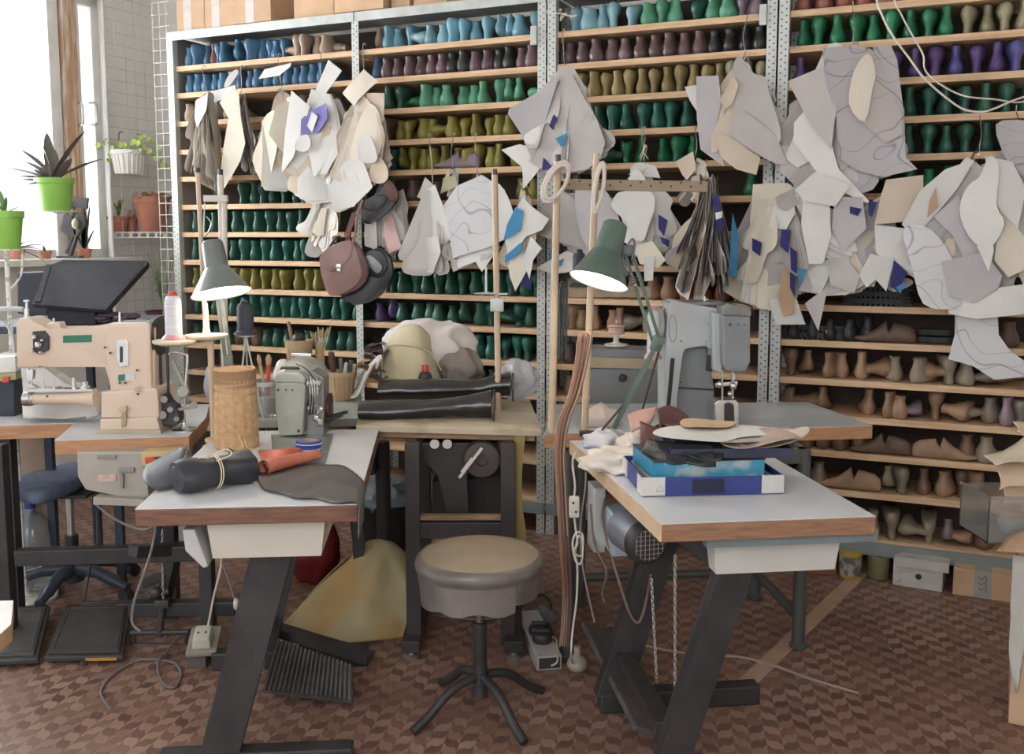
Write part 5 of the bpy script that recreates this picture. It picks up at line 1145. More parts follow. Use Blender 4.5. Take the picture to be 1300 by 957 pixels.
def blade(b, base, d, L, w, droop, side=None, up=.6):
    """lance-shaped leaf as a bent strip with a midrib fold"""
    d = Vector(d).normalized(); s_ = d.cross(Z3)
    if s_.length < .1: s_ = Vector((1, 0, 0))
    s_.normalize(); rows = []
    n = 8
    for i in range(n + 1):
        t = i / n; p = Vector(base) + d * L * t - Z3 * droop * L * t * t
        ww = w * math.sin(PI * min(1, (t * .93 + .07))) ** .7 * (1 if t < .97 else .2)
        rows.append((p - s_ * ww, p + Z3 * (-ww * .35), p + s_ * ww))
    vr = [[b.v(q) for q in r] for r in rows]
    for a, c in zip(vr, vr[1:]):
        for k in (0, 1): b.f((a[k], a[k + 1], c[k + 1], c[k]))
def leafdisc(b, c, r, nrm, n=9):
    nrm = Vector(nrm).normalized(); x = nrm.orthogonal().normalized(); y = nrm.cross(x)
    cv = b.v(Vector(c) - nrm * r * .2); vs = [b.v(Vector(c) + (x * math.cos(t) + y * math.sin(t)) * r * (1 - .25 * math.cos(t))) for t in [2 * PI * i / n for i in range(n)]]
    for i in range(n): b.f((cv, vs[i], vs[(i + 1) % n]))
rr = random.Random(11)
sh_t = lt(72, 330, .15)
# big purple-leaved plant in a lime pot, on a tall thin stand
yp = 4.35
def plant_at(px, py, Y): return at_y(px, py, Y)
p = plant_at(71, 268, yp); r = (plant_at(95, 240, yp) - plant_at(48, 240, yp)).length / 2
h = plant_at(71, 226, yp).z - p.z
pl1 = empty('potted_plant', p, 0, 'purple-leaved spiky plant in a lime green pot high in front of the window', 'plant')
pot(pl1, p, r, h, M_lime); top = p + Z3 * h * .9
b = MB()
for (tx, ty, dy) in ((10, 213, .0), (22, 190, .03), (52, 183, -.02), (63, 168, .02), (88, 200, -.05), (115, 165, .0), (135, 201, .03), (35, 234, -.05), (16, 223, -.04), (30, 205, .05), (100, 190, .05), (70, 188, .06), (48, 215, -.07), (34, 228, .0)):
    tip = plant_at(tx, ty, yp + dy); v_ = tip - top; L = v_.length * 1.0
    base = top + Vector((rr.uniform(-.02, .02), rr.uniform(-.02, .02), 0)); d = (v_ + Z3 * L * .22)
    blade(b, base, d, d.length, .024, .22 * L / d.length * 1.0)
b.build('leaves', M_leafp, pl1, smooth=True, angle=180)
b = MB(); b.lathe([(.0, -.004), (r * .8, -.004), (r * .8, 0), (0, 0)], p, 20); b.beam(p - Z3 * .006, at_left(97, 268, -.03), .02, .008); o = b.build('plant_bracket', M_meshw, None, smooth=True, angle=40); tag(recentre(o), 'white bracket on the window post holding the higher lime green pot', 'bracket')
# second lime pot at the left edge on a mottled white pole
yq = 3.75
p = plant_at(8, 316, yq); r = (plant_at(31, 280, yq) - plant_at(-14, 280, yq)).length / 2; h = plant_at(8, 268, yq).z - p.z
pl2 = empty('potted_plant', p, 0, 'small trailing plant in the lower lime green pot at the left edge', 'plant')
pot(pl2, p, r, h, M_lime); top = p + Z3 * h * .9; b = MB()
for (tx, ty) in ((8, 248), (34, 278), (-5, 255), (24, 262), (0, 240), (14, 252)):
    tip = plant_at(tx, ty, yq + rr.uniform(-.05, .05)); v_ = tip - top; d = v_ + Z3 * v_.length * .25; blade(b, top, d, d.length, .009, .25)
b.build('leaves', M_leaf, pl2, smooth=True, angle=180)
b = MB(); b.lathe([(0, 0), (.12, 0), (.12, .012), (.02, .02), (.0095, .03)], (p.x, p.y, 0), 20); b.cyl((p.x, p.y, .02), (p.x, p.y, p.z - .006), .0095, n=10); b.lathe([(0, -.006), (r * .9, -.006), (r * .9, 0), (0, 0)], p, 20); b.tube(catmull([Vector((p.x, p.y, p.z - .16)), Vector((p.x + .05, p.y, p.z - .10)), Vector((p.x + .06, p.y, p.z - .01))], 5), .004, 6)
o = b.build('plant_stand', mat('flaking_white_paint', (.74, .73, .68), .6, col2=(.40, .36, .26), scale=40, amt=(.55, .62)), None, smooth=True); tag(recentre(o), 'flaking white pole stand under the lower lime green pot', 'plant stand')
# shelf with terracotta pots hung on the mesh
ys = at_left(175, 290, .12).y - .02
q0 = at_y(136, 300, ys); q1 = at_y(253, 294, ys)
shf = empty('wire_shelf', (q0 + q1) / 2, 0, 'cream metal shelf with slots on the wire mesh holding terracotta pots', 'shelf')
b = MB(); b.box(((q0.x + q1.x) / 2, ys + .05, q0.z + .022), (q1.x - q0.x, .14, .006), bev=.001); b.build('shelf_plate', M_meshw, shf)
b = MB(); b.box(((q0.x + q1.x) / 2, ys - .02, q0.z - .006), (q1.x - q0.x, .004, .008)); b.box(((q0.x + q1.x) / 2, ys - .02, q0.z + .022), (q1.x - q0.x, .004, .010))
for i in range(12): x = lerp(q0.x, q1.x, i / 11); b.box((x, ys - .02, q0.z + .008), (.016, .003, .034))
b.prism([(q0.x, q0.z + .024), (q0.x + .08, q0.z + .024), (q0.x + .05, q0.z - .012), (q0.x + .02, q0.z - .012)], ys - .024, ys - .020, 'y'); b.build('slotted_front', mat('cream_metal', (.70, .64, .58), .5), shf)
def small_plant(px, pyb, pyt, w, m, lab, kind, Y=None):
    Y = Y or ys + .05; base = at_y(px, pyb, Y); base.z = q0.z + .0262
    r = w / 2 * Y / FPX; h = (pyb - pyt) * Y / FPX
    root = empty('potted_plant', base, 0, lab, 'plant'); pot(root, base, r, h, m); return root, base + Z3 * h * .9, r
pr_, top, r = small_plant(150, 296, 277, 30, M_terra, 'green spiky seedling in a small terracotta pot on the mesh shelf', 0)
b = MB()
for k in range(16):
    a = rr.uniform(0, 6.28); blade(b, top, (math.cos(a) * .6, math.sin(a) * .4, 1.1 + rr.random()), rr.uniform(.07, .14), .012, .15)
b.build('leaves', M_leaf, pr_, smooth=True, angle=180)
pr_, top, r = small_plant(167, 296, 279, 16, M_terra, 'withered sprig in the tiny terracotta pot behind the seedling', 0, ys + .10)
b = MB()
for k in range(10): a = rr.uniform(0, 6.28); leafdisc(b, top + Vector((math.cos(a) * .02, math.sin(a) * .02, rr.uniform(.01, .05))), .012, (math.cos(a), math.sin(a), .5))
b.build('leaves', M_dry, pr_)
pr_, top, r = small_plant(194, 290, 247, 44, M_terra, 'dry orange flowers in the big terracotta pot on the mesh shelf', 0)
b = MB()
for k in range(60):
    a = rr.uniform(0, 6.28); q = rr.uniform(0, r * 1.1); c_ = top + Vector((math.cos(a) * q, math.sin(a) * q, rr.uniform(.01, .05))); leafdisc(b, c_, rr.uniform(.007, .016), (rr.uniform(-1, 1), rr.uniform(-1, 1), 1))
for k in range(12): a = rr.uniform(0, 6.28); b.cyl(top, top + Vector((math.cos(a) * r, math.sin(a) * r, .04)), .001, n=4)
b.build('flowers', M_dry, pr_)
# hanging white ribbed pot with ivy
Yh = at_left(165, 200, .16).y; base = at_y(164, 221, Yh); r = 21 * Yh / FPX; h = 29 * Yh / FPX
iv = empty('potted_plant', base, 0, 'pale ivy in a ribbed white pot hooked high on the wire mesh', 'plant'); pot(iv, base, r, h, M_meshw, ribs=True); top = base + Z3 * h * .95
b = MB()
pth = [(135, 178, .0), (140, 192, -.02), (150, 182, 0), (160, 185, -.05), (178, 172, 0), (180, 188, -.04), (190, 180, 0), (195, 175, .0), (138, 200, -.02), (152, 188, -.07), (186, 194, 0), (200, 205, 0), (207, 213, 0), (214, 216, 0), (170, 180, -.05), (127, 186, 0), (165, 190, -.08), (176, 183, -.08), (198, 190, 0), (190, 196, 0)]
for (a, c, dy) in pth:
    for k in range(2): leafdisc(b, at_y(a + rr.uniform(-4, 4), c + rr.uniform(-4, 4), Yh + dy + rr.uniform(-.02, .02)), rr.uniform(.012, .019), (rr.uniform(-.6, .6), -1, rr.uniform(0, .8)))
b.build('leaves', M_ivy, iv)
b = MB()
for ends in ([(164, 192), (145, 185), (132, 180)], [(170, 192), (190, 185), (205, 205), (214, 216)], [(168, 192), (178, 175)], [(160, 192), (150, 183)]):
    b.tube(catmull([at_y(a, c, Yh - .02) for a, c in ends], 5), .0018, 5)
b.build('stems', M_leaf, iv)
b = MB(); b.tube(catmull([at_y(152, 192, Yh), at_y(151, 170, Yh + .05), at_y(156, 168, Yh + .1)], 5), .003, 6); b.tube(catmull([at_y(178, 192, Yh), at_y(178, 174, Yh + .06), at_y(174, 170, Yh + .1)], 5), .003, 6); b.build('hook', M_black, iv)
# feathery papyrus-like plant in a dark red pot, low
Yf = ys + .02; base = at_y(208, 412, Yf); r = 22 * Yf / FPX; h = 18 * Yf / FPX
fe = empty('potted_plant', base, 0, 'tall feathery green plant in a dark red trough against the mesh', 'plant'); pot(fe, base, r, h, mat('dark_red_plastic', (.16, .04, .04), .5)); top = base + Z3 * h * .9
b = MB()
for k in range(26):
    a = rr.uniform(0, 6.28); d = Vector((math.cos(a) * .22, math.sin(a) * .14, 1)); L = rr.uniform(.2, .36); tip = top + d * L
    b.tube([top, top + d * L * .5 + Vector((.004, 0, 0)), tip], .0012, 4)
    for j in range(9):
        t = rr.uniform(.35, 1); a2 = rr.uniform(0, 6.28); blade(b, top + d * L * t, (math.cos(a2), math.sin(a2), .4), rr.uniform(.02, .045), .0028, .4)
b.build('fronds', mat('feathery_green', (.20, .34, .10), .6, col2=(.30, .42, .16)), fe)
# stuff on the window ledge: snake plant, dark leaves, reddish plants
zs = sill + .0132
def ledge(px, Yoff=.10): 
    q = at_left(px, 335, Yoff); return Vector((q.x, q.y, zs))
sn = ledge(108); snp = empty('potted_plant', sn, 0, 'upright snake plant with long dark green blades on the window sill', 'plant'); pot(snp, sn, .04, .05, M_terra); b = MB()
for (px, py) in ((115, 255), (108, 275), (120, 290), (99, 300), (103, 268)):
    tip = at_y(px, py, sn.y); v_ = tip - (sn + Z3 * .045); blade(b, sn + Z3 * .045, v_, v_.length, .017, .0)
b.build('leaves', M_leafd, snp, smooth=True, angle=180)
s2 = ledge(58); sp2 = empty('potted_plant', s2, 0, 'short dark green blades just above the black lid on the sill', 'plant'); pot(sp2, s2, .035, .04, M_terra); b = MB()
for (px, py) in ((55, 312), (52, 322), (66, 318), (62, 326)):
    tip = at_y(px, py, s2.y); v_ = tip - (s2 + Z3 * .035); blade(b, s2 + Z3 * .035, v_, v_.length, .015, .0)
b.build('leaves', M_leafd, sp2, smooth=True, angle=180)
s3 = ledge(20, .06); sp3 = empty('potted_plant', s3, 0, 'reddish leafy plant on the sill under the lower lime pot', 'plant'); pot(sp3, s3, .05, .05, M_terra); b = MB()
for k in range(30): a = rr.uniform(0, 6.28); blade(b, s3 + Z3 * .045, (math.cos(a), math.sin(a) * .5, rr.uniform(.0, .8)), rr.uniform(.08, .20), .010, .45)
b.build('leaves', mat('reddish_leaf', (.34, .16, .10), .55, col2=(.20, .22, .07), scale=12), sp3, smooth=True, angle=180)

# black scanner-like lid and the dark bracket behind it
Yb = 4.0
b = MB()
lid = [(40, 383), (62, 335), (68, 329), (80, 328), (187, 330), (186, 337), (136, 392), (60, 396)]
bl = empty('black_case', at_y(110, 392, Yb), 0, 'open black textile case tilted up behind the beige sewing machine', 'case')
M_cs = mat('black_textile', (.022, .022, .028), .75, col2=(.035, .035, .045), scale=40, bump=.3, bscale=200)
o3 = [at_y(a, c, Yb + d) for a, c, d in ((40, 386, -.14), (62, 337, .10), (80, 330, .12), (187, 331, .12), (186, 336, .10), (134, 393, -.14))]
b = MB(); nv = Vector((0, -.8, .5)).normalized() * .03
A = [b.v(p) for p in o3]; B_ = [b.v(p - nv) for p in o3]; b.f(A); b.f(B_[::-1])
for i in range(6): b.f((A[i], B_[i], B_[(i + 1) % 6], A[(i + 1) % 6]))
b.build('lid', M_cs, bl)
b = MB(); b.beam(at_y(62, 337, Yb + .06), at_y(48, 384, Yb - .18), .02, .012); b.build('lid_strap', M_cs, bl)
b = MB(); trace(b, [(22, 346), (62, 345), (60, 400), (40, 402), (22, 398)], Yb + .16, .14, .006); b.build('side_wall', mat('bluish_black', (.05, .055, .075), .6), bl)
b = MB(); trace(b, [(60, 390), (120, 388), (122, 412), (60, 414)], Yb - .08, .18, .006); b.build('base_box', M_cs, bl)
b = MB(); q = at_y(-20, 398, Yb); qq = at_y(150, 412, Yb); b.box(((q.x + qq.x) / 2, Yb + .21, qq.z - .015), (qq.x - q.x + .04, .6, .03), bev=.003)
for xx in (q.x, (q.x + qq.x) / 2, qq.x): b.box((xx, Yb + .35, (qq.z - .03) / 2), (.03, .03, qq.z - .03)); b.box((xx, Yb - .07, (qq.z - .03) / 2), (.03, .03, qq.z - .03))
o = b.build('side_table', mat('dark_blue_bench', (.05, .07, .10), .6), None); tag(recentre(o), 'dark side table under the open black case by the window', 'table')
b = MB()
for k in range(16): b.ell(at_y(150 + rr.uniform(-22, 22), 404 + rr.uniform(-5, 3), Yb - .05 + rr.uniform(-.06, .06)), (.03, .03, .012), 8, 5)
o = b.build('wrinkled_scraps', mat('plum_scrap', (.10, .06, .09), .7, bump=.5), None, smooth=True); tag(recentre(o), 'crumpled plum-coloured scraps next to the open black case', 'scraps')
Yd = ledge(93, .10).y
dv = empty('desk_lamp_bracket', (at_y(84, 330, Yd).x, Yd, zs), 0, 'black angled metal bracket standing dark against the window', 'bracket')
b = MB(); trace(b, [(90, 250), (112, 251), (110, 265), (90, 262)], Yd, .02, .002); trace(b, [(80, 272), (92, 275), (107, 268), (109, 285), (98, 300), (86, 300), (76, 292)], Yd, .02, .003)
b.beam(at_y(92, 258, Yd + .01), at_y(96, 300, Yd + .01), .02, .012); b.beam(at_y(98, 298, Yd + .01), at_y(88, 330, Yd + .01), .03, .012); b.beam(at_y(108, 262, Yd + .01), at_y(84, 322, Yd + .01), .012, .010); b.box((at_y(88, 330, Yd).x, Yd + .01, zs + .006), (.12, .06, .012)); b.build('bracket_frame', M_black, dv)
b = MB(); b.ell(at_y(96, 284, Yd - .01), (.022, .012, .030), 14, 8); b.build('oval_plate', mat('olive_plate', (.24, .22, .14), .5), dv, smooth=True)

# things at the left edge: pale box corner, radiator-like green frame
b = MB(); trace(b, [(-30, 455), (19, 452), (20, 472), (-30, 476)], 3.55, .25, .004); b.build  # pale machine head at the edge
wm = empty('machine_corner', (at_y(0, 476, 3.55).x, 3.55, TZ + .0), 0, 'pale enamel machine corner with orange button cut off by the left edge', 'machine')
b.build('cover', M_whitep, wm, smooth=True, angle=40)
b = MB(); trace(b, [(-30, 476), (20, 472), (20, 482), (-30, 488)], 3.56, .22, .002); b.build('button_rail', mat('yellowed_rail', (.42, .40, .22), .5), wm)
b = MB(); trace(b, [(3, 479), (11, 478), (11, 485), (3, 486)], 3.55, .012, .001); b.build('orange_button', MATS['red_plastic'], wm)
b = MB(); trace(b, [(-30, 487), (18, 483), (18, 539), (-30, 541)], 3.58, .2, .004); b.build('base', mat('navy_black', (.03, .035, .05), .5), wm)
b = MB(); b.tube(catmull([at_y(-10, 394, 3.7), at_y(14, 392, 3.7), at_y(30, 393, 3.7)], 5), .010, 10); b.tube(catmull([at_y(-5, 404, 3.72), at_y(10, 415, 3.72), at_y(17, 435, 3.72), at_y(18, 470, 3.7)], 5), .005, 8); b.build('hose', mat('pale_hose', (.55, .57, .58), .4), wm, smooth=True)

# ---------------------------------------------------------------- lamps
M_lgreen = mat('sage_green_enamel', (.085, .135, .105), .32, col2=(.07, .115, .09), coat=.4); M_lgrey = mat('slate_enamel', (.15, .17, .165), .35, col2=(.13, .15, .145), coat=.3)
M_shin = mat('lamp_inside', (.85, .83, .78), .5); M_bulb = emis('glowing_bulb', (1, .93, .80), 9.0)
def shade(root, topc, axis, r_top, Lc, L, r_rim, m):
    ax = Vector(axis).normalized(); topc = Vector(topc)
    b = MB(); b.lathe([(0, 0), (r_top * .8, .0), (r_top * .97, .006), (r_top, .014), (r_top * 1.12, Lc), (r_top * 1.22, Lc + .004), (r_rim, L), (r_rim * 1.02, L + .002), (r_rim * .985, L), (r_top * 1.15, Lc + .010), (r_top * 1.05, Lc)], topc, 40, axis=ax, cap=False); b.build('lamp_shade', m, root, smooth=True, angle=35)
    b = MB(); b.lathe([(r_rim * .975, L - .001), (r_top * 1.13, Lc + .012), (r_top * .5, Lc + .008), (0, Lc + .008)], topc, 40, axis=ax, cap=False); b.build('shade_lining', M_shin, root, smooth=True)
    b = MB(); b.lathe([(.0, Lc), (.014, Lc + .004), (.018, Lc + .02), (.030, Lc + .045), (.031, Lc + .06), (.018, Lc + .078), (0, Lc + .082)], topc, 20, axis=ax); b.build('bulb', M_bulb, root, smooth=True)
    l = bpy.data.lights.new('lamp_light', 'POINT'); l.energy = 1.3; l.color = (1, .90, .74); l.shadow_soft_size = .03; o = bpy.data.objects.new('lamp_light', l); COL.objects.link(o); o.location = topc + ax * (Lc + .10)
# green lamp on the right table
Yl = 3.02
gl = empty('desk_lamp', (at_y(778, 545, Yl).x, Yl, TZ), 0, 'dark green adjustable desk lamp, lit, clamped to the right table', 'lamp')
tc0 = at_y(782, 283, Yl + .02); rimc = at_y(760, 357, Yl - .03)
ax = rimc - tc0; r_t = 16 * Yl / FPX; r_r = 37.5 * Yl / FPX
shade(gl, tc0, ax, r_t, ax.length * .50, ax.length * 1.0, r_r, M_lgreen)
def arms(root, a, c, m, gap=.022, r=.0042, bars=2):
    a = Vector(a); c = Vector(c); sdv = (c - a).cross(Vector((0, 1, 0))).normalized() * gap / 2
    for s_ in (1, -1):
        b = MB(); b.beam(a + sdv * s_, c + sdv * s_, .010, .007, up=(0, 1, 0)); b.build('arm', m, root)
j0 = at_y(797, 318, Yl + .03); j1 = at_y(834, 436, Yl + .06); j2 = at_y(779, 544, Yl + .02)
arms(gl, j0, j1, M_lgreen); 
b = MB(); b.beam(j1, j2, .014, .016, up=(0, 1, 0)); b.build('lower_arm', M_lgreen, gl)
b = MB(); b.beam(at_y(838, 440, Yl + .07), at_y(815, 522, Yl + .05), .006, .006, up=(0, 1, 0)); b.beam(at_y(800, 504, Yl + .03), at_y(764, 546, Yl + .02), .006, .006, up=(0, 1, 0)); b.build('strut', M_black, gl)
b = MB(); b.box(j0, (.04, .02, .035), bev=.005); b.cyl(j0 + Vector((0, -.02, 0)), j0 + Vector((0, .02, 0)), .012); b.beam(at_y(789, 325, Yl + .02), at_y(796, 350, Yl + .02), .01, .01); b.build('joint', M_lgreen, gl, smooth=True, angle=35); b = MB(); b.box(j1, (.035, .025, .05), bev=.006, rot=Matrix.Rotation(.3, 3, 'Y')); b.cyl(j1 + Vector((.01, -.02, .01)), j1 + Vector((.01, .02, .01)), .014); b.build('joint', M_lgreen, gl, smooth=True, angle=35)
b = MB()
for k in range(2):
    p0 = j0 + Vector((.012 - .02 * k, -.006, -.03)); p1 = j0.lerp(j1, .45) + Vector((.008 - .016 * k, -.006, 0)); d = p1 - p0; x = d.orthogonal().normalized(); y = d.normalized().cross(x)
    b.tube([p0 + d * (i / 120) + (x * math.cos(i * .9) + y * math.sin(i * .9)) * .004 for i in range(121)], .0009, 4)
b.build('spring', M_chrome, gl)
b = MB(); b.tube(catmull([at_y(797, 310, Yl), at_y(803, 303, Yl), at_y(806, 312, Yl + .02), at_y(802, 330, Yl + .02)], 5), .003, 6); b.build('cord', M_cable_g, gl)
b = MB(); b.lathe([(.022, 0), (.022, .012), (.012, .02), (.012, .03)], (j2.x, j2.y, TZ), 16); b.box((j2.x - .03, j2.y + .01, TZ + .006), (.05, .03, .012), bev=.003); b.build('clamp', M_black, gl, smooth=True, angle=35)
# grey lamp on the left
Yl2 = 3.16
g2 = empty('desk_lamp', (at_y(292, 535, Yl2 + .1).x, Yl2 + .1, TZ), 0, 'slate grey desk lamp, lit, above the cone of twine on the left', 'lamp')
tc0 = at_y(269, 306, Yl2 + .0); rimc = at_y(281, 372, Yl2 - .035); ax = rimc - tc0
shade(g2, tc0, ax, 13.5 * Yl2 / FPX, ax.length * .52, ax.length, 37 * Yl2 / FPX, M_lgrey)
ja = at_y(279, 378, Yl2 + .07); jb = at_y(290, 458, Yl2 + .10)
arms(g2, ja, jb, M_lgrey, .018); b = MB(); b.box(ja, (.02, .02, .02), bev=.003); b.build('joint', M_lgrey, g2); b = MB(); b.box(jb, (.03, .02, .035), bev=.004); b.build('joint', M_lgrey, g2); b = MB(); b.beam(at_y(275, 345, Yl2 + .03), ja, .012, .010); b.build('shade_stem', M_lgrey, g2)
b = MB(); b.cyl(jb, (jb.x, jb.y, TZ + .01), .006, n=10); b.lathe([(0, 0), (.05, 0), (.05, .01), (.012, .018), (0, .02)], (jb.x, jb.y, TZ), 24); b.build('base', M_lgrey, g2, smooth=True, angle=35)

# ---------------------------------------------------------------- thread stands
M_polew = mat('varnished_pale_pole', (.56, .43, .30), .45, col2=(.50, .37, .25), scale=12); M_tanbar = mat('tan_drilled_bar', (.36, .27, .19), .55, col2=(.31, .23, .16), scale=6)
def pole(root, px0, py0, px1, py1, Y, r, m=M_polew, cap=M_black, zfoot=TZ, name='pole'):
    a = at_y(px0, py0, Y); c = at_y(px1, py1, Y); b = MB(); b.cyl(c, a, r, n=14)
    for t in (.12, .62): q = c.lerp(a, t); b.cyl(q, q + (a - c).normalized() * .012, r * 1.18, n=14)
    b.build(name, m, root, smooth=True, angle=35)
    b = MB(); b.cyl(a, a + (a - c).normalized() * .022, r * .85, n=14); b.build('pole_cap', cap, root, smooth=True, angle=35)
M_bcap = mat('dark_brown_cap', (.09, .05, .045), .4)
Yt = 3.30
ws = empty('thread_stand', (at_y(725, 505, Yt).x, Yt, TZ), 0, 'three tall pale poles with a drilled tan crossbeam above the centre table', 'thread stand')
Yp1 = at_z(629, 520, TZ + .012).y; 
pole(ws, 628, 222, 633, 520, Yp1, .0115, cap=M_bcap); pole(ws, 708, 205, 700, 549, Yt - .02, .0120, cap=M_bcap); pole(ws, 757, 203, 742, 547, Yt, .0118, cap=M_polew)
b = MB(); b.beam(at_y(716, 234, Yt + .03), at_y(896, 237, Yt + .10), .02, .036, up=(0, 0, 1), bev=.002); b.build('crossbeam', M_tanbar, ws)
for i in range(14):
    b = MB(); p = at_y(716, 232, Yt + .02).lerp(at_y(896, 235, Yt + .09), (i + .5) / 14) + Z3 * ((i % 2) * .012 - .006); b.cyl(p - Vector((0, .003, 0)), p + Vector((0, .004, 0)), .0035, n=8); b.build('drilled_hole', M_black, ws)
for px, py, w in ((735, 373, 32),):
    pass
b = MB(); c = at_y(631, 373, Yp1); b.lathe([(0, 0), (.045, 0), (.048, .003), (.012, .006), (.004, .008), (.004, .10), (0, .10)], c + Vector((-.04, 0, 0)), 24); b.box(c + Vector((0, 0, -.04)), (.05, .03, .05), bev=.004); b.beam(c + Vector((-.04, 0, .0)), c + Vector((.04, 0, -.0)), .02, .006); b.build('spool_holder', M_steel, ws, smooth=True, angle=35)
b = MB(); q0, q1 = at_y(704, 369, Yt - .03), at_y(826, 371, Yt + .10)
q0, q1 = at_y(702, 371, Yt + .10), at_y(826, 371, Yt + .10); b.box(((q0.x + q1.x) / 2, Yt + .12, q0.z), (q1.x - q0.x, .03, .036), bev=.002); b.build('lower_crossbeam', M_tanbar, ws)
# loops of white cord on the pole tops
def coil(px, py, rx, ry, Y, n, lab, tilt=0):
    b = MB(); c = at_y(px, py, Y); pts = []
    for i in range(n * 24 + 1):
        a = 2 * PI * i / 24; k = 1 - .12 * math.sin(i * .13); x = rx * k * math.cos(a); z_ = ry * k * math.sin(a)
        pts.append(c + Vector((x * math.cos(tilt) - z_ * math.sin(tilt), -.012 + .004 * (i / 24) , x * math.sin(tilt) + z_ * math.cos(tilt))))
    b.tube(pts, .0062, 7); o = b.build('cord_coil', mat('white_cord', (.72, .64, .56), .7), None, smooth=True); tag(recentre(o), lab, 'cord')
coil(706, 231, .030, .066, Yt - .04, 5, 'white cord loop hung over the middle pole of the thread stand', -.5)
coil(760, 238, .014, .075, Yt - .03, 3, 'narrow white cord loop hung on the right pole of the thread stand', -.15)
def cone_spool(px, pyb, pyt, w, Y, m, lab, tip=None, base_m=None, cyl=False, zb=None):
    p = at_y(px, pyb, Y); h = (pyb - pyt) * Y / FPX; r = w / 2 * Y / FPX
    root = empty('thread_spool', p, 0, lab, 'thread spool', 'spools of thread')
    b = MB(); b.lathe([(0, h * .0), (r, h * .10), (r * 1.0, h * .14), (r * .98, h * .80), (r * .80, h * .90), (r * .4, h * .93), (0, h * .93)], p, 28); b.build('thread', m, root, smooth=True, angle=50)
    b = MB(); b.lathe([(0, 0), (r * 1.45, 0), (r * 1.4, h * .04), (r * .95, h * .12), (r * .9, h * .13)], p, 28); b.build('spool_base', base_m or m, root, smooth=True, angle=50)
    b = MB(); b.lathe([(r * .5, h * .90), (r * .55, h * .92), (r * .5, h), (r * .3, h * 1.01), (0, h * 1.01)], p, 20); b.build('spool_tip', tip or m, root, smooth=True, angle=50)
M_pinkp = mat('pink_plastic', (.62, .28, .33), .4); M_redp = MATS['red_plastic']; M_whthr = mat('white_thread', (.72, .71, .74), .6, bump=.4, bscale=300, stretch=(1, 1, 20)); M_blkthr = mat('black_thread', (.045, .05, .07), .6, bump=.4, bscale=300, stretch=(1, 1, 20))
Ys1 = 3.12
st1 = empty('thread_stand', (at_y(262, 520, Ys1).x, Ys1, TZ), 0, 'cream spool stand with two round plates left of the slate grey lamp', 'thread stand')
M_cdisc = mat('cream_disc', (.68, .58, .44), .45)
for px, py, rpx, dy in ((222, 434, 27, -.04), (262, 427, 27, .02)):
    b = MB(); c = at_y(px, py, Ys1 + dy); r = rpx * Ys1 / FPX; b.lathe([(0, -.012), (r * .5, -.012), (r * .95, -.004), (r, 0), (r, .006), (r * .3, .009), (0, .009)], c, 36); b.build('spool_plate', M_cdisc, st1, smooth=True, angle=35)
b = MB(); c = at_y(262, 424, Ys1 + .02); b.lathe([(.014, 0), (.010, .02), (.008, .045), (.003, .05), (.003, .06), (0, .06)], c, 14); b.build('spool_pin', M_cdisc, st1, smooth=True)
b = MB(); b.cyl(at_y(267, 430, Ys1 + .02), (at_y(270, 515, Ys1 + .02).x, Ys1 + .02, TZ), .010, n=12); b.lathe([(0, 0), (.028, 0), (.028, .008), (.012, .014)], (at_y(270, 515, Ys1 + .02).x, Ys1 + .02, TZ), 16); b.build('pole', M_polew, st1, smooth=True)
b = MB(); b.beam(at_y(222, 439, Ys1 - .03), at_y(268, 434, Ys1 + .02), .02, .008); b.build('arm', M_polew, st1)
b = MB(); b.cyl(at_y(263, 422, Ys1 + .05), at_y(260, 385, Ys1 + .05), .009, n=12); b.cyl(at_y(261, 420, Ys1 + .06), at_y(251, 219, Ys1 + .06), .0075, n=12); b.build('tall_pole', M_polew, st1, smooth=True)
b = MB(); b.cyl(at_y(251, 219, Ys1 + .06), at_y(251, 213, Ys1 + .06), .0085, n=12); b.build('pole_cap', M_black, st1)
cone_spool(221, 431, 370, 21, Ys1 - .04, M_whthr, 'white thread spool with red tip and pink base on the cream plate', M_redp, M_pinkp)
Ys2 = 3.45
st2 = empty('thread_stand', (at_y(285, 520, Ys2).x, Ys2, TZ), 0, 'pair of pale tubes with a drilled cross plate rising behind the slate lamp', 'thread stand')
b = MB(); b.cyl(at_y(280, 222, Ys2), at_y(283, 415, Ys2), .010, n=12); b.cyl((at_y(283, 415, Ys2).x, Ys2, TZ), at_y(283, 415, Ys2), .010, n=12); b.build('pole', mat('cream_tube', (.66, .60, .52), .45), st2, smooth=True)
b = MB(); b.cyl(at_y(285, 250, Ys2 - .03), at_y(286, 420, Ys2 - .03), .009, n=12); b.cyl((at_y(286, 420, Ys2 - .03).x, Ys2 - .03, TZ), at_y(286, 420, Ys2 - .03), .009, n=12); b.build('pole', MATS['cream_tube'], st2, smooth=True)
b = MB(); q0, q1 = at_y(259, 252, Ys2 - .04), at_y(289, 252, Ys2 - .04); b.box(((q0.x + q1.x) / 2, Ys2 - .04, q0.z), (q1.x - q0.x, .024, .022), bev=.002); b.build('cross_plate', MATS['cream_metal'], st2)
b = MB(); b.tube(catmull([at_y(260, 257, Ys2 - .04), at_y(259, 300, Ys2 - .04), at_y(268, 285, Ys2 - .04), at_y(262, 275, Ys2 - .04)], 5), .0022, 6); b.build('thread_hook', M_chrome, st2)
b = MB(); b.cyl(at_y(280, 222, Ys2), at_y(280, 215, Ys2), .0085, n=12); b.build('pole_cap', M_black, st2)
Ys3 = 3.5
st3 = empty('thread_stand', (at_y(312, 500, Ys3).x, Ys3, TZ), 0, 'grey three-legged spool stand holding the navy black spool', 'thread stand')
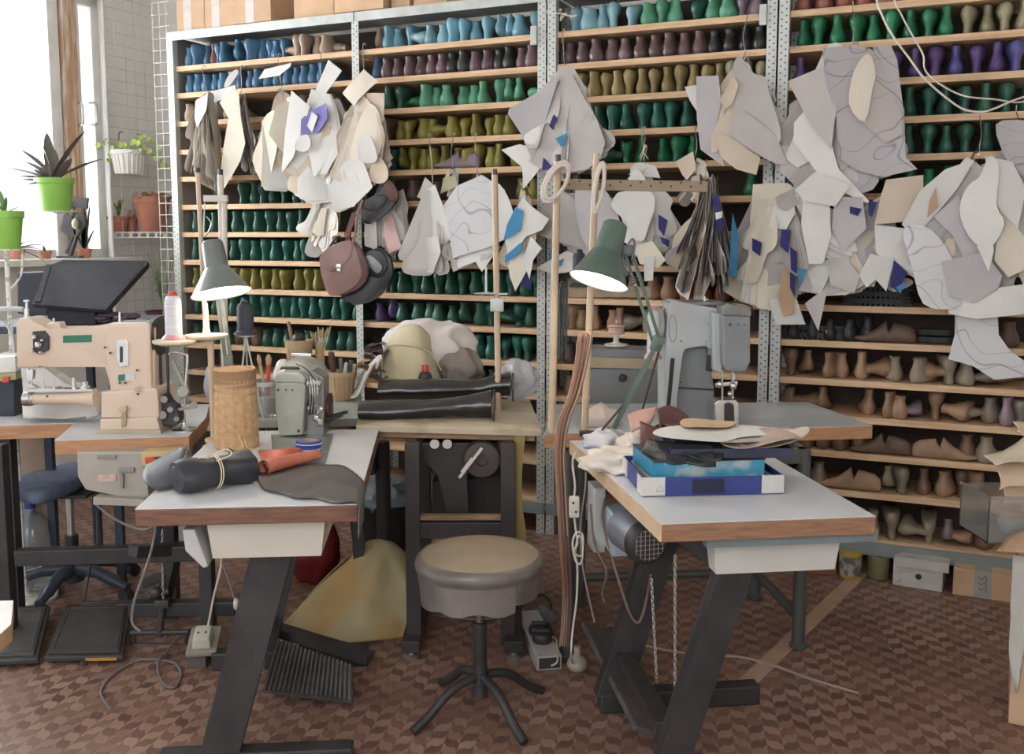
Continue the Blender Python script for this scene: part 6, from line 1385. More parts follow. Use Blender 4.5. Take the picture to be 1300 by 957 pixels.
b = MB(); c = at_y(312, 425, Ys3); b.lathe([(0, -.006), (.028, -.006), (.030, 0), (.012, .002), (0, .002)], c, 20); b.build('spool_plate', M_steel, st3, smooth=True, angle=35)
for k, (tx, dy) in enumerate(((300, 0), (334, .0), (316, .12))):
    e_ = at_y(tx, 520, Ys3 + dy); b = MB(); b.cyl(c, (e_.x, Ys3 + dy, TZ), .0035, n=8); b.build('leg', M_steel, st3, smooth=True)
cone_spool(312, 424, 381, 21, Ys3, M_blkthr, 'navy black thread spool on the grey three-legged stand', M_blkthr, M_blkthr)
# dark spool and white cone behind the middle
cone_spool(735, 364, 317, 17, Yt + .12, M_blkthr, 'black thread spool on the lower crossbeam right of the middle pole', M_blkthr, M_black)
cone_spool(829, 455, 388, 16, Yt + .16, M_whthr, 'white thread cone with pink base behind the green lamp arm', M_pinkp, M_pinkp)

# ---------------------------------------------------------------- laces and strips hanging on the poles
def strands(name, n, path, spread, m, r, lab, cat, Y, seed, flat=False):
    rr = random.Random(seed); root = empty(name, at_y(path[-1][0], path[-1][1], Y), 0, lab, cat)
    ms = m if isinstance(m, (list, tuple)) else [m]
    for i in range(n):
        ox = rr.uniform(-1, 1); oy = rr.uniform(-1, 1); pts = []
        cut = rr.uniform(.75, 1.0); np_ = max(3, int(len(path) * cut))
        for j, (px, py, k) in enumerate(path[:np_]):
            pts.append(at_y(px + ox * spread * k, py + rr.uniform(-1, 1), Y - .012 + oy * .014 * k))
        b = MB(); b.tube(catmull(pts, 5), r, 5); b.build('lace' if not flat else 'strip', ms[i % len(ms)], root, smooth=True)
strands('lace_bunch', 26, [(716, 358, .6), (714, 365, 1), (713, 395, 1.1), (713, 425, 1.0), (712, 455, .9), (710, 475, .7)], 7, [mat('black_lace', (.04, .05, .05), .6), mat('grey_green_lace', (.10, .13, .12), .6)], .0017, 'bunch of thin black and green laces hung by the middle pole', 'laces', Yt + .115, 3)
strands('leather_strip_bunch', 26, [(744, 422, .4), (743, 428, 1), (738, 460, .9), (729, 500, .8), (716, 535, .8), (711, 575, .7), (713, 620, .7), (716, 680, .7), (720, 760, .6), (716, 820, .6), (712, 850, .6)], 9, [mat('tan_strip', (.42, .24, .16), .55), mat('brown_strip', (.20, .11, .09), .55), mat('pale_strip', (.52, .36, .26), .55)], .0026, 'long bunch of tan and brown leather strips draped over the table corner', 'leather strips', at_z(722, 562, TZ).y - .06, 4)
b = MB(); pth = [(662, 548, 0), (659, 565, 0), (656, 600, 0), (656, 640, 0), (660, 665, 0), (662, 690, 0)]
Yv = at_z(660, 548, TZ).y - .02
pts = [at_y(a, c, Yv) for a, c, _ in pth]; b.rings([[p + Vector((-.018, 0, 0)), p + Vector((.018, .0, 0)), p + Vector((.018, .002, 0)), p + Vector((-.018, .002, 0))] for p in [Vector(q) for q in catmull(pts, 4)]]); 
vt = b.build('leather_strap', mat('yellow_green_strap', (.22, .20, .05), .5, col2=(.34, .19, .08), scale=2, stretch=(.3, .3, 3)), None, smooth=True); tag(recentre(vt), 'wide yellow-green and brown strap hanging over the front of the work table', 'strap')
# long curved white cable at the top right
b = MB(); Yc = 3.1
cpts = [(1104, -300), (1106, -100), (1112, -8), (1120, 20), (1133, 45), (1155, 75), (1172, 98), (1196, 120), (1222, 138), (1245, 142), (1262, 138), (1285, 128), (1310, 120)]
b.tube(catmull([at_y(a, c, Yc) for a, c in cpts], 6), .0032, 7)
c2 = [(1110, -300), (1126, -100), (1134, -8), (1145, 20), (1160, 48), (1172, 70), (1175, 90), (1195, 108), (1225, 122), (1262, 126), (1290, 130), (1310, 126)]
b.tube(catmull([at_y(a, c, Yc + .02) for a, c in c2], 6), .0026, 7); o = b.build('cable', mat('ivory_cable', (.74, .68, .60), .5), None, smooth=True); tag(recentre(o), 'ivory cable looping down from above across the right rack', 'cable')
b = MB(); q = at_wall(702, 22, .02); b.tube(catmull([q + WD * a * .001 + Z3 * c * .001 + WN * .01 for a, c in ((-8, 0), (20, 12), (60, 6), (95, -4), (120, -2), (90, -8), (50, 10), (40, -20), (52, -6), (70, 14))], 5), .0024, 6); o = b.build('knotted_string', M_string, None, smooth=True); tag(recentre(o), 'knotted white string tied at the top of the double upright', 'string')
# ---------------------------------------------------------------- soft things
def nz3(p, s, seed=0.0): return noise.noise(Vector((p.x * s + seed, p.y * s + seed * 1.7, p.z * s - seed)))
def blob(b, c, r, amp=.25, s=9.0, seed=0.0, flat=None, n=40, m=22, ridge=False, sq=1.0):
    c = Vector(c); rs = []
    for k in range(m + 1):
        a = .03 + (PI - .06) * k / m; row = []
        for i in range(n):
            t = 2 * PI * i / n; d = Vector((math.sin(a) * math.cos(t), math.sin(a) * math.sin(t), -math.cos(a)))
            if sq < 1: d = Vector([math.copysign(abs(e) ** sq, e) for e in d])
            q = Vector((d.x * r[0], d.y * r[1], d.z * r[2])); nn = nz3(q, s, seed); 
            if ridge: nn = 1 - 2 * abs(nn)
            q = q * (1 + amp * nn + amp * .4 * nz3(q, s * 2.3, seed + 5))
            p = c + q
            if flat is not None and p.z < flat: p.z = flat + .0005 * (p.z - flat)
            row.append(p)
        rs.append(row)
    b.rings(rs)
def drape(b, tops, bots, rows=16, bulge=.0, fold=.01, fs=7, seed=0, sub=5, out=(0, -1, 0)):
    T_ = catmull(tops, sub); B_ = catmull(bots, sub); o_ = Vector(out).normalized(); rs = []
    for k in range(rows + 1):
        t = k / rows; row = []
        for i, (p, q) in enumerate(zip(T_, B_)):
            x = i / (len(T_) - 1); r = p.lerp(q, t) + o_ * (bulge * math.sin(PI * t) + fold * (math.sin(x * fs * 2 * PI + seed + t * 1.3) * t + .8 * nz3(Vector((x * 3, t * 2, seed)), 1.6)))
            row.append(r)
        rs.append(row)
    b.rings(rs, False, False, closed=False)
def hem(o, t): md = o.modifiers.new('thick', 'SOLIDIFY'); md.thickness = t; md.offset = 0; return o
def mat_leather(n, c, r=.45, c2=None): return mat(n, c, r, col2=c2 or [x * .7 for x in c], scale=7, bump=.25, bscale=120)
def top(o, lab, cat, group=None): return tag(recentre(o), lab, cat, group)

# -- cone of sisal twine
c = at_z(301, 567, TZ); Y0 = c.y; R0 = 27.5 * Y0 / FPX; H0 = 104 * Y0 / FPX
tw = empty('twine_cone', c, 0, 'large cone of tan twine standing on the left white table', 'twine cone')
M_twine = mat('sisal_twine', (.62, .40, .22), .8, col2=(.50, .31, .16), scale=60)
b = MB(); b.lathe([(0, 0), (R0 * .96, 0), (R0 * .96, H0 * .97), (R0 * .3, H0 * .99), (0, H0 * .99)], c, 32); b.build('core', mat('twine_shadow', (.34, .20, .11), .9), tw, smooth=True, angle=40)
for sgn in (1, -1):
    b = MB(); pts = []; N_ = 2000; turns = 66
    for i in range(N_ + 1):
        t = i / N_; a = sgn * 2 * PI * turns * t; u = abs((t * 3.5) % 1 * 2 - 1); z_ = H0 * (.012 + .97 * u)
        rr_ = R0 * (1.0 - .07 * u) * (.985 + .02 * t); pts.append(c + Vector((math.cos(a) * rr_, math.sin(a) * rr_, z_)))
    b.tube(pts, .0017, 4); b.build('winding', M_twine, tw, smooth=True)
b = MB(); b.tube(catmull([at_z(312, 566, TZ + .06) + Vector((0, -.02, 0)), at_y(302, 548, Y0 - R0 - .004), at_y(308, 541, Y0 - R0 - .01), at_y(311, 560, Y0 - R0 - .015), at_z(318, 570, TZ + .02), at_z(340, 566, TZ + .03)], 6), .0018, 5); b.build('loose_end', M_twine, tw, smooth=True)
# -- dark leather roll tied with string
M_navy = mat_leather('dark_navy_leather', (.035, .036, .045), .5); M_navyl = mat_leather('worn_dark_leather', (.06, .063, .075), .55)
a0 = at_z(224, 606, TZ + .044); a1 = at_z(318, 592, TZ + .042)
rl = empty('leather_roll', at_z(255, 612, TZ), 0, 'dark navy leather roll tied with pale string at front of left table', 'leather roll')
ax = (a1 - a0); L_ = ax.length; ax.normalize(); sdv = ax.cross(Z3).normalized()
b = MB(); rs = []
for k in range(15):
    t = k / 14; row = []
    for i in range(28):
        a = 2 * PI * i / 28; d = sdv * math.cos(a) * .055 + Z3 * math.sin(a) * .041
        q = d * (1 + .22 * nz3(d * 1.0 + ax * t * .2, 24, 1.0)) * (1.0 - .10 * abs(t - .5)) * (1.0 + .10 * math.sin(t * 9))
        row.append(a0 + ax * L_ * t + q)
    rs.append(row)
b.rings(rs, True, True); b.build('rolled_leather', M_navy, rl, smooth=True, angle=60)
b = MB(); rs = []
for k in range(10):                                    # loose tongue lying to the left
    t = k / 9; row = []
    for j in range(9):
        s_ = j / 8; A_ = at_z(lerp(238, 186, t), lerp(566, 592, t), TZ + lerp(.085, .035, t)); B_ = at_z(lerp(248, 200, t), lerp(616, 624, t), TZ + .004); row.append(A_.lerp(B_, s_) + Vector((-.012 * math.sin(PI * s_), -.03 * math.sin(PI * s_), .004)))
    rs.append(row)
b.rings(rs, False, False, closed=False); hem(b.build('tongue', M_navyl, rl, smooth=True, angle=180, label='grey sheen leather tongue'), .003)
b = MB(); rs = []
for k in range(8):
    t = k / 7; row = [at_z(lerp(290, 335, t), lerp(582, 612, t) - 14 + 14 * (j / 6) * (1 - t * .3), TZ + .055 - .05 * t + .004 * math.sin(j * 2)) for j in range(7)]
    rs.append(row)
b.rings(rs, False, False, closed=False); hem(b.build('tail_flap', M_navy, rl, smooth=True, angle=180), .003)
for t in (.47, .50):
    b = MB(); cc = a0 + ax * L_ * t; b.tube([cc + sdv * math.cos(a) * .059 + Z3 * math.sin(a) * .045 + ax * .004 * math.sin(a) for a in [2 * PI * i / 28 for i in range(29)]], .0016, 5); b.build('string', M_string, rl, smooth=True)
b = MB(); kt = a0 + ax * L_ * .48 + Z3 * .047; b.tube(catmull([kt, kt + Vector((-.03, -.03, -.004)), kt + Vector((-.075, -.045, -.02)), kt + Vector((-.085, -.05, -.022)), kt + Vector((-.07, -.055, -.025))], 6), .0016, 5); b.tube(catmull([kt, kt + Vector((.03, .02, .01)), kt + Vector((.05, .0, .0)), kt + Vector((.02, -.03, -.01))], 6), .0016, 5); b.build('bow', M_string, rl, smooth=True)
# -- red leather and its roll
M_red = mat_leather('brick_red_leather', (.50, .10, .05), .5, (.40, .09, .05))
rd = empty('leather_roll', at_z(365, 590, TZ), 0, 'brick red leather sheet with one edge rolled, beside blue tape', 'leather roll')
b = MB(); rs = []
for k in range(11):
    t = k / 10; row = []
    for j in range(9):
        s_ = j / 8; px = lerp(328, 382, t); zz = TZ + .004 + .035 * math.sin(PI * t * .8) * (1 - s_); row.append(at_z(px + s_ * 6, lerp(572, 592, s_) - 4 * t, zz) + Z3 * 0)
    rs.append(row)
b.rings(rs, False, False, closed=False); hem(b.build('sheet', M_red, rd, smooth=True, angle=180), .002)
b = MB(); p0 = at_z(335, 594, TZ + .024); p1 = at_z(404, 577, TZ + .022); d = (p1 - p0); dn = d.normalized(); y = dn.cross(Z3).normalized(); rs = []
for k in range(9):
    t = k / 8; row = []
    for i in range(34):
        a = 2 * PI * 1.6 * i / 33; r = lerp(.012, .024, i / 33) * (1 - .3 * t); row.append(p0 + d * t + y * math.cos(a) * r + Z3 * math.sin(a) * r)
    rs.append(row)
b.rings(rs, False, False, closed=False); hem(b.build('rolled_edge', mat_leather('red_orange_leather', (.58, .19, .12), .5, (.48, .14, .09)), rd, smooth=True, angle=180), .0016)
# -- blue tape rolls
M_bt = mat('blue_tape', (.02, .06, .35), .35); M_core = mat('paper_core', (.45, .32, .25), .7)
for k, zz in enumerate((0, .0165)):
    c = at_z(392, 572, TZ) + Z3 * (zz + .0005) + Vector((.0015 * k, 0, 0))
    tr_ = empty('tape_roll', c, 0, ['blue tape roll, lower of the two by the red leather', 'blue tape roll, upper of the two by the red leather'][k], 'tape', 'stacked blue tape rolls')
    b = MB(); b.lathe([(.030, 0), (.039, 0), (.040, .002), (.040, .014), (.039, .016), (.030, .016), (.030, 0)], c, 36, cap=False); b.build('tape', M_bt, tr_, smooth=True, angle=35)
    b = MB(); b.lathe([(.027, .0), (.030, .0), (.030, .0162), (.027, .0162), (.027, 0)], c, 36, cap=False); b.build('core_ring', M_core, tr_, smooth=True, angle=35)
    b = MB(); b.lathe([(.0402, .0065), (.0402, .0095)], c, 36, cap=False); b.build('stripe', MATS['white_enamel'], tr_, smooth=True, label='white stripe round the edge')
# -- charcoal leather hide drooping over the right edge
M_char = mat_leather('charcoal_hide', (.065, .055, .05), .55, (.10, .088, .08))
b = MB(); rs = []; nx, ny = 30, 12
topl = catmull([Vector((a, c, 0)) for a, c in ((323, 603), (345, 597), (372, 593), (400, 590), (432, 592), (452, 603), (466, 618), (474, 640))], 5); botl = catmull([Vector((a, c, 0)) for a, c in ((325, 606), (335, 622), (358, 628), (380, 634), (402, 634), (428, 640), (452, 640), (470, 664))], 5)
edge_x = FL.inverted() @ Vector((0, 0, 0))
for j in range(ny + 1):
    row = []
    for p, q in zip(topl, botl):
        t = j / ny; m_ = p.lerp(q, t); w3 = at_z(m_.x, m_.y, TZ + .003); l = FL.inverted() @ w3
        over = l.x - W_TL
        if over > 0:
            drop = min(over * 1.1, .20); l.x = W_TL + .004 + over * .25; l.z = TZ + .003 - drop
        l.z += .004 * abs(math.sin(p.x * .06 + j * .4)) + .006 * max(0, nz3(Vector((m_.x * .02, m_.y * .05, 0)), 1, 3)) + (.008 * (1 - abs(t - .5) * 2) * .5)
        row.append(FL @ l)
    rs.append(row)
b.rings(rs, False, False, closed=False); o = b.build('leather_hide', M_char, None, smooth=True, angle=180); hem(o, .002); top(o, 'flat charcoal leather hide drooping over the right edge of the left table', 'leather')
# small things
b = MB(); b.box(at_z(312, 606, TZ + .008), (.03, .018, .014), bev=.004); top(b.build('eraser', M_whitep), 'tiny white block in front of the tied leather roll', 'eraser')
bb_ = at_z(274, 546, TZ); b = MB(); b.lathe([(0, 0), (.014, 0), (.014, .003), (.006, .004), (.006, .012), (.014, .013), (.014, .016), (0, .016)], bb_, 20); top(b.build('bobbin', MATS['red_plastic'], smooth=True), 'small red bobbin left of the twine cone', 'bobbin')
b = MB(); pp = [at_z(a, c, TZ + .002) for a, c in ((262, 556), (275, 553), (284, 560), (300, 578), (270, 570), (258, 566), (280, 580))]; b.tube(catmull(pp, 6), .0011, 5); top(b.build('loose_thread', M_string, smooth=True), 'loose pale thread lying left of the twine cone', 'thread')

# ---------------------------------------------------------------- bench behind the left table: jar, baskets and tools
P_ = [at_z(318, 533, TZ), at_z(462, 531, TZ), at_z(458, 494, TZ), at_z(338, 494, TZ)]
sb = empty('side_bench', P_[0] * 1, 0, 'low bench with grey-green top behind the grey end-on machine', 'bench'); 
b = MB(); inpoly(b, P_, TZ - .03, TZ, .003); b.build('bench_top', mat('grey_green_board', (.36, .37, .33), .6), sb)
for p in P_:
    q = p.lerp(sum(P_, Vector()) / 4, .12); b = MB(); b.box((q.x, q.y, (TZ - .03) / 2), (.04, .04, TZ - .03)); b.build('leg', M_dark, sb)
M_wick = mat('light_wood_basket', (.55, .40, .24), .65, col2=(.44, .30, .17), scale=14)
def basket(px, pyb, pyt, w, lab, z=TZ):
    base = at_z(px, pyb, z); r = w / 2 * base.y / FPX; h = (pyb - pyt) * base.y / FPX
    root = empty('chip_basket', base, 0, lab, 'basket', 'chip baskets of tools')
    b = MB(); b.lathe([(0, 0), (r * .74, 0), (r * .95, h * .97), (r * .90, h * .97), (r * .70, .006), (0, .006)], base + Z3 * .0005, 26, cap=False)
    for i in range(18):
        a = 2 * PI * i / 18; d = Vector((math.cos(a), math.sin(a), 0)); s_ = Vector((-d.y, d.x, 0)); b.beam(base + d * r * .755 + Z3 * .002, base + d * r * .96 + Z3 * h * .97, r * .27, .003, up=d)
    b.build('slats', M_wick, root, smooth=True, angle=35)
    b = MB(); b.lathe([(r * .90, h * .84), (r * 1.02, h * .84), (r * 1.06, h * 1.0), (r * .98, h * 1.0), (r * .90, h * .84)], base, 30, cap=False); b.build('rim_band', M_wick, root, smooth=True, angle=35)
    return base, r, h
tb_base, r, h = basket(434, 507, 470, 37, 'light wood chip basket full of tools right of the grey end-on machine')
def tool(kind, base, tipx, tipy, lab, col, w=.008, Y=None):
    tp_ = at_y(tipx, tipy, Y or base.y); root = empty('hand_tool' if kind != 'brush' else 'brush', base, 0, lab, kind)
    d = (tp_ - base); b = MB()
    if kind == 'brush':
        b.tube([base, base + d * .5, base + d * .75], [w * .5, w * .7, w * .8], 10); b.build('handle', col, root, smooth=True); b = MB(); b.tube([base + d * .75, base + d * .9, tp_], [w * .9, w * 1.2, w * .5], 10); b.build('bristles', mat('bristle', (.45, .33, .2), .9), root, smooth=True)
    elif kind == 'scissors':
        s_ = d.cross(Vector((0, 1, 0))).normalized()
        for sg in (1, -1):
            ring = [tp_ + s_ * sg * .014 + d.normalized() * .018 * math.sin(a) + s_ * .012 * math.cos(a) for a in [2 * PI * i / 16 for i in range(17)]]; b = MB(); b.tube(ring, .003, 6); b.beam(base, tp_ - d.normalized() * .018 + s_ * sg * .010, .008, .004, up=(0, 1, 0)); b.build('blade', col, root, smooth=True, angle=40)
    else:
        b.tube([base, base + d * .6], w * .45, 8); b.build('shank', M_chrome, root, smooth=True); b = MB(); b.tube([base + d * .55, base + d * .75, tp_ - d * .02, tp_], [w * .8, w * 1.1, w, w * .4], 10); b.build('handle', col, root, smooth=True)
    return root
bz = tb_base + Z3 * .012
tool('tool', bz + Vector((-.02, 0, 0)), 420, 446, 'dark rusty tool sticking out left in the chip basket', mat('rusty_iron', (.10, .06, .045), .6), .012)
tool('tool', bz + Vector((.01, .01, 0)), 432, 454, 'thin grey tool upright in the chip basket', M_cable_g)
tool('tool', bz + Vector((.02, 0, 0)), 446, 457, 'green handled tool leaning right in the chip basket', M_lgreen)
tool('tool', bz + Vector((.0, .02, 0)), 451, 462, 'pale handled tool leaning furthest right in the chip basket', M_cdisc)
tool('tool', bz + Vector((.0, -.02, 0)), 440, 460, 'steel shank tool in the middle of the chip basket', M_steel)
b2, r2_, h2 = basket(381, 497, 430, 34, 'tall chip basket half hidden behind the grey end-on machine', z=TZ)
b = MB(); blob(b, b2 + Z3 * (h2 * 1.02), (r2_ * .5, r2_ * .5, .03), .3, 20, 2.0); top(b.build('black_ball_of_thread', M_black, smooth=True), 'black wad sitting in the tall chip basket', 'thread')
tool('tool', b2 + Z3 * .05, 366, 408, 'thin stick slanting left out of the tall basket', mat('stick_wood', (.30, .20, .12), .6), .007)
rr = random.Random(5)
p3 = at_z(407, 495, TZ) + Z3 * .001; jb_ = empty('brush_pot', p3, 0, 'narrow tan pot of fine brushes beside the tall basket', 'pot'); hh = (495 - 433) * p3.y / FPX
b = MB(); b.lathe([(0, 0), (.018, 0), (.020, hh * .9), (.023, hh), (.019, hh), (.017, .01), (0, .01)], p3, 20); b.build('pot_body', M_wick, jb_, smooth=True)
for k in range(9):
    tool('brush', p3 + Z3 * (hh * .5) + Vector((rr.uniform(-.008, .008), rr.uniform(-.008, .008), 0)), 407 + (k - 4) * 3.2, rr.uniform(414, 422), 'fine white-handled brush, %s in the narrow tan pot' % ('leftmost' if k == 0 else ORD[k] + ' from left'), M_steel, .004)
# jar of water and glue brush
jc = at_z(338, 528, TZ); jr = 12.5 * jc.y / FPX; jh = 48 * jc.y / FPX
M_clear = mat('clear_plastic', (.90, .92, .93), .08, trans=.9, col2=(.85, .88, .9))
jar = empty('plastic_jar', jc, 0, 'clear plastic jar with water behind the twine cone', 'jar'); b = MB(); b.lathe([(0, .0005), (jr * .9, .0005), (jr, .01), (jr, jh * .85), (jr * .9, jh * .9), (jr * .93, jh), (jr * .88, jh), (jr * .86, jh * .9), (jr * .95, jh * .84), (jr * .95, .012), (0, .006)], jc, 28, cap=False); b.build('wall', M_clear, jar, smooth=True)
b = MB(); b.lathe([(0, .007), (jr * .93, .012), (jr * .93, jh * .5), (0, jh * .5)], jc, 24, cap=False); b.build('contents', mat('milky_contents', (.70, .68, .64), .5), jar, smooth=True)
b = MB(); b.lathe([(jr * 1.0, jh * .82), (jr * 1.05, jh * .83), (jr * 1.05, jh * .93), (jr * 1.0, jh * .94)], jc, 28, cap=False); b.build('rim', M_steel, jar, smooth=True)
tool('brush', jc + Z3 * (jh * .55) , 328, 450, 'wooden brush leaning left in the clear jar', M_wick, .007); tool('brush', jc + Z3 * (jh * .55) + Vector((.01, 0, 0)), 341, 450, 'red tipped flat brush in the clear jar', MATS['red_plastic'], .010)
b = MB(); blob(b, at_z(356, 528, TZ) + Z3 * .10 + Vector((.0, .10, 0)), (.05, .05, .10), .3, 12, 4, flat=TZ + .001); top(b.build('plastic_bag', M_whitep, smooth=True), 'white crumpled bag standing behind the clear jar', 'bag')
b = MB(); blob(b, at_z(262, 515, TZ) + Z3 * .06 + Vector((0, .12, 0)), (.045, .04, .085), .35, 14, 8, flat=TZ + .001); top(b.build('plastic_bag', mat('thin_white_plastic', (.66, .68, .72), .3), smooth=True), 'thin white plastic bag behind the cream spool stand', 'bag')
b = MB(); 
for k in range(5): 
    s0_ = at_z(455 + 4 * k, 515, TZ + .02); b.tube(catmull([at_z(445, 505, TZ + .01), at_z(455, 500 - 5 * k, TZ + .05), at_y(470 + 3 * k, 468 - 4 * k, s0_.y), at_y(478, 455 + 3 * k, s0_.y)], 5), .006, 6)
top(b.build('paper_wrap', M_white, smooth=True), 'rolled white paper bundle between the chip basket and the canvas bag', 'paper')

# ---------------------------------------------------------------- on the worn work table
TZ2 = TZ + .012
M_pat = mat('black_patent_leather', (.012, .010, .010), .24, col2=(.02, .017, .015), coat=.35, bump=.5, bscale=16, spec=.6)
def boot(pts, rads, sole_c, sole_h, sole_w, lab, seed):
    root = empty('patent_boot', (sum(p.x for p in pts) / len(pts), pts[0].y, TZ2), 0, lab, 'boot', 'pair of black patent boots'); b = MB(); rs = []
    P3 = catmull(pts, 5); RR = catmull([Vector((r[0], r[1], 0)) for r in rads], 5); n = 26
    for k, (p, r) in enumerate(zip(P3, RR)):
        row = []
        for i in range(n):
            a = 2 * PI * i / n; yy = math.cos(a) * r.x; zz = math.sin(a) * r.y
            w = 1 + .07 * nz3(Vector((p.x, yy, zz)), 24, seed) + .04 * nz3(Vector((p.x, yy, zz)), 60, seed)
            q = p + Vector((0, yy * w, zz * w)); q.z = max(q.z, TZ2 + .001); row.append(q)
        rs.append(row)
    b.rings(rs, True, True); b.build('shaft', M_pat, root, smooth=True, angle=70)
    b = MB(); s = sole_c
    out = [(-.5, -.5), (-.2, -.56), (.1, -.5), (.4, -.42), (.5, 0), (.4, .42), (.1, .5), (-.2, .56), (-.5, .5), (-.56, 0)]
    b.prism([(s.y + u * sole_w, max(TZ2 + .001, s.z + v * sole_h)) for u, v in out], s.x - .003, s.x + .004, 'x', .001); b.build('sole', mat('dark_sole', (.05, .035, .03), .45), root)
    b = MB(); b.lathe([(rads[0][0] * .95, 0), (rads[0][0] * .8, .012), (0, .014)], pts[0], 22, axis=(1, 0, 0)) if False else b.ell(pts[0] + Vector((.004, 0, 0)), (.004, rads[0][0] * .86, rads[0][1] * .84), 20, 10); b.build('lining', mat('dark_lining', (.09, .07, .06), .8), root, smooth=True)
yb1 = at_z(550, 518, TZ2).y; yb0 = at_z(540, 530, TZ2).y
# lower boot in front
zc = lambda px, py, Y: at_y(px, py, Y)
boot([zc(457, 522, yb0), zc(490, 521, yb0), zc(530, 519, yb0), zc(575, 516, yb0), zc(603, 514, yb0), zc(624, 512, yb0)],
     [(.055, .036), (.060, .040), (.055, .034), (.045, .033), (.050, .042), (.060, .048)], zc(627, 512, yb0), .092, .20, 'black patent boot in front, lying on worn table, shaft folded flat', 2.0)
boot([zc(482, 496, yb1), zc(520, 495, yb1), zc(565, 494, yb1), zc(600, 493, yb1), zc(625, 490, yb1), zc(648, 487, yb1)],
     [(.060, .042), (.060, .043), (.056, .040), (.046, .033), (.048, .040), (.060, .046)], zc(651, 489, yb1), .090, .20, 'black patent boot lying behind and above the other one', 6.0)
# canvas bundle, white sack, grey cloth
M_canvas = mat('cream_canvas', (.62, .56, .38), .8, col2=(.52, .46, .30), scale=5, bump=.3, bscale=20); M_sack = mat('pale_sackcloth', (.62, .56, .52), .8, col2=(.70, .66, .63), scale=4, bump=.3, bscale=14); M_gcl = mat('taupe_cloth', (.26, .22, .20), .85, bump=.3, bscale=16)
Ym = at_z(560, 509, TZ2).y
b = MB(); A_ = [zc(484, 486, Ym - .04), zc(510, 487, Ym - .08), zc(545, 486, Ym - .06), zc(562, 484, Ym + .06)]; B0 = [zc(488, 442, Ym - .02), zc(508, 437, Ym - .05), zc(535, 440, Ym - .04), zc(548, 446, Ym + .04)]
drape(b, B0, A_, 12, .012, .004, 1.5, 1.0)
tops_ = [zc(500, 424, Ym + .05), zc(512, 414, Ym + .05), zc(530, 412, Ym + .05), zc(546, 426, Ym + .08)]; drape(b, tops_, B0, 8, .008, .004, 1.0, 2.0)
o = b.build('canvas_bag', M_canvas, None, smooth=True, angle=180); 
b2_ = MB(); blob(b2_, zc(520, 458, Ym + .06) , (.088, .075, .090), .13, 11, 3.0, flat=TZ2 + .001, ridge=True, sq=.62, n=64, m=34)
cb = empty('canvas_bag', (zc(520, 470, Ym).x, Ym, TZ2), 0, 'stuffed cream canvas bag behind the patent boots', 'bag'); b2_.build('body', M_canvas, cb, smooth=True, angle=180)
o.parent = cb; o.matrix_local = WM[cb.name].inverted(); o.name = 'front_flap'; hem(o, .003)
b = MB(); b.tube(catmull([zc(487, 484, Ym - .05), zc(485, 460, Ym - .05), zc(492, 440, Ym - .05), zc(520, 438, Ym - .07), zc(546, 448, Ym - .03), zc(560, 470, Ym - .0)], 6), .004, 6); b.build('piping', M_canvas, cb, smooth=True)
b = MB(); blob(b, zc(546, 440, Ym + .16), (.165, .10, .095), .22, 9, 7.0, n=72, m=40, ridge=True, sq=.85); sk = b.build('cloth_sack', M_sack, None, smooth=True, angle=180); 
b = MB(); q = zc(545, 460, Ym + .20); b.box((q.x, q.y, (TZ2 + q.z) / 2 - .01), (.22, .14, q.z - TZ2 - .03), bev=.006); top(b.build('wooden_crate', M_ply), 'plain wooden crate under the pale sack, mostly hidden', 'crate')
top(sk, 'pale pinkish cloth sack heaped behind the canvas bag', 'sack')
b = MB(); blob(b, zc(585, 466, Ym + .08), (.080, .06, .060), .35, 16, 9.0, flat=TZ2 + .001, ridge=True, n=64, m=34); top(b.build('folded_cloth', M_gcl, smooth=True), 'folded taupe cloth right of the canvas bag', 'cloth')
bt = zc(540, 488, Ym - .10); bt.z = TZ2; hb = zc(540, 466, Ym - .10).z - TZ2
bo = empty('glue_bottle', bt, 0, 'black bottle with a red cap between boots and canvas bag', 'bottle'); b = MB(); b.lathe([(0, .0005), (.028, .0005), (.028, hb * .72), (.022, hb * .84), (.012, hb * .90), (0, hb * .9)], bt, 24); b.build('body', M_black, bo, smooth=True, angle=50)
b = MB(); b.lathe([(0, hb * .88), (.013, hb * .88), (.012, hb * 1.06), (0, hb * 1.06)], bt, 20); b.build('cap', MATS['red_plastic'], bo, smooth=True, angle=50)
M_film = mat('crumpled_clear_film', (.86, .88, .92), .12, trans=.55, col2=(.7, .72, .76), bump=.8, bscale=24)
b = MB(); blob(b, zc(655, 482, yb1 + .09), (.070, .03, .062), .35, 20, 5.0, flat=TZ2 + .001, ridge=True, n=64, m=34); b2_ = b; top(b.build('plastic_bag', M_film, smooth=True, angle=60), 'clear crumpled plastic bag at the right end of the boots', 'bag')
rr = random.Random(9)
pu = at_z(478, 520, TZ2)
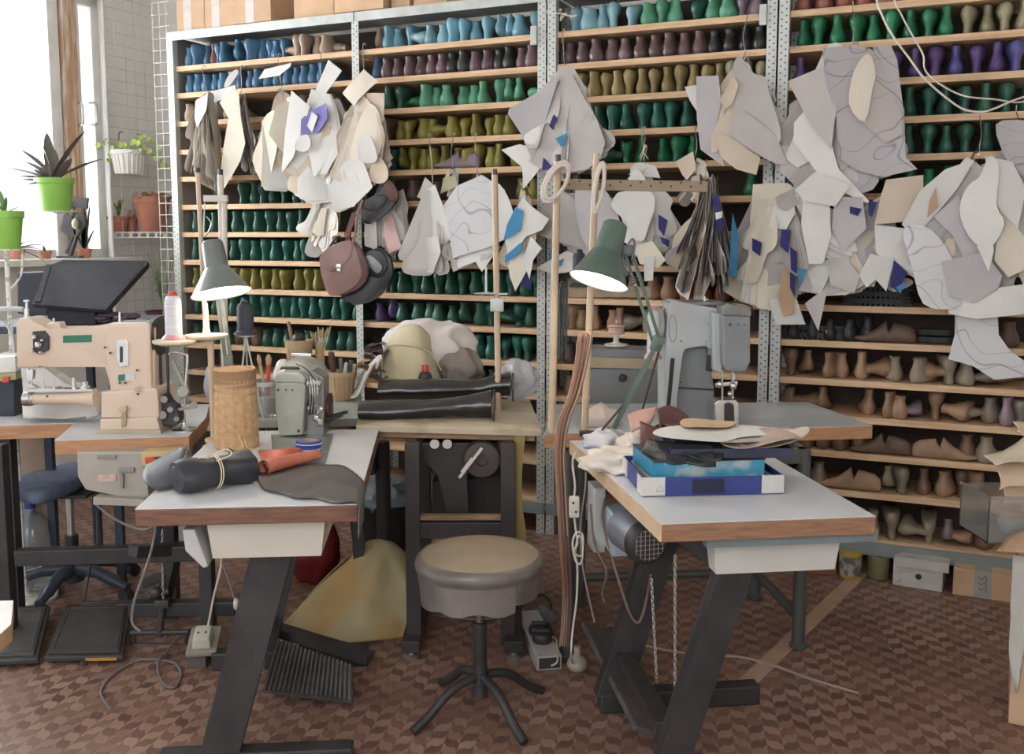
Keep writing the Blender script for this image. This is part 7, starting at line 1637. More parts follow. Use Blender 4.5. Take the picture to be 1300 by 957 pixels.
for k, (px, py, rx, m_, lb) in enumerate(((480, 442, 15, mat_leather('plum_leather', (.12, .07, .10)), 'plum leather curl in the heap behind the chip basket'), (476, 450, 12, mat_leather('mauve_leather', (.20, .14, .18)), 'mauve leather curl lying in the heap by the first upright'), (470, 462, 14, mat_leather('ginger_leather', (.45, .22, .12)), 'ginger leather curl sticking up beside the white paper wrap'), (482, 475, 12, mat_leather('brown_leather_piece', (.20, .11, .08)), 'brown folded leather piece left of the patent boots'))):
    b = MB(); c = zc(px, py, pu.y + .15); rs = []
    for j in range(6):
        row = []
        for i in range(24):
            a = .8 + 2 * PI * .85 * i / 23; r = rx * c.y / FPX * (1 - .03 * j); row.append(c + Vector((math.cos(a) * r, -.05 + .02 * j, math.sin(a) * r * .45 + .004 * math.sin(i))))
        rs.append(row)
    b.rings(rs, False, False, closed=False); o = b.build('leather_scrap', m_, None, smooth=True, angle=180); hem(o, .002); top(o, lb, 'leather')

# ---------------------------------------------------------------- on the right table: boxes, papers, leather, cloth
A = at_z(816, 631, TZ); B = at_z(995, 627, TZ); xv_ = (B - A).normalized(); yv_ = Vector((-xv_.y, xv_.x, 0)); ang = math.atan2(xv_.y, xv_.x); Wt = (B - A).length; hT = .048
FT = Matrix.Translation(A + Z3 * .001) @ Matrix.Rotation(ang, 4, 'Z')
tray = empty('tray_box', A, ang, 'open royal blue cardboard tray with white corners, lowest of the box stack', 'box'); M_royal = mat('royal_blue_card', (.035, .055, .24), .5, col2=(.03, .045, .19)); M_wcard = mat('white_card', (.66, .64, .60), .7)
Dt = .26
b = MB(FT); b.box((Wt / 2, Dt / 2, .002), (Wt, Dt, .003)); b.box((Wt / 2, .002, hT / 2), (Wt * .99, .003, hT)); b.box((Wt / 2, Dt - .002, hT / 2), (Wt * .99, .003, hT))
for x in (.002, Wt - .002): b.box((x, Dt / 2, hT / 2), (.003, Dt * .98, hT))
b.build('carton', M_royal, tray)
for p_, s_ in (((.028, -.0005, hT / 2 + .002), (.058, .003, hT * .98)), ((Wt - .03, -.0005, hT / 2 + .002), (.058, .003, hT * .98)), ((-.001, .03, hT / 2), (.003, .06, hT * .96)), ((-.001, Dt - .03, hT / 2), (.003, .06, hT * .96))): b = MB(FT); b.box(p_, s_); b.build('corner_patch', M_wcard, tray)
b = MB(FT); b.box((Wt * .46, -.0012, hT / 2), (Wt * .22, .002, hT * .75)); b.build('dark_panel', mat('dark_navy_print', (.02, .02, .06), .5), tray)
b = MB(FT); b.tube([Vector((x, -.003, z_)) for x, z_ in ((.034, .014), (.044, .030), (.054, .014), (.034, .014))], .0006, 4); b.build('printed_triangle', M_pencil, tray)
b = MB(FT); b.box((Wt / 2 + .01, Dt / 2, .020), (Wt * .90, Dt * .9, .030), bev=.004); top(b.build('folded_paper', M_wcard), 'off-white folded paper filling the blue tray', 'paper')
F2 = FT @ Matrix.Translation((.035, .025, hT * .0 + .0375)) @ Matrix.Rotation(math.radians(2.5), 4, 'Z')
lb = empty('flat_box', F2 @ Vector((0, 0, 0)), ang, 'light blue flat box with cloudy white print lying in the blue tray', 'box'); M_sky = mat('cloud_blue_print', (.06, .28, .42), .45, col2=(.38, .45, .48), scale=14, amt=(.48, .62))
W2 = Wt * .80
b = MB(F2); b.box((W2 / 2, .11, .022), (W2, .22, .044), bev=.002); b.build('carton', M_sky, lb)
b = MB(F2); b.box((W2 / 2, .11, .0455), (W2 * 1.01, .225, .003)); b.build('rim', mat('black_rim', (.03, .03, .04), .5), lb)
b = MB(F2); b.box((.012, -.001, .022), (.024, .002, .043)); b.box((-.001, .11, .022), (.002, .21, .043)); b.build('blue_end', mat('cerulean_card', (.04, .26, .42), .45), lb)
F3 = FT @ Matrix.Translation((.085, .05, .0865)) @ Matrix.Rotation(math.radians(-3), 4, 'Z')
dt = empty('shallow_tray', F3 @ Vector((0, 0, 0)), ang, 'dark navy shallow tray jutting right on top of the light blue box', 'tray'); W3 = Wt * .86
b = MB(F3); b.box((W3 / 2, .11, .0025), (W3, .23, .004)); b.box((W3 / 2, -.004, .013), (W3, .003, .025)); b.box((W3 / 2, .224, .013), (W3, .003, .025))
for x in (.0, W3): b.box((x, .11, .013), (.003, .23, .025))
b.build('carton', mat('dark_navy_card', (.03, .035, .075), .45), dt)
# black leather pieces hanging over the front left
M_blk = mat_leather('soft_black_leather', (.03, .032, .038), .38)
b = MB(); T0 = [F3 @ Vector((x, y, z_)) for x, y, z_ in ((-.05, .10, .03), (.0, .06, .03), (.06, .03, .032), (.11, .02, .034))]; B0 = [F3 @ Vector((x, y, z_)) for x, y, z_ in ((-.075, .05, .01), (-.02, -.02, -.005), (.05, -.025, -.012), (.11, -.03, -.018))]
drape(b, T0, B0, 10, .01, .007, 2.4, .6); o = b.build('leather_piece', M_blk, None, smooth=True, angle=180); hem(o, .004); top(o, 'soft black leather piece slumped over the front left of the box stack', 'leather')
b = MB(); T0 = [F3 @ Vector((x, y, z_)) for x, y, z_ in ((.02, .12, .03), (.08, .06, .034), (.14, .05, .03))]; B0 = [F3 @ Vector((x, y, z_)) for x, y, z_ in ((.03, -.02, .015), (.09, -.028, -.004), (.13, -.022, .004))]
drape(b, T0, B0, 10, .008, .006, 2, 2.2); o = b.build('leather_piece', M_blk, None, smooth=True, angle=180); hem(o, .004); top(o, 'crumpled black leather piece in the front middle of the navy tray', 'leather')
# sheets of paper and card on top
def flat_sheet(pts, z, m, lab, wave=.006, seed=0, name='card_sheet', th=.0015, curl=0.0):
    q = catmull([Vector((x, y, 0)) for x, y in pts], 4, True) if len(pts) > 4 else [Vector((x, y, 0)) for x, y in pts]
    bm = bmesh.new(); f = bm.faces.new([bm.verts.new(p) for p in q]); bmesh.ops.triangulate(bm, faces=[f]); xs = [p.x for p in q]; ys = [p.y for p in q]
    for i in range(1, 12): bmesh.ops.bisect_plane(bm, geom=bm.verts[:] + bm.edges[:] + bm.faces[:], plane_co=(lerp(min(xs), max(xs), i / 12), 0, 0), plane_no=(1, 0, 0))
    for i in range(1, 5): bmesh.ops.bisect_plane(bm, geom=bm.verts[:] + bm.edges[:] + bm.faces[:], plane_co=(0, lerp(min(ys), max(ys), i / 5), 0), plane_no=(0, 1, 0))
    for v in bm.verts:
        t = (v.co.x - min(xs)) / (max(xs) - min(xs)); zz = z + wave * (math.sin(t * 5 + seed) + 1) * .5 + curl * max(0, t - .6) ** 2 * 6; v.co = F3 @ Vector((v.co.x, v.co.y, zz))
    b = MB(); b.bm.free(); b.bm = bm; o = b.build(name, m, None, smooth=True, angle=60, solid=th); return top(o, lab, 'paper', 'sheets on the box stack')
flat_sheet([(-.02, .03), (.05, -.01), (.13, -.02), (.20, .05), (.33, .10), (.24, .21), (.05, .18), (-.03, .10)], .046, PW, 'white card sheet on top of the stack, its left tip nearest the maroon leather', .006, 1)
flat_sheet([(.10, .0), (.18, .0), (.34, .07), (.36, .15), (.22, .21), (.12, .16)], .040, PG, 'grey card sheet under the top white one, jutting right', .008, 2)
flat_sheet([(.14, -.01), (.24, -.012), (.33, .0), (.345, .06), (.30, .15), (.16, .13)], .030, mat('dusty_pink_card', (.50, .38, .32), .7), 'dusty pink curved card sheet at the front right of the stack', .022, 3.6)
flat_sheet([(.17, .02), (.30, .01), (.365, .03), (.37, .10), (.22, .14)], .026, PT, 'tan card sheet with a raised corner at right of the stack', .02, 3.0, curl=.02)
flat_sheet([(.06, .12), (.10, .11), (.18, .14), (.22, .22), (.10, .235), (.06, .19)], .054, mat('pale_orange_card', (.58, .40, .24), .7), 'pale orange card tucked at the back of the stack', .008, .5)
# maroon leather, curled
M_mar = mat_leather('maroon_leather', (.115, .04, .04), .42, (.15, .06, .055)); M_mar2 = mat_leather('pinkish_leather_back', (.46, .27, .23), .7)
mp_ = at_z(845, 575, TZ)
mr = empty('maroon_leather', mp_, 0, 'large curled maroon leather piece with a pink underside behind the stack', 'leather')
Ymr = mp_.y - .02
def curl(b, c0, c1, r0, r1, a0_, a1_, sq=1.0, n=26, k_=10, wob=.0):
    rs = []; d = (c1 - c0); dn = d.normalized(); y = dn.cross(Z3).normalized(); zz = y.cross(dn)
    for k in range(k_ + 1):
        t = k / k_; row = []
        for i in range(n):
            s_ = i / (n - 1); a = lerp(a0_, a1_, s_); r = lerp(r0, r1, s_) * (1 + wob * math.sin(t * 4 + s_ * 5)); row.append(c0 + d * t + y * math.cos(a) * r + zz * math.sin(a) * r * sq)
        rs.append(row)
    b.rings(rs, False, False, closed=False)
b = MB(); curl(b, at_y(838, 552, Ymr - .06), at_y(888, 548, Ymr + .05), .055, .035, -1.2, 3.0, .8, wob=.08); hem(b.build('fold', M_mar, mr, smooth=True, angle=180), .003)
b = MB(); drape(b, [at_y(834, 519, Ymr - .02), at_y(850, 515, Ymr + .04), at_y(868, 524, Ymr + .06), at_y(886, 541, Ymr + .08)], [at_y(838, 560, Ymr - .08), at_y(850, 566, Ymr - .07), at_y(866, 562, Ymr - .04), at_y(884, 553, Ymr + .0)], 10, .02, .008, 1.2, .3); hem(b.build('back_sheet', M_mar, mr, smooth=True, angle=180), .003)
b = MB(); drape(b, [at_y(812, 534, Ymr - .08), at_y(828, 541, Ymr - .10), at_y(843, 545, Ymr - .08)], [at_y(811, 575, Ymr - .13), at_y(826, 578, Ymr - .13), at_y(838, 575, Ymr - .10)], 10, .025, .006, 1.0, 1.0); hem(b.build('front_fold', M_mar, mr, smooth=True, angle=180), .003)
b = MB(); drape(b, [at_y(796, 526, Ymr + .02), at_y(815, 520, Ymr + .02), at_y(834, 516, Ymr + .03)], [at_y(802, 549, Ymr - .06), at_y(815, 541, Ymr - .06), at_y(826, 538, Ymr - .04)], 8, .01, .004, 1.0, 2.0); hem(b.build('underside', M_mar2, mr, smooth=True, angle=180, label='pink suede underside'), .003)
# cream and white cloth heap at the table's left
M_ccl = mat('cream_white_cloth', (.66, .58, .48), .85, col2=(.70, .68, .68), scale=7, bump=.4, bscale=18)
for k, (px, py, rx, ry, rz_, sd, lab) in enumerate(((785, 590, .085, .10, .026, 3, 'crumpled cream cloth heap at left of the blue tray'), (770, 566, .055, .07, .030, 8, 'whitish crumpled cloth behind the cream heap near the table corner'), (812, 572, .06, .05, .034, 12, 'pinkish cream cloth between the heap and the maroon leather'))):
    b = MB(); c = at_z(px, py, TZ); blob(b, c + Z3 * .012, (rx, ry, rz_), .45, 22, sd, flat=TZ + .001, n=64, m=34, ridge=True); top(b.build('crumpled_cloth', M_ccl if k != 1 else mat('bluish_white_cloth', (.60, .60, .63), .8, bump=.4, bscale=18), smooth=True, angle=180), lab, 'cloth')
b = MB(); c = at_z(765, 543, TZ - .005); blob(b, c + Vector((0, .03, .02)), (.055, .04, .05), .3, 14, 4, flat=TZ - .004, n=48, m=26, ridge=True); top(b.build('plastic_bag', mat('pinkish_film', (.62, .50, .45), .3, bump=.5, bscale=20), smooth=True, angle=180), 'crinkled bag of pinkish cloth behind the foot of the right pole', 'bag')
b = MB(); c = at_z(745, 553, TZ); b.box(c + Vector((0, 0.0, .008)), (.05, .03, .016), bev=.004); top(b.build('clamp_block', M_black), 'small black clamp at the foot of the right pole', 'clamp')

# ---------------------------------------------------------------- bags hanging on the racks
M_bag = mat_leather('dusty_brown_leather', (.36, .22, .20), .36, (.28, .15, .135)); M_bagd = mat_leather('red_brown_leather', (.16, .055, .04), .4)
nb = .30; Ybg = at_wall(437, 340, nb).y
bg_ = empty('shoulder_bag', at_wall(437, 380, nb), 0, 'dusty brown leather shoulder bag with a twist lock hanging from the racks', 'bag')
def tb(name, pts, Y, dep, m, root, bev=.008, lab=None): b = MB(); trace(b, pts, Y, dep, bev, 4); return b.build(name, m, root, smooth=True, angle=50, label=lab)
tb('body', [(406, 335), (412, 322), (445, 307), (456, 316), (466, 335), (467, 352), (452, 368), (425, 376), (414, 368)], Ybg, .065, M_bagd, bg_, .012)
tb('front_panel', [(406, 337), (411, 322), (443, 306), (452, 316), (457, 335), (459, 352), (446, 366), (424, 376), (414, 368)], Ybg - .006, .02, M_bag, bg_, .005)
tb('flap', [(406, 326), (420, 312), (443, 305), (447, 312), (444, 326), (432, 340), (420, 345), (408, 338)], Ybg - .014, .010, M_bag, bg_, .003)
b = MB(); b.lathe([(0, -.012), (.012, -.010), (.013, 0), (0, .002)], at_y(430, 338, Ybg - .014), 20, axis=(0, 1, 0)); b.box(at_y(430, 343, Ybg - .022), (.018, .008, .016), bev=.003); b.build('twist_lock', M_chrome, bg_, smooth=True, angle=40)
b = MB(); b.beam(at_y(440, 300, Ybg + .02), at_y(450, 270, Ybg + .03), .024, .004, up=(0, 1, 0)); b.beam(at_y(441, 300, Ybg + .03), at_y(443, 308, Ybg + .02), .024, .004, up=(0, 1, 0)); b.build('strap', M_bagd, bg_)
b = MB(); b.tube(catmull([at_y(448, 307, Ybg + .01), at_y(452, 290, Ybg + .01), at_y(454, 272, Ybg + .02), at_y(461, 254, Ybg + .03)], 5), .006, 6); b.build('shoulder_strap', mat_leather('tan_strap_leather', (.34, .17, .10)), bg_, smooth=True)
b = MB(); b.tube([at_y(449, 308, Ybg + .01) + Vector((.009 * math.cos(a), 0, .009 * math.sin(a))) for a in [2 * PI * i / 14 for i in range(15)]], .002, 6); b.build('ring', M_chrome, bg_, smooth=True)
M_bb = mat_leather('black_bag_leather', (.03, .028, .032), .33)
Yb2 = at_wall(470, 350, .20).y
bk = empty('shoulder_bag', at_wall(470, 385, .20), 0, 'black leather bag with silver studs behind the dusty brown one', 'bag')
tb('body', [(432, 372), (445, 350), (462, 325), (478, 315), (492, 322), (498, 342), (494, 362), (476, 380), (455, 387), (440, 384)], Yb2, .07, M_bb, bk, .014)
tb('pocket_flap', [(462, 325), (472, 317), (486, 321), (492, 336), (484, 352), (470, 350), (462, 340)], Yb2 - .012, .02, M_bb, bk, .005)
tb('silver_panel', [(463, 330), (470, 324), (485, 338), (478, 347)], Yb2 - .018, .008, mat('silver_leather', (.30, .32, .34), .35, .3), bk, .002)
b = MB()
for i in range(17):
    a = lerp(-2.6, .9, i / 16); q = at_y(477 + 13 * math.cos(a), 335 + 14 * math.sin(a), Yb2 - .014); b.ell(q, (.0025, .0025, .0025), 8, 5)
b.build('studs', M_chrome, bk, smooth=True)
b = MB(); b.tube(catmull([at_y(446, 352, Yb2), at_y(440, 322, Yb2 + .02), at_y(430, 300, Yb2 + .02), at_y(415, 318, Yb2 + .02)], 6), .006, 8); b.tube(catmull([at_y(446, 352, Yb2 + .02), at_y(444, 300, Yb2 + .02), at_y(452, 262, Yb2 + .04), at_y(458, 246, Yb2 + .05)], 6), .005, 8); b.build('handle', M_bb, bk, smooth=True)
Yb3 = at_wall(482, 255, .19).y
b3 = empty('handbag', at_wall(480, 280, .19), 0, 'black handbag with maroon end hanging above the studded bag', 'bag')
tb('body', [(459, 274), (462, 256), (478, 248), (487, 235), (492, 226), (500, 236), (504, 250), (496, 264), (482, 276), (468, 284), (460, 281)], Yb3, .08, M_bb, b3, .012)
tb('end_panel', [(488, 234), (492, 227), (501, 236), (505, 250), (499, 256), (491, 250)], Yb3 - .006, .04, M_bagd, b3, .005, 'maroon end panel')
tb('flap', [(459, 262), (464, 254), (480, 247), (490, 250), (486, 262), (470, 268)], Yb3 - .012, .02, M_bb, b3, .004)
b = MB(); b.tube(catmull([at_y(464, 258, Yb3 + .02), at_y(468, 236, Yb3 + .02), at_y(482, 222, Yb3 + .02), at_y(494, 230, Yb3 + .02)], 6), .005, 8); b.build('handle', M_bb, b3, smooth=True)

# ---------------------------------------------------------------- rubber soles on the right rack
M_rub = mat('black_rubber', (.03, .03, .032), .6, col2=(.045, .045, .05), scale=20)
def rubber_sole(sa, sb_, z, lab, n=.08, teeth=True):
    L = (sb_ - sa); b = MB(Matrix.Translation(wall((sa + sb_) / 2, -n, z)) @ Matrix.Rotation(WANG, 4, 'Z'))
    out = []
    for i in range(40):
        a = 2 * PI * i / 40; x = math.cos(a) * L / 2; w = .040 * (1 - .22 * math.exp(-((x + L * .12) / (L * .13)) ** 2)); out.append((x, math.copysign(abs(math.sin(a)) ** .75, math.sin(a)) * w))
    b.prism([(x, y) for x, y in out], .014, .030, 'z', .003)
    b.prism([(x * .98, y * .94) for x, y in out], .008, .014, 'z')
    for i in range(0, 40):
        x, y = out[i]; 
        if teeth and i % 1 == 0: b.box((x * .965, y * .93, .005), (.010, .010, .009))
    o = b.build('rubber_sole', M_rub, None); return top(o, lab, 'shoe sole', 'black rubber soles')
z8 = LEV[8] + .0145; z9 = LEV[9] + .0145
sx = lambda px, py: wall_s(px, py, -.08)[0]
rubber_sole(sx(1068, 385), sx(1158, 390), z8, 'black toothed rubber sole at bottom of the stack under the ragged patterns')
rubber_sole(sx(1070, 385), sx(1155, 390), z8 + .0305, 'black rubber sole in the middle of the stack under the ragged patterns')
rubber_sole(sx(1076, 385), sx(1160, 390), z8 + .061, 'black rubber sole topmost of the stack under the ragged patterns')
rubber_sole(sx(988, 428), sx(1080, 432), z9, 'black toothed rubber sole lying left of the brown V-cut last')
rubber_sole(sx(992, 428), sx(1076, 432), z9 + .0305, 'black rubber sole on top of the one left of the V-cut last')
rubber_sole(sx(1161, 440), sx(1210, 445), z9, 'short black rubber sole right of the brown V-cut last', teeth=False)
rubber_sole(sx(1163, 440), sx(1208, 445), z9 + .0305, 'slate black heel sole stacked right of the brown V-cut last', teeth=False)
# ---------------------------------------------------------------- on the floor
# rubber topped foot pedals
M_mat = mat('pedal_rubber', (.055, .052, .05), .65, col2=(.08, .075, .07), scale=14, bump=.3, bscale=150); M_pfr = mat('pedal_frame', (.07, .065, .065), .5, .3)
def pedal(q, lab, torn=False):
    P3 = [at_z(a, c, z_) for (a, c), z_ in zip(q, (.06, .06, .03, .03))]; cc = sum(P3, Vector()) / 4
    root = empty('foot_pedal', (cc.x, cc.y, 0), 0, lab, 'pedal', 'flat foot pedals'); n = (P3[1] - P3[0]).cross(P3[2] - P3[1]).normalized(); n = -n if n.z < 0 else n
    def slab(k0, k1, dz0, dz1):
        b = MB(); T_ = [cc + (p - cc) * k0 + n * dz1 for p in P3]; B_ = [cc + (p - cc) * k1 + n * dz0 for p in P3]; b.rings([[*B_], [*T_]]); 
        es = [e for e in b.bm.edges]; bmesh.ops.bevel(b.bm, geom=es, offset=.004, segments=2, affect='EDGES', profile=.6); return b
    slab(1, 1, -.018, 0).build('plate', M_pfr, root)
    slab(.90, .90, 0, .006).build('rubber_mat', M_mat, root)
    b = MB(); R_ = [cc + (p - cc) * .83 + n * .0065 for p in P3]; b.tube(R_ + [R_[0]], .002, 5); b.build('groove_rim', M_pfr, root)
    b = MB()
    for p in (P3[0].lerp(P3[1], .3), P3[0].lerp(P3[1], .7), P3[2].lerp(P3[3], .5)):
        b.cyl((p.x, p.y, 0), (p.x, p.y, p.z - .012), .012, n=10)
    b.build('support', M_pfr, root)
    if torn: b = MB(); e0 = P3[3].lerp(P3[2], .52) - n * .010 - (P3[0] - P3[3]).normalized() * .003; e1 = P3[3].lerp(P3[2], .92) - n * .010 - (P3[0] - P3[3]).normalized() * .003; b.beam(e0, e1, .004, .010); b.build('orange_edge', mat('orange_worn_paint', (.50, .24, .06), .6), root)
    return root
pedal([(84, 769), (166, 768), (156, 832), (56, 834)], 'square rubber foot pedal with a torn mat, right of the pair on the floor', True)
pedal([(-30, 769), (64, 769), (48, 836), (-60, 842)], 'rubber foot pedal cut off by the left edge of the photo')
def rod(name, pts, r, m, lab, cat='rod', z0=None): b = MB(); b.tube(catmull(pts, 6) if len(pts) > 2 else [Vector(p) for p in pts], r, 8); return top(b.build(name, m, None, smooth=True), lab, cat)
Yg = at_z(205, 800, .05).y
lk = empty('treadle_linkage', (at_y(205, 800, Yg).x, Yg, 0), 0, 'greasy pedal linkage of rods and chain right of the pedals', 'linkage')
def lrod(a, c, r, m=M_pfr, nm='rod'): b = MB(); b.cyl(a, c, r, n=10); return b.build(nm, m, lk, smooth=True)
lrod(at_y(166, 803, Yg), at_y(240, 802, Yg), .010); lrod(at_y(166, 818, Yg), at_y(236, 820, Yg), .008); lrod(at_y(206, 765, Yg), at_y(203, 808, Yg), .012); lrod(at_y(236, 800, Yg), at_y(236, 824, Yg), .007)
lrod(at_y(170, 803, Yg), at_y(170, 840, Yg), .008)
lrod(at_y(104, 766, Yg + .02), at_y(170, 763, Yg + .08), .006)
lrod(at_y(198, 760, Yg + .04), at_y(220, 728, Yg + .10), .008, M_pfr); lrod(at_y(188, 757, Yg), at_y(214, 750, Yg + .02), .013)
b = MB(); b.ell(at_y(197, 752, Yg), (.022, .02, .022), 14, 8); b.box(at_y(207, 765, Yg), (.05, .04, .03), bev=.006); b.build('clevis', M_pfr, lk, smooth=True, angle=40)
chain(at_y(206, 672, Yg + .05), at_y(207, 762, Yg), lk, M_chain)
b = MB(); b.beam(at_y(180, 742, Yg + .1), at_y(222, 725, Yg + .15), .08, .01); b.build('side_plate', M_pfr, lk)
b = MB(); b.cyl(at_y(123, 648, Yg + .3), at_y(124, 690, Yg + .25), .0035, n=8); b.cyl(at_y(124, 690, Yg + .25), at_y(115, 710, Yg + .2), .007, n=8); b.cyl(at_y(117, 706, Yg + .2), at_y(106, 766, Yg + .02), .0045, n=8); b.tube([at_y(106, 762, Yg + .02), at_y(104, 767, Yg + .02), at_y(165, 763, Yg + .05)], .003, 6)
o = b.build('pull_rod', M_pfr, None, smooth=True); top(o, 'thin jointed pull rod hanging from the cream motor to the pedal', 'rod')
# white double socket on its block
ks = at_z(252, 845, 0)
b = MB(); b.box((ks.x, ks.y + .03, .03), (.062, .10, .06), bev=.003); top(b.build('wood_block', mat('dirty_grey_block', (.14, .12, .11), .8)), 'dirty grey block under the socket on the floor', 'block')
so = empty('socket_block', (ks.x + .012, ks.y + .03, .062), .15, 'cream double socket sitting on a grey block under the left table', 'socket')
F = frame((ks.x + .012, ks.y + .03, .0615), .15, rx=.25); b = MB(F); b.box((0, 0, .012), (.10, .14, .022), bev=.008); b.build('base', mat('grimy_cream', (.36, .33, .26), .6), so)
b = MB(F); b.box((.0, -.015, .042), (.062, .085, .04), bev=.008, taper=(.85, .9)); b.build('socket_body', M_cream, so)
b = MB(F)
for x in (-.012, .012): b.cyl((x, -.02, .060), (x, -.02, .0635), .004, n=8)
b.build('pin_hole', M_black, so)
def cord(lab, pts, r=.0038, m=M_cable_w, n='cord'): b = MB(); b.tube(catmull(pts, 7), r, 7); return top(b.build(n, m, None, smooth=True), lab, 'cord')
Yc_ = ks.y + .03
cord('cream cord from the drawer of the left table down to the floor socket', [at_y(281, 708, Yc_ + .05), at_y(280, 722, Yc_), at_y(272, 755, Yc_), at_y(266, 785, Yc_), at_y(263, 800, Yc_)])
cord('grey cord with inline joint hanging beside the slanting black leg', [at_y(282, 716, Yc_ + .06), at_y(290, 735, Yc_ + .05), at_y(298, 762, Yc_ + .05), at_y(301, 775, Yc_ + .05), at_y(300, 795, Yc_ + .05), at_z(290, 828, .05), at_z(262, 815, .05)], m=M_cable_g)
b = MB(); b.ell(at_y(300, 767, Yc_ + .045), (.011, .011, .022), 12, 8); top(b.build('inline_plug', M_cream, smooth=True), 'small cream inline plug on the grey cord', 'plug')
cord('grey cord looping on the floor in front of the foot pedals', [at_z(238, 796, .05), at_z(222, 812, .02), at_z(205, 835, .006), at_z(175, 838, .005), at_z(145, 855, .005), at_z(128, 878, .005), at_z(140, 900, .005)], .0042, M_cable_g)
cord('grey cord forming a ring on the floor under the socket', [at_z(205, 832, .012), at_z(200, 850, .012), at_z(208, 868, .006), at_z(222, 872, .006), at_z(230, 855, .006), at_z(222, 842, .006), at_z(205, 838, .018)], .0042, M_cable_g)
cord('grey cable hanging from the white motor under the beige machine table', [at_y(122, 640, 3.3), at_y(140, 655, 3.25), at_y(165, 668, 3.2), at_y(185, 672, 3.15), at_y(197, 668, 3.1), at_y(193, 695, 3.0), at_y(182, 730, 2.95), at_y(170, 765, 2.95), at_y(168, 790, 2.95), at_y(178, 801, 2.95)], .0045, M_cable_g)
# white appliance and red bag under the table
b = MB(); c = at_z(222, 705, .02); b.box((c.x, c.y + .1, .11), (.10, .10, .16), bev=.012, taper=(.8, .8)); b.box((c.x, c.y + .1, .02), (.15, .13, .03), bev=.01); top(b.build('white_appliance', mat('milky_plastic', (.45, .47, .43), .5)), 'pale plastic container on the floor behind the rail', 'container')
b = MB(); c = at_z(395, 745, 0); blob(b, (c.x, c.y + .10, .10), (.10, .12, .14), .2, 9, 3, flat=.001); top(b.build('red_bag', mat('dark_red_cloth', (.20, .012, .012), .6, bump=.3), smooth=True, angle=180), 'dark red bag on the floor in shade behind the left table', 'bag')
b = MB(); c = at_z(480, 745, 0); c.y += .2
b.lathe([(0, 0), (.12, 0), (.15, .30), (.155, .31), (.145, .31), (.115, .01), (0, .01)], c, 28, cap=False); bin_ = top(b.build('waste_bin', mat('dark_bin', (.035, .03, .032), .5), smooth=True), 'dark round waste bin in the gap left of the bench leg', 'bin')
b = MB(); blob(b, (c.x + .0, c.y, .33), (.13, .12, .06), .4, 18, 7, ridge=True); top(b.build('plastic_bag', mat('bluish_grey_plastic', (.36, .40, .46), .35), smooth=True, angle=60), 'bluish plastic bag stuffed in the waste bin', 'bag')
b = MB(); q = at_y(470, 560, 3.75); b.beam(at_y(462, 552, 3.75), at_y(470, 600, 3.75), .10, .05, bev=.004); b.cyl(at_y(485, 560, 3.8), at_y(488, 690, 3.8), .03, n=14)
o = b.build('machine_pedestal', M_dark, None); top(o, 'dark machine pedestal between the left table and the work table', 'machine base')
# big canvas sack
M_sackc = mat('oiled_tan_canvas', (.50, .32, .13), .5, col2=(.44, .37, .20), scale=5, stretch=(1, 1, .3), amt=(.44, .56), bump=.35, bscale=9)
Yk = at_z(445, 812, 0).y
b = MB(); tt = [at_y(456, 697, Yk + .30), at_y(470, 686, Yk + .28), at_y(485, 686, Yk + .24), at_y(500, 690, Yk + .24), at_y(516, 703, Yk + .22)]
bb = [at_z(357, 797, .012), at_z(385, 805, .006), at_z(440, 814, .004), at_z(490, 812, .004), at_z(526, 812, .008)]
drape(b, tt, bb, 30, .02, .034, 1.6, 1.1, sub=9, out=(-.2, -1, .3)); o = b.build('canvas_sack', M_sackc, None, smooth=True, angle=180); hem(o, .004)
b2_ = MB(); sk = empty('canvas_sack', (at_z(445, 812, 0).x, Yk, 0), 0, 'tall tan and yellow oiled canvas sack slumped against the bench leg', 'sack'); o.name = 'front'; o.parent = sk; o.matrix_local = WM[sk.name].inverted()
b = MB(); drape(b, [p + Vector((0, .004, 0)) for p in tt], [at_z(372, 790, .01) + Vector((0, .25, 0)), at_z(400, 790, .01) + Vector((0, .3, 0)), at_z(460, 790, .01) + Vector((0, .3, 0)), at_z(505, 790, .01) + Vector((0, .26, 0)), at_z(524, 800, .01) + Vector((0, .2, 0))], 14, .03, .01, 2, .4, sub=9, out=(0, 1, .2)); hem(b.build('back', M_sackc, sk, smooth=True, angle=180), .004)
b = MB(); drape(b, [at_y(513, 700, Yk + .22), at_y(516, 703, Yk + .22), at_y(517, 708, Yk + .25)], [at_z(526, 812, .008), at_z(527, 806, .008), at_z(524, 800, .01) + Vector((0, .2, 0))], 14, .02, .004, 1, 0, out=(1, 0, 0)); hem(b.build('side', M_sackc, sk, smooth=True, angle=180), .004)
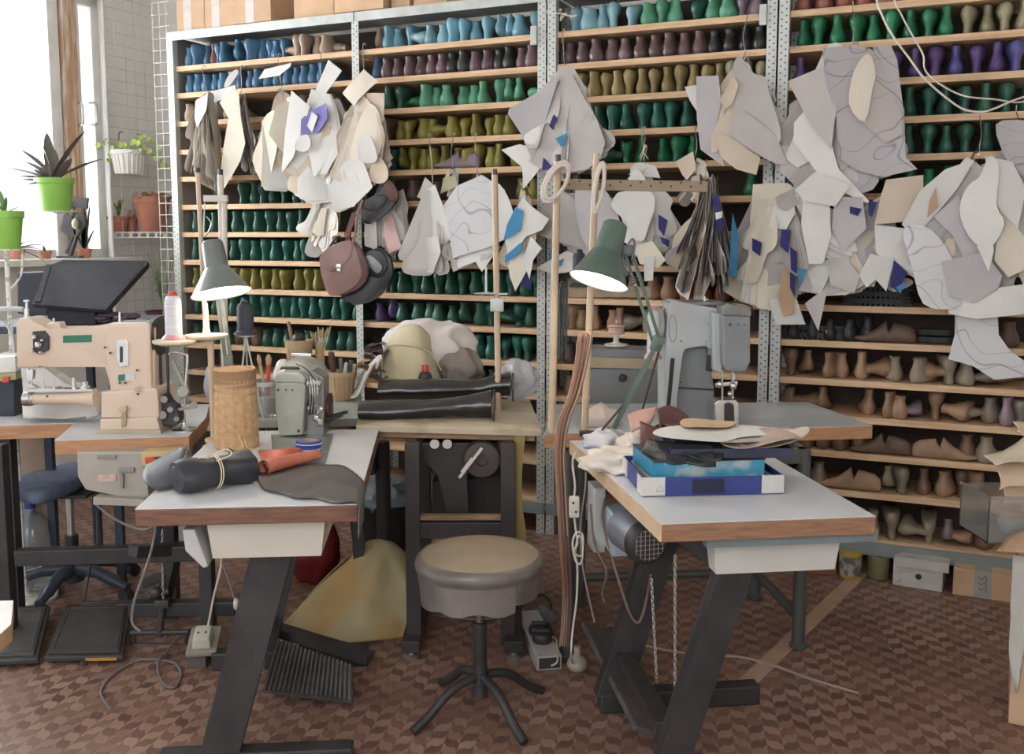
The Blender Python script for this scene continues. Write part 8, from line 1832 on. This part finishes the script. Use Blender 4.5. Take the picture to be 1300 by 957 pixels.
# plug board with black plugs beside the bench foot
k0 = at_z(662, 792, .0); k1 = at_z(690, 852, .0); dk = (k1 - k0); pa_ = math.atan2(dk.y, dk.x); Lk_ = dk.length
F = Matrix.Translation((k0 + k1) / 2) @ Matrix.Rotation(pa_, 4, 'Z')
ps = empty('power_strip', (k0 + k1) / 2, pa_, 'white power strip with fat black plugs on the floor right of the stool', 'power strip')
b = MB(F); b.box((0, .02, .0265), (Lk_, .085, .05), bev=.005); b.build('casing', mat('worn_white_casing', (.52, .50, .47), .5), ps)
b = MB(F); b.box((Lk_ / 2 + .0005, .02, .027), (.003, .07, .036)); b.build('open_end', M_black, ps)
for k, x in enumerate((.02, .085)):
    q = F @ Vector((x, .02, .052)); pg = empty('black_plug', q, 0, ['fat black adaptor plug in the power strip, further back', 'fat black adaptor plug in the power strip, nearer the open end'][k], 'plug', 'black plugs in the power strip')
    b = MB(); b.lathe([(0, 0), (.030, 0), (.034, .006), (.034, .024), (.028, .032), (0, .034)], q, 24); b.build('plug_body', M_black, pg, smooth=True, angle=40); b = MB(); b.box(q + Vector((0, 0, .038)), (.05, .018, .012), bev=.004); b.build('grip', M_black, pg)
b = MB(); q = at_z(690, 778, .03); b.cyl(q, q + Vector((.015, -.05, .0)), .028, n=20); b.cyl(q + Vector((-.01, .04, 0)), q, .018, n=16); top(b.build('round_plug', mat('slate_plug', (.22, .23, .25), .5), smooth=True, angle=40), 'grey round plug lying on its side behind the power strip', 'plug')
b = MB(); q = at_z(733, 842, .03); b.ell(q, (.035, .04, .028), 14, 8); b.cyl(q + Vector((0, .01, .02)), q + Vector((0, .01, .055)), .012, n=12); top(b.build('cream_plug', mat('dirty_cream_plug', (.42, .37, .30), .5), smooth=True, angle=50), 'dirty cream plug on the floor beside the right table foot', 'plug')
# hanging cords of the right table
Yh_ = at_z(730, 590, TZ).y - .06
ic = empty('inline_switch', at_y(729, 643, Yh_), 0, 'cream inline switch hanging on a cord under the right table edge', 'switch')
b = MB(); q = at_y(729, 643, Yh_); b.box(q, (.030, .022, .062), bev=.006); b.build('casing', M_cream, ic); b = MB(); b.box(q + Vector((-.004, -.012, .014)), (.006, .003, .006)); b.box(q + Vector((.004, -.012, -.012)), (.006, .003, .006)); b.build('screw', M_black, ic)
cord('pale cord from the table edge to the inline switch', [at_z(735, 571, TZ + .002), at_y(729, 577, Yh_), at_y(727, 590, Yh_), at_y(730, 615, Yh_), at_y(729, 630, Yh_)], .0032)
cord('pale cord with a coiled knot below the inline switch', [at_y(729, 656, Yh_), at_y(731, 672, Yh_), at_y(733, 690, Yh_), at_y(728, 700, Yh_ - .01), at_y(738, 705, Yh_), at_y(740, 680, Yh_), at_y(732, 676, Yh_), at_y(727, 690, Yh_), at_y(731, 712, Yh_), at_y(738, 714, Yh_), at_y(740, 690, Yh_), at_y(735, 680, Yh_), at_y(730, 702, Yh_), at_y(733, 720, Yh_), at_y(732, 760, Yh_), at_y(727, 800, Yh_), at_y(725, 830, Yh_), at_z(727, 842, .03)], .0032)
cord('thin grey cord hanging right of the inline switch', [at_y(744, 598, Yh_ + .02), at_y(743, 620, Yh_), at_y(738, 655, Yh_), at_y(737, 680, Yh_), at_y(740, 720, Yh_), at_y(748, 760, Yh_), at_y(755, 790, Yh_)], .003, M_cable_g)
cord('brown cable sagging under the right table beside the motor', [at_y(768, 633, 2.9), at_y(765, 660, 2.9), at_y(775, 700, 2.85), at_y(785, 735, 2.8), at_y(798, 775, 2.8), at_y(808, 790, 2.8), at_y(815, 783, 2.8), at_y(822, 755, 2.8), at_y(826, 730, 2.75)], .0042, mat('brown_cable', (.20, .14, .12), .6))
cord('grey-brown cable looping from the motor to the floor', [at_y(750, 640, 2.95), at_y(755, 690, 2.9), at_y(770, 725, 2.85), at_y(765, 750, 2.9), at_y(770, 770, 2.9), at_z(790, 800, .02), at_z(815, 790, .02)], .0042, MATS['brown_cable'])
cord('beige cable crossing the floor at bottom right', [at_z(800, 815, .006), at_z(850, 826, .005), at_z(900, 832, .005), at_z(940, 834, .005), at_z(985, 846, .005), at_z(1030, 862, .005), at_z(1090, 880, .005)], .0045, mat('beige_floor_cable', (.42, .33, .27), .6))
cord('black cable lying behind the power strip', [at_z(640, 770, .01), at_z(665, 760, .02), at_z(690, 756, .02), at_z(700, 770, .01), at_z(696, 790, .01), at_z(705, 812, .01), at_z(706, 825, .01)], .005, M_black)
cord('pale flex curling from the power strip end', [at_z(700, 845, .03), at_z(708, 838, .05), at_z(706, 812, .05), at_z(697, 808, .06)], .0035)
cord('grey cable trailing from the linkage to the back', [at_z(655, 780, .006), at_z(610, 786, .005), at_z(560, 782, .005), at_z(530, 776, .005)], .005, M_cable_g)
# left floor bits
b = MB(); c = at_z(38, 668, .0); c = Vector((at_y(38, 640, 3.9).x, 3.9, 0))
wb = empty('water_bottle', c, 0, 'large clear water bottle under the blue swivel stool', 'bottle'); b.lathe([(0, .001), (.07, .001), (.075, .01), (.072, .10), (.076, .11), (.072, .2), (.06, .27), (.02, .31), (.02, .33), (0, .33)], c, 26); b.build('bottle_body', mat('bluish_clear', (.6, .7, .8), .1, trans=.8, col2=(.55, .65, .75)), wb, smooth=True, angle=60)
b = MB(); b.cyl(c + Z3 * .325, c + Z3 * .35, .022, n=18); b.build('bottle_cap', mat('blue_cap', (.03, .05, .28), .4), wb, smooth=True, angle=40)
b = MB(); p0 = at_y(25, 553, 3.95); p1 = at_y(64, 553, 3.95); b.box(((p0.x + p1.x) / 2, 3.95, .36), (p1.x - p0.x, .02, .62)); top(b.build('panel', mat('beige_plywood_panel', (.42, .30, .22), .7)), 'upright beige plywood panel in shade under the left table', 'panel')
# corner of a white-topped table at the left edge
z = .46; q = [at_z(-60, 764, z), at_z(17, 762, z), at_z(14, 792, z), at_z(-60, 860, z)]
ct = empty('low_table', (q[1].x - .05, q[1].y - .08, 0), 0, 'corner of a low white-topped plywood table at the bottom left edge', 'table'); b = MB(); inpoly(b, q, z - .045, z - .002, .002); b.build('tabletop', mat('pale_plywood_edge', (.55, .36, .20), .6, col2=(.45, .28, .15), scale=20), ct); b = MB(); inpoly(b, q, z - .002, z); b.build('laminate_sheet', M_white, ct)
b = MB(); cc = sum(q, Vector()) / 4; b.box((cc.x - .02, cc.y - .02, (z - .045) / 2), (.04, .04, z - .045)); b.build('leg', M_dark, ct)

# ---------------------------------------------------------------- under the right rack
def bucket(px, pyb, pyt, w, m, lab, wrap=None):
    c = at_z(px, pyb, 0); c = Vector((c.x, c.y + .02, 0)); r = w / 2 * c.y / FPX; h = (pyb - pyt) * c.y / FPX; root = empty('bucket', c, 0, lab, 'bucket', 'buckets under the right rack')
    b = MB(); b.lathe([(0, .001), (r * .86, .001), (r * .96, h * .93), (r * 1.0, h * .94), (r * 1.0, h), (r * .92, h), (r * .84, .02), (0, .01)], c, 30, cap=False); b.build('pail', m, root, smooth=True, angle=50)
    b = MB(); b.lathe([(0, h * .99), (r * 1.0, h * .995), (r * 1.02, h * .93), (r * .98, h * .93)], c, 30, cap=False); b.build('lid', m, root, smooth=True, angle=50)
    if wrap: b = MB(); b.lathe([(r * .885, h * .12), (r * .965, h * .86)], c, 30, cap=False); b.build('label_wrap', wrap, root, smooth=True)
bucket(1081, 733, 700, 30, mat('yellow_plastic', (.52, .36, .06), .5), 'yellow bucket with a printed picture label under the right rack', mat('picture_label', (.42, .40, .34), .5, col2=(.14, .15, .16), scale=24, amt=(.45, .55)))
bucket(1117, 734, 704, 29, mat('olive_plastic', (.26, .25, .12), .5), 'plain olive green bucket between the yellow bucket and white box')
A = at_z(1133, 742, 0); B = at_z(1196, 752, 0); d = (B - A); a_ = math.atan2(d.y, d.x); F = Matrix.Translation(A) @ Matrix.Rotation(a_, 4, 'Z'); hw = .118
wb_ = empty('white_box', A, a_, 'white storage box with a round finger hole and loose lid on the floor', 'box'); b = MB(F); b.box((d.length / 2, .10, hw / 2), (d.length, .20, hw), bev=.003); b.build('carton', M_wcard, wb_)
b = MB(F); b.box((d.length / 2 + .02, .10, hw + .004), (d.length * 1.02, .22, .008)); b.box((d.length / 2 + .02, -.010, hw - .012), (d.length * 1.02, .004, .04)); b.build('lid', M_wcard, wb_)
b = MB(F); b.cyl((d.length * .52, -.002, hw * .42), (d.length * .52, .001, hw * .42), .012, n=20); b.build('finger_hole', M_black, wb_); b = MB(F); b.beam((.01, -.004, .018), (.035, -.004, .03), .004, .006); b.build('torn_tab', M_cdisc, wb_)
A = at_z(1209, 754, 0); B = at_z(1300, 768, 0); d = (B - A); a_ = math.atan2(d.y, d.x); F = Matrix.Translation(A) @ Matrix.Rotation(a_, 4, 'Z')
cb_ = empty('cardboard_box', A, a_, 'brown taped cardboard box on the floor right of the white box', 'box'); b = MB(F); b.box((d.length / 2, .10, .055), (d.length, .20, .11), bev=.003); b.build('carton', M_cardb, cb_); b = MB(F); b.box((d.length * .42, -.0015, .055), (.062, .002, .106)); b.box((d.length * .42, .10, .1112), (.062, .2, .002)); b.build('tape', mat('frosted_tape', (.44, .42, .40), .25), cb_)
b = MB(F)
for k in range(3): b.tube(catmull([Vector((d.length * .42 - .015, -.003, .09 - .025 * k)), Vector((d.length * .42 - .005, -.003, .075 - .02 * k)), Vector((d.length * .42 + .008, -.003, .095 - .025 * k)), Vector((d.length * .42 + .015, -.003, .07 - .022 * k))], 5), .0012, 4)
b.build('marker_scribble', M_black, cb_)
c = at_z(1046, 731, 0); b = MB(); b.box((c.x, c.y + .05, .02), (.11, .08, .038), bev=.004); top(b.build('brick', mat('orange_brick', (.34, .13, .08), .8, scale=20)), 'dark orange brick on the floor by the rack beside yellow bucket', 'brick')
# big carton with paper rolls at the right edge
Yr = 2.75
q0 = at_y(1283, 860, Yr); zt_ = at_y(1290, 700, Yr).z
FB = frame((q0.x, Yr, 0), -math.atan2(633, 1250)); V_ = lambda x, y, z: FB @ Vector((x, y, z))
tall = empty('cardboard_box', V_(.13, .15, 0), 0, 'tall cardboard box with white torn side cut off by the right edge', 'box')
b = MB(FB); b.box((.15, .16, zt_ / 2 + .001), (.30, .32, zt_), bev=.004); b.build('carton', M_cardb, tall)
b = MB(); drape(b, [V_(-.01, .10, zt_ + .035), V_(.12, .04, zt_ + .06), V_(.30, .03, zt_ + .075)], [V_(-.055, -.02, zt_), V_(.10, -.06, zt_ + .02), V_(.30, -.08, zt_ + .04)], 6, .0, .003, 1, 0); hem(b.build('open_flap', M_cardb, tall, smooth=True), .004)
b = MB(); drape(b, [V_(-.012, -.004, zt_ - .01), V_(.02, -.010, zt_ - .01), V_(.05, -.012, zt_ - .02)], [V_(-.004, -.004, .22), V_(.012, -.010, .10), V_(.03, -.012, .20)], 8, .0, .005, 1, 0, out=(-1, 0, 0)); hem(b.build('torn_side', M_wcard, tall, smooth=True, label='white torn cardboard side'), .003)
M_shc = mat('peach_paper', (.66, .50, .36), .7, col2=(.60, .44, .31))
Yp = Yr + .14
for k, (tps, bts, lab) in enumerate((
  ([(1248, 578), (1275, 572), (1310, 548)], [(1262, 590), (1285, 586), (1320, 590)], 'cream sheet tip curling left, highest on the tall box'),
  ([(1262, 588), (1280, 580), (1310, 572)], [(1268, 622), (1285, 618), (1320, 618)], 'peach curved sheet just under the highest one on the tall box'),
  ([(1270, 612), (1290, 606), (1320, 600)], [(1272, 640), (1295, 640), (1320, 640)], 'peach folded sheet low in the pile on the tall box'),
  ([(1285, 535), (1300, 536), (1320, 540)], [(1292, 548), (1300, 552), (1320, 560)], 'white rolled sheet end poking up at the right edge'))):
    b = MB(); drape(b, [at_y(a, c, Yp + .05) for a, c in tps], [at_y(a, c, Yp - .06) for a, c in bts], 8, .02, .006, .8, k); o = b.build('paper_sheet', M_shc if k else mat('cream_paper_sheet', (.74, .64, .50), .7), None, smooth=True, angle=180); hem(o, .004); top(o, lab, 'paper', 'paper sheets heaped on the tall box')
b = MB(); p0, p1 = at_y(1266, 645, Yp - .02), at_y(1330, 630, Yp - .02); b.box(((p0.x + p1.x) / 2, Yp + .03, p0.z - .012), (p1.x - p0.x, .18, .018), bev=.002); top(b.build('cardboard_sheet', M_cardb), 'flat brown cardboard piece under the peach sheets', 'cardboard')
cbn = empty('clear_bin', (at_y(1280, 685, Yp).x, Yp, zt_ + .005), 0, 'clear plastic bin standing on the tall cardboard box at right', 'bin')
p0 = at_y(1254, 682, Yp - .08); p1 = at_y(1330, 682, Yp - .08); ph = at_y(1254, 632, Yp - .08).z; zb_ = zt_ + .004
b = MB(); 
for (x0_, x1_, y0_, y1_) in ((p0.x, p1.x, Yp - .08, Yp - .076), (p0.x, p1.x, Yp + .10, Yp + .104), (p0.x, p0.x + .004, Yp - .08, Yp + .10)): b.box(((x0_ + x1_) / 2, (y0_ + y1_) / 2, (zb_ + ph) / 2), (x1_ - x0_, y1_ - y0_, ph - zb_))
b.box(((p0.x + p1.x) / 2, Yp + .01, zb_ + .002), (p1.x - p0.x, .18, .004)); b.build('bin_wall', M_clear, cbn)
b = MB(); b.tube([Vector((p1.x, Yp - .083, ph)), Vector((p0.x, Yp - .083, ph)), Vector((p0.x - .002, Yp + .10, ph))], .005, 8); b.build('bin_rim', M_clear, cbn, smooth=True)
b = MB(); b.beam(at_y(1270, 668, Yp - .02), at_y(1310, 650, Yp - .02), .04, .05, bev=.012); top(b.build('plastic_packet', mat('pale_blue_packet', (.55, .60, .64), .25)), 'pale blue plastic packet in the clear bin', 'packet')
# ---------------------------------------------------------------- light
w = bpy.data.worlds.new('world'); SC.world = w; w.use_nodes = True
bg = w.node_tree.nodes['Background']; bg.inputs['Color'].default_value = (0.92, 0.96, 1.0, 1); bg.inputs['Strength'].default_value = 1.25
def area(name, loc, target, sx, sy, e, col=(1, 1, 1)):
    l = bpy.data.lights.new(name, 'AREA'); l.shape = 'RECTANGLE'; l.size = sx; l.size_y = sy; l.energy = e; l.color = col
    o = bpy.data.objects.new(name, l); COL.objects.link(o); o.location = loc
    o.rotation_euler = (Vector(target) - Vector(loc)).to_track_quat('-Z', 'Y').to_euler(); return o
# daylight through the window on the left, the big windows behind the camera, plus an added fill lamp
wc = lw((w0 + w1) / 2 + .2, -.6, 1.9)
area('window_daylight', wc, wc + WD * 1.0 + Vector((0, 0, -.25)), 2.0, 1.7, 210, (.95, .98, 1.0))
area('rear_right_fill', (2.2, -.9, 2.3), (-2.6, 4.6, 1.5), 1.6, 1.4, 130, (1.0, .98, .95))  # added lamp without a window of its own, brightens the window wall
area('rear_window_daylight', (-1.6, -1.2, 2.3), (0.2, 4.5, 1.0), 2.4, 1.5, 40, (1.0, .98, .95))
vs = SC.view_settings; vs.view_transform = 'Standard'; vs.look = 'None'; vs.gamma = 1; vs.use_curve_mapping = False
vs.exposure = 0.1
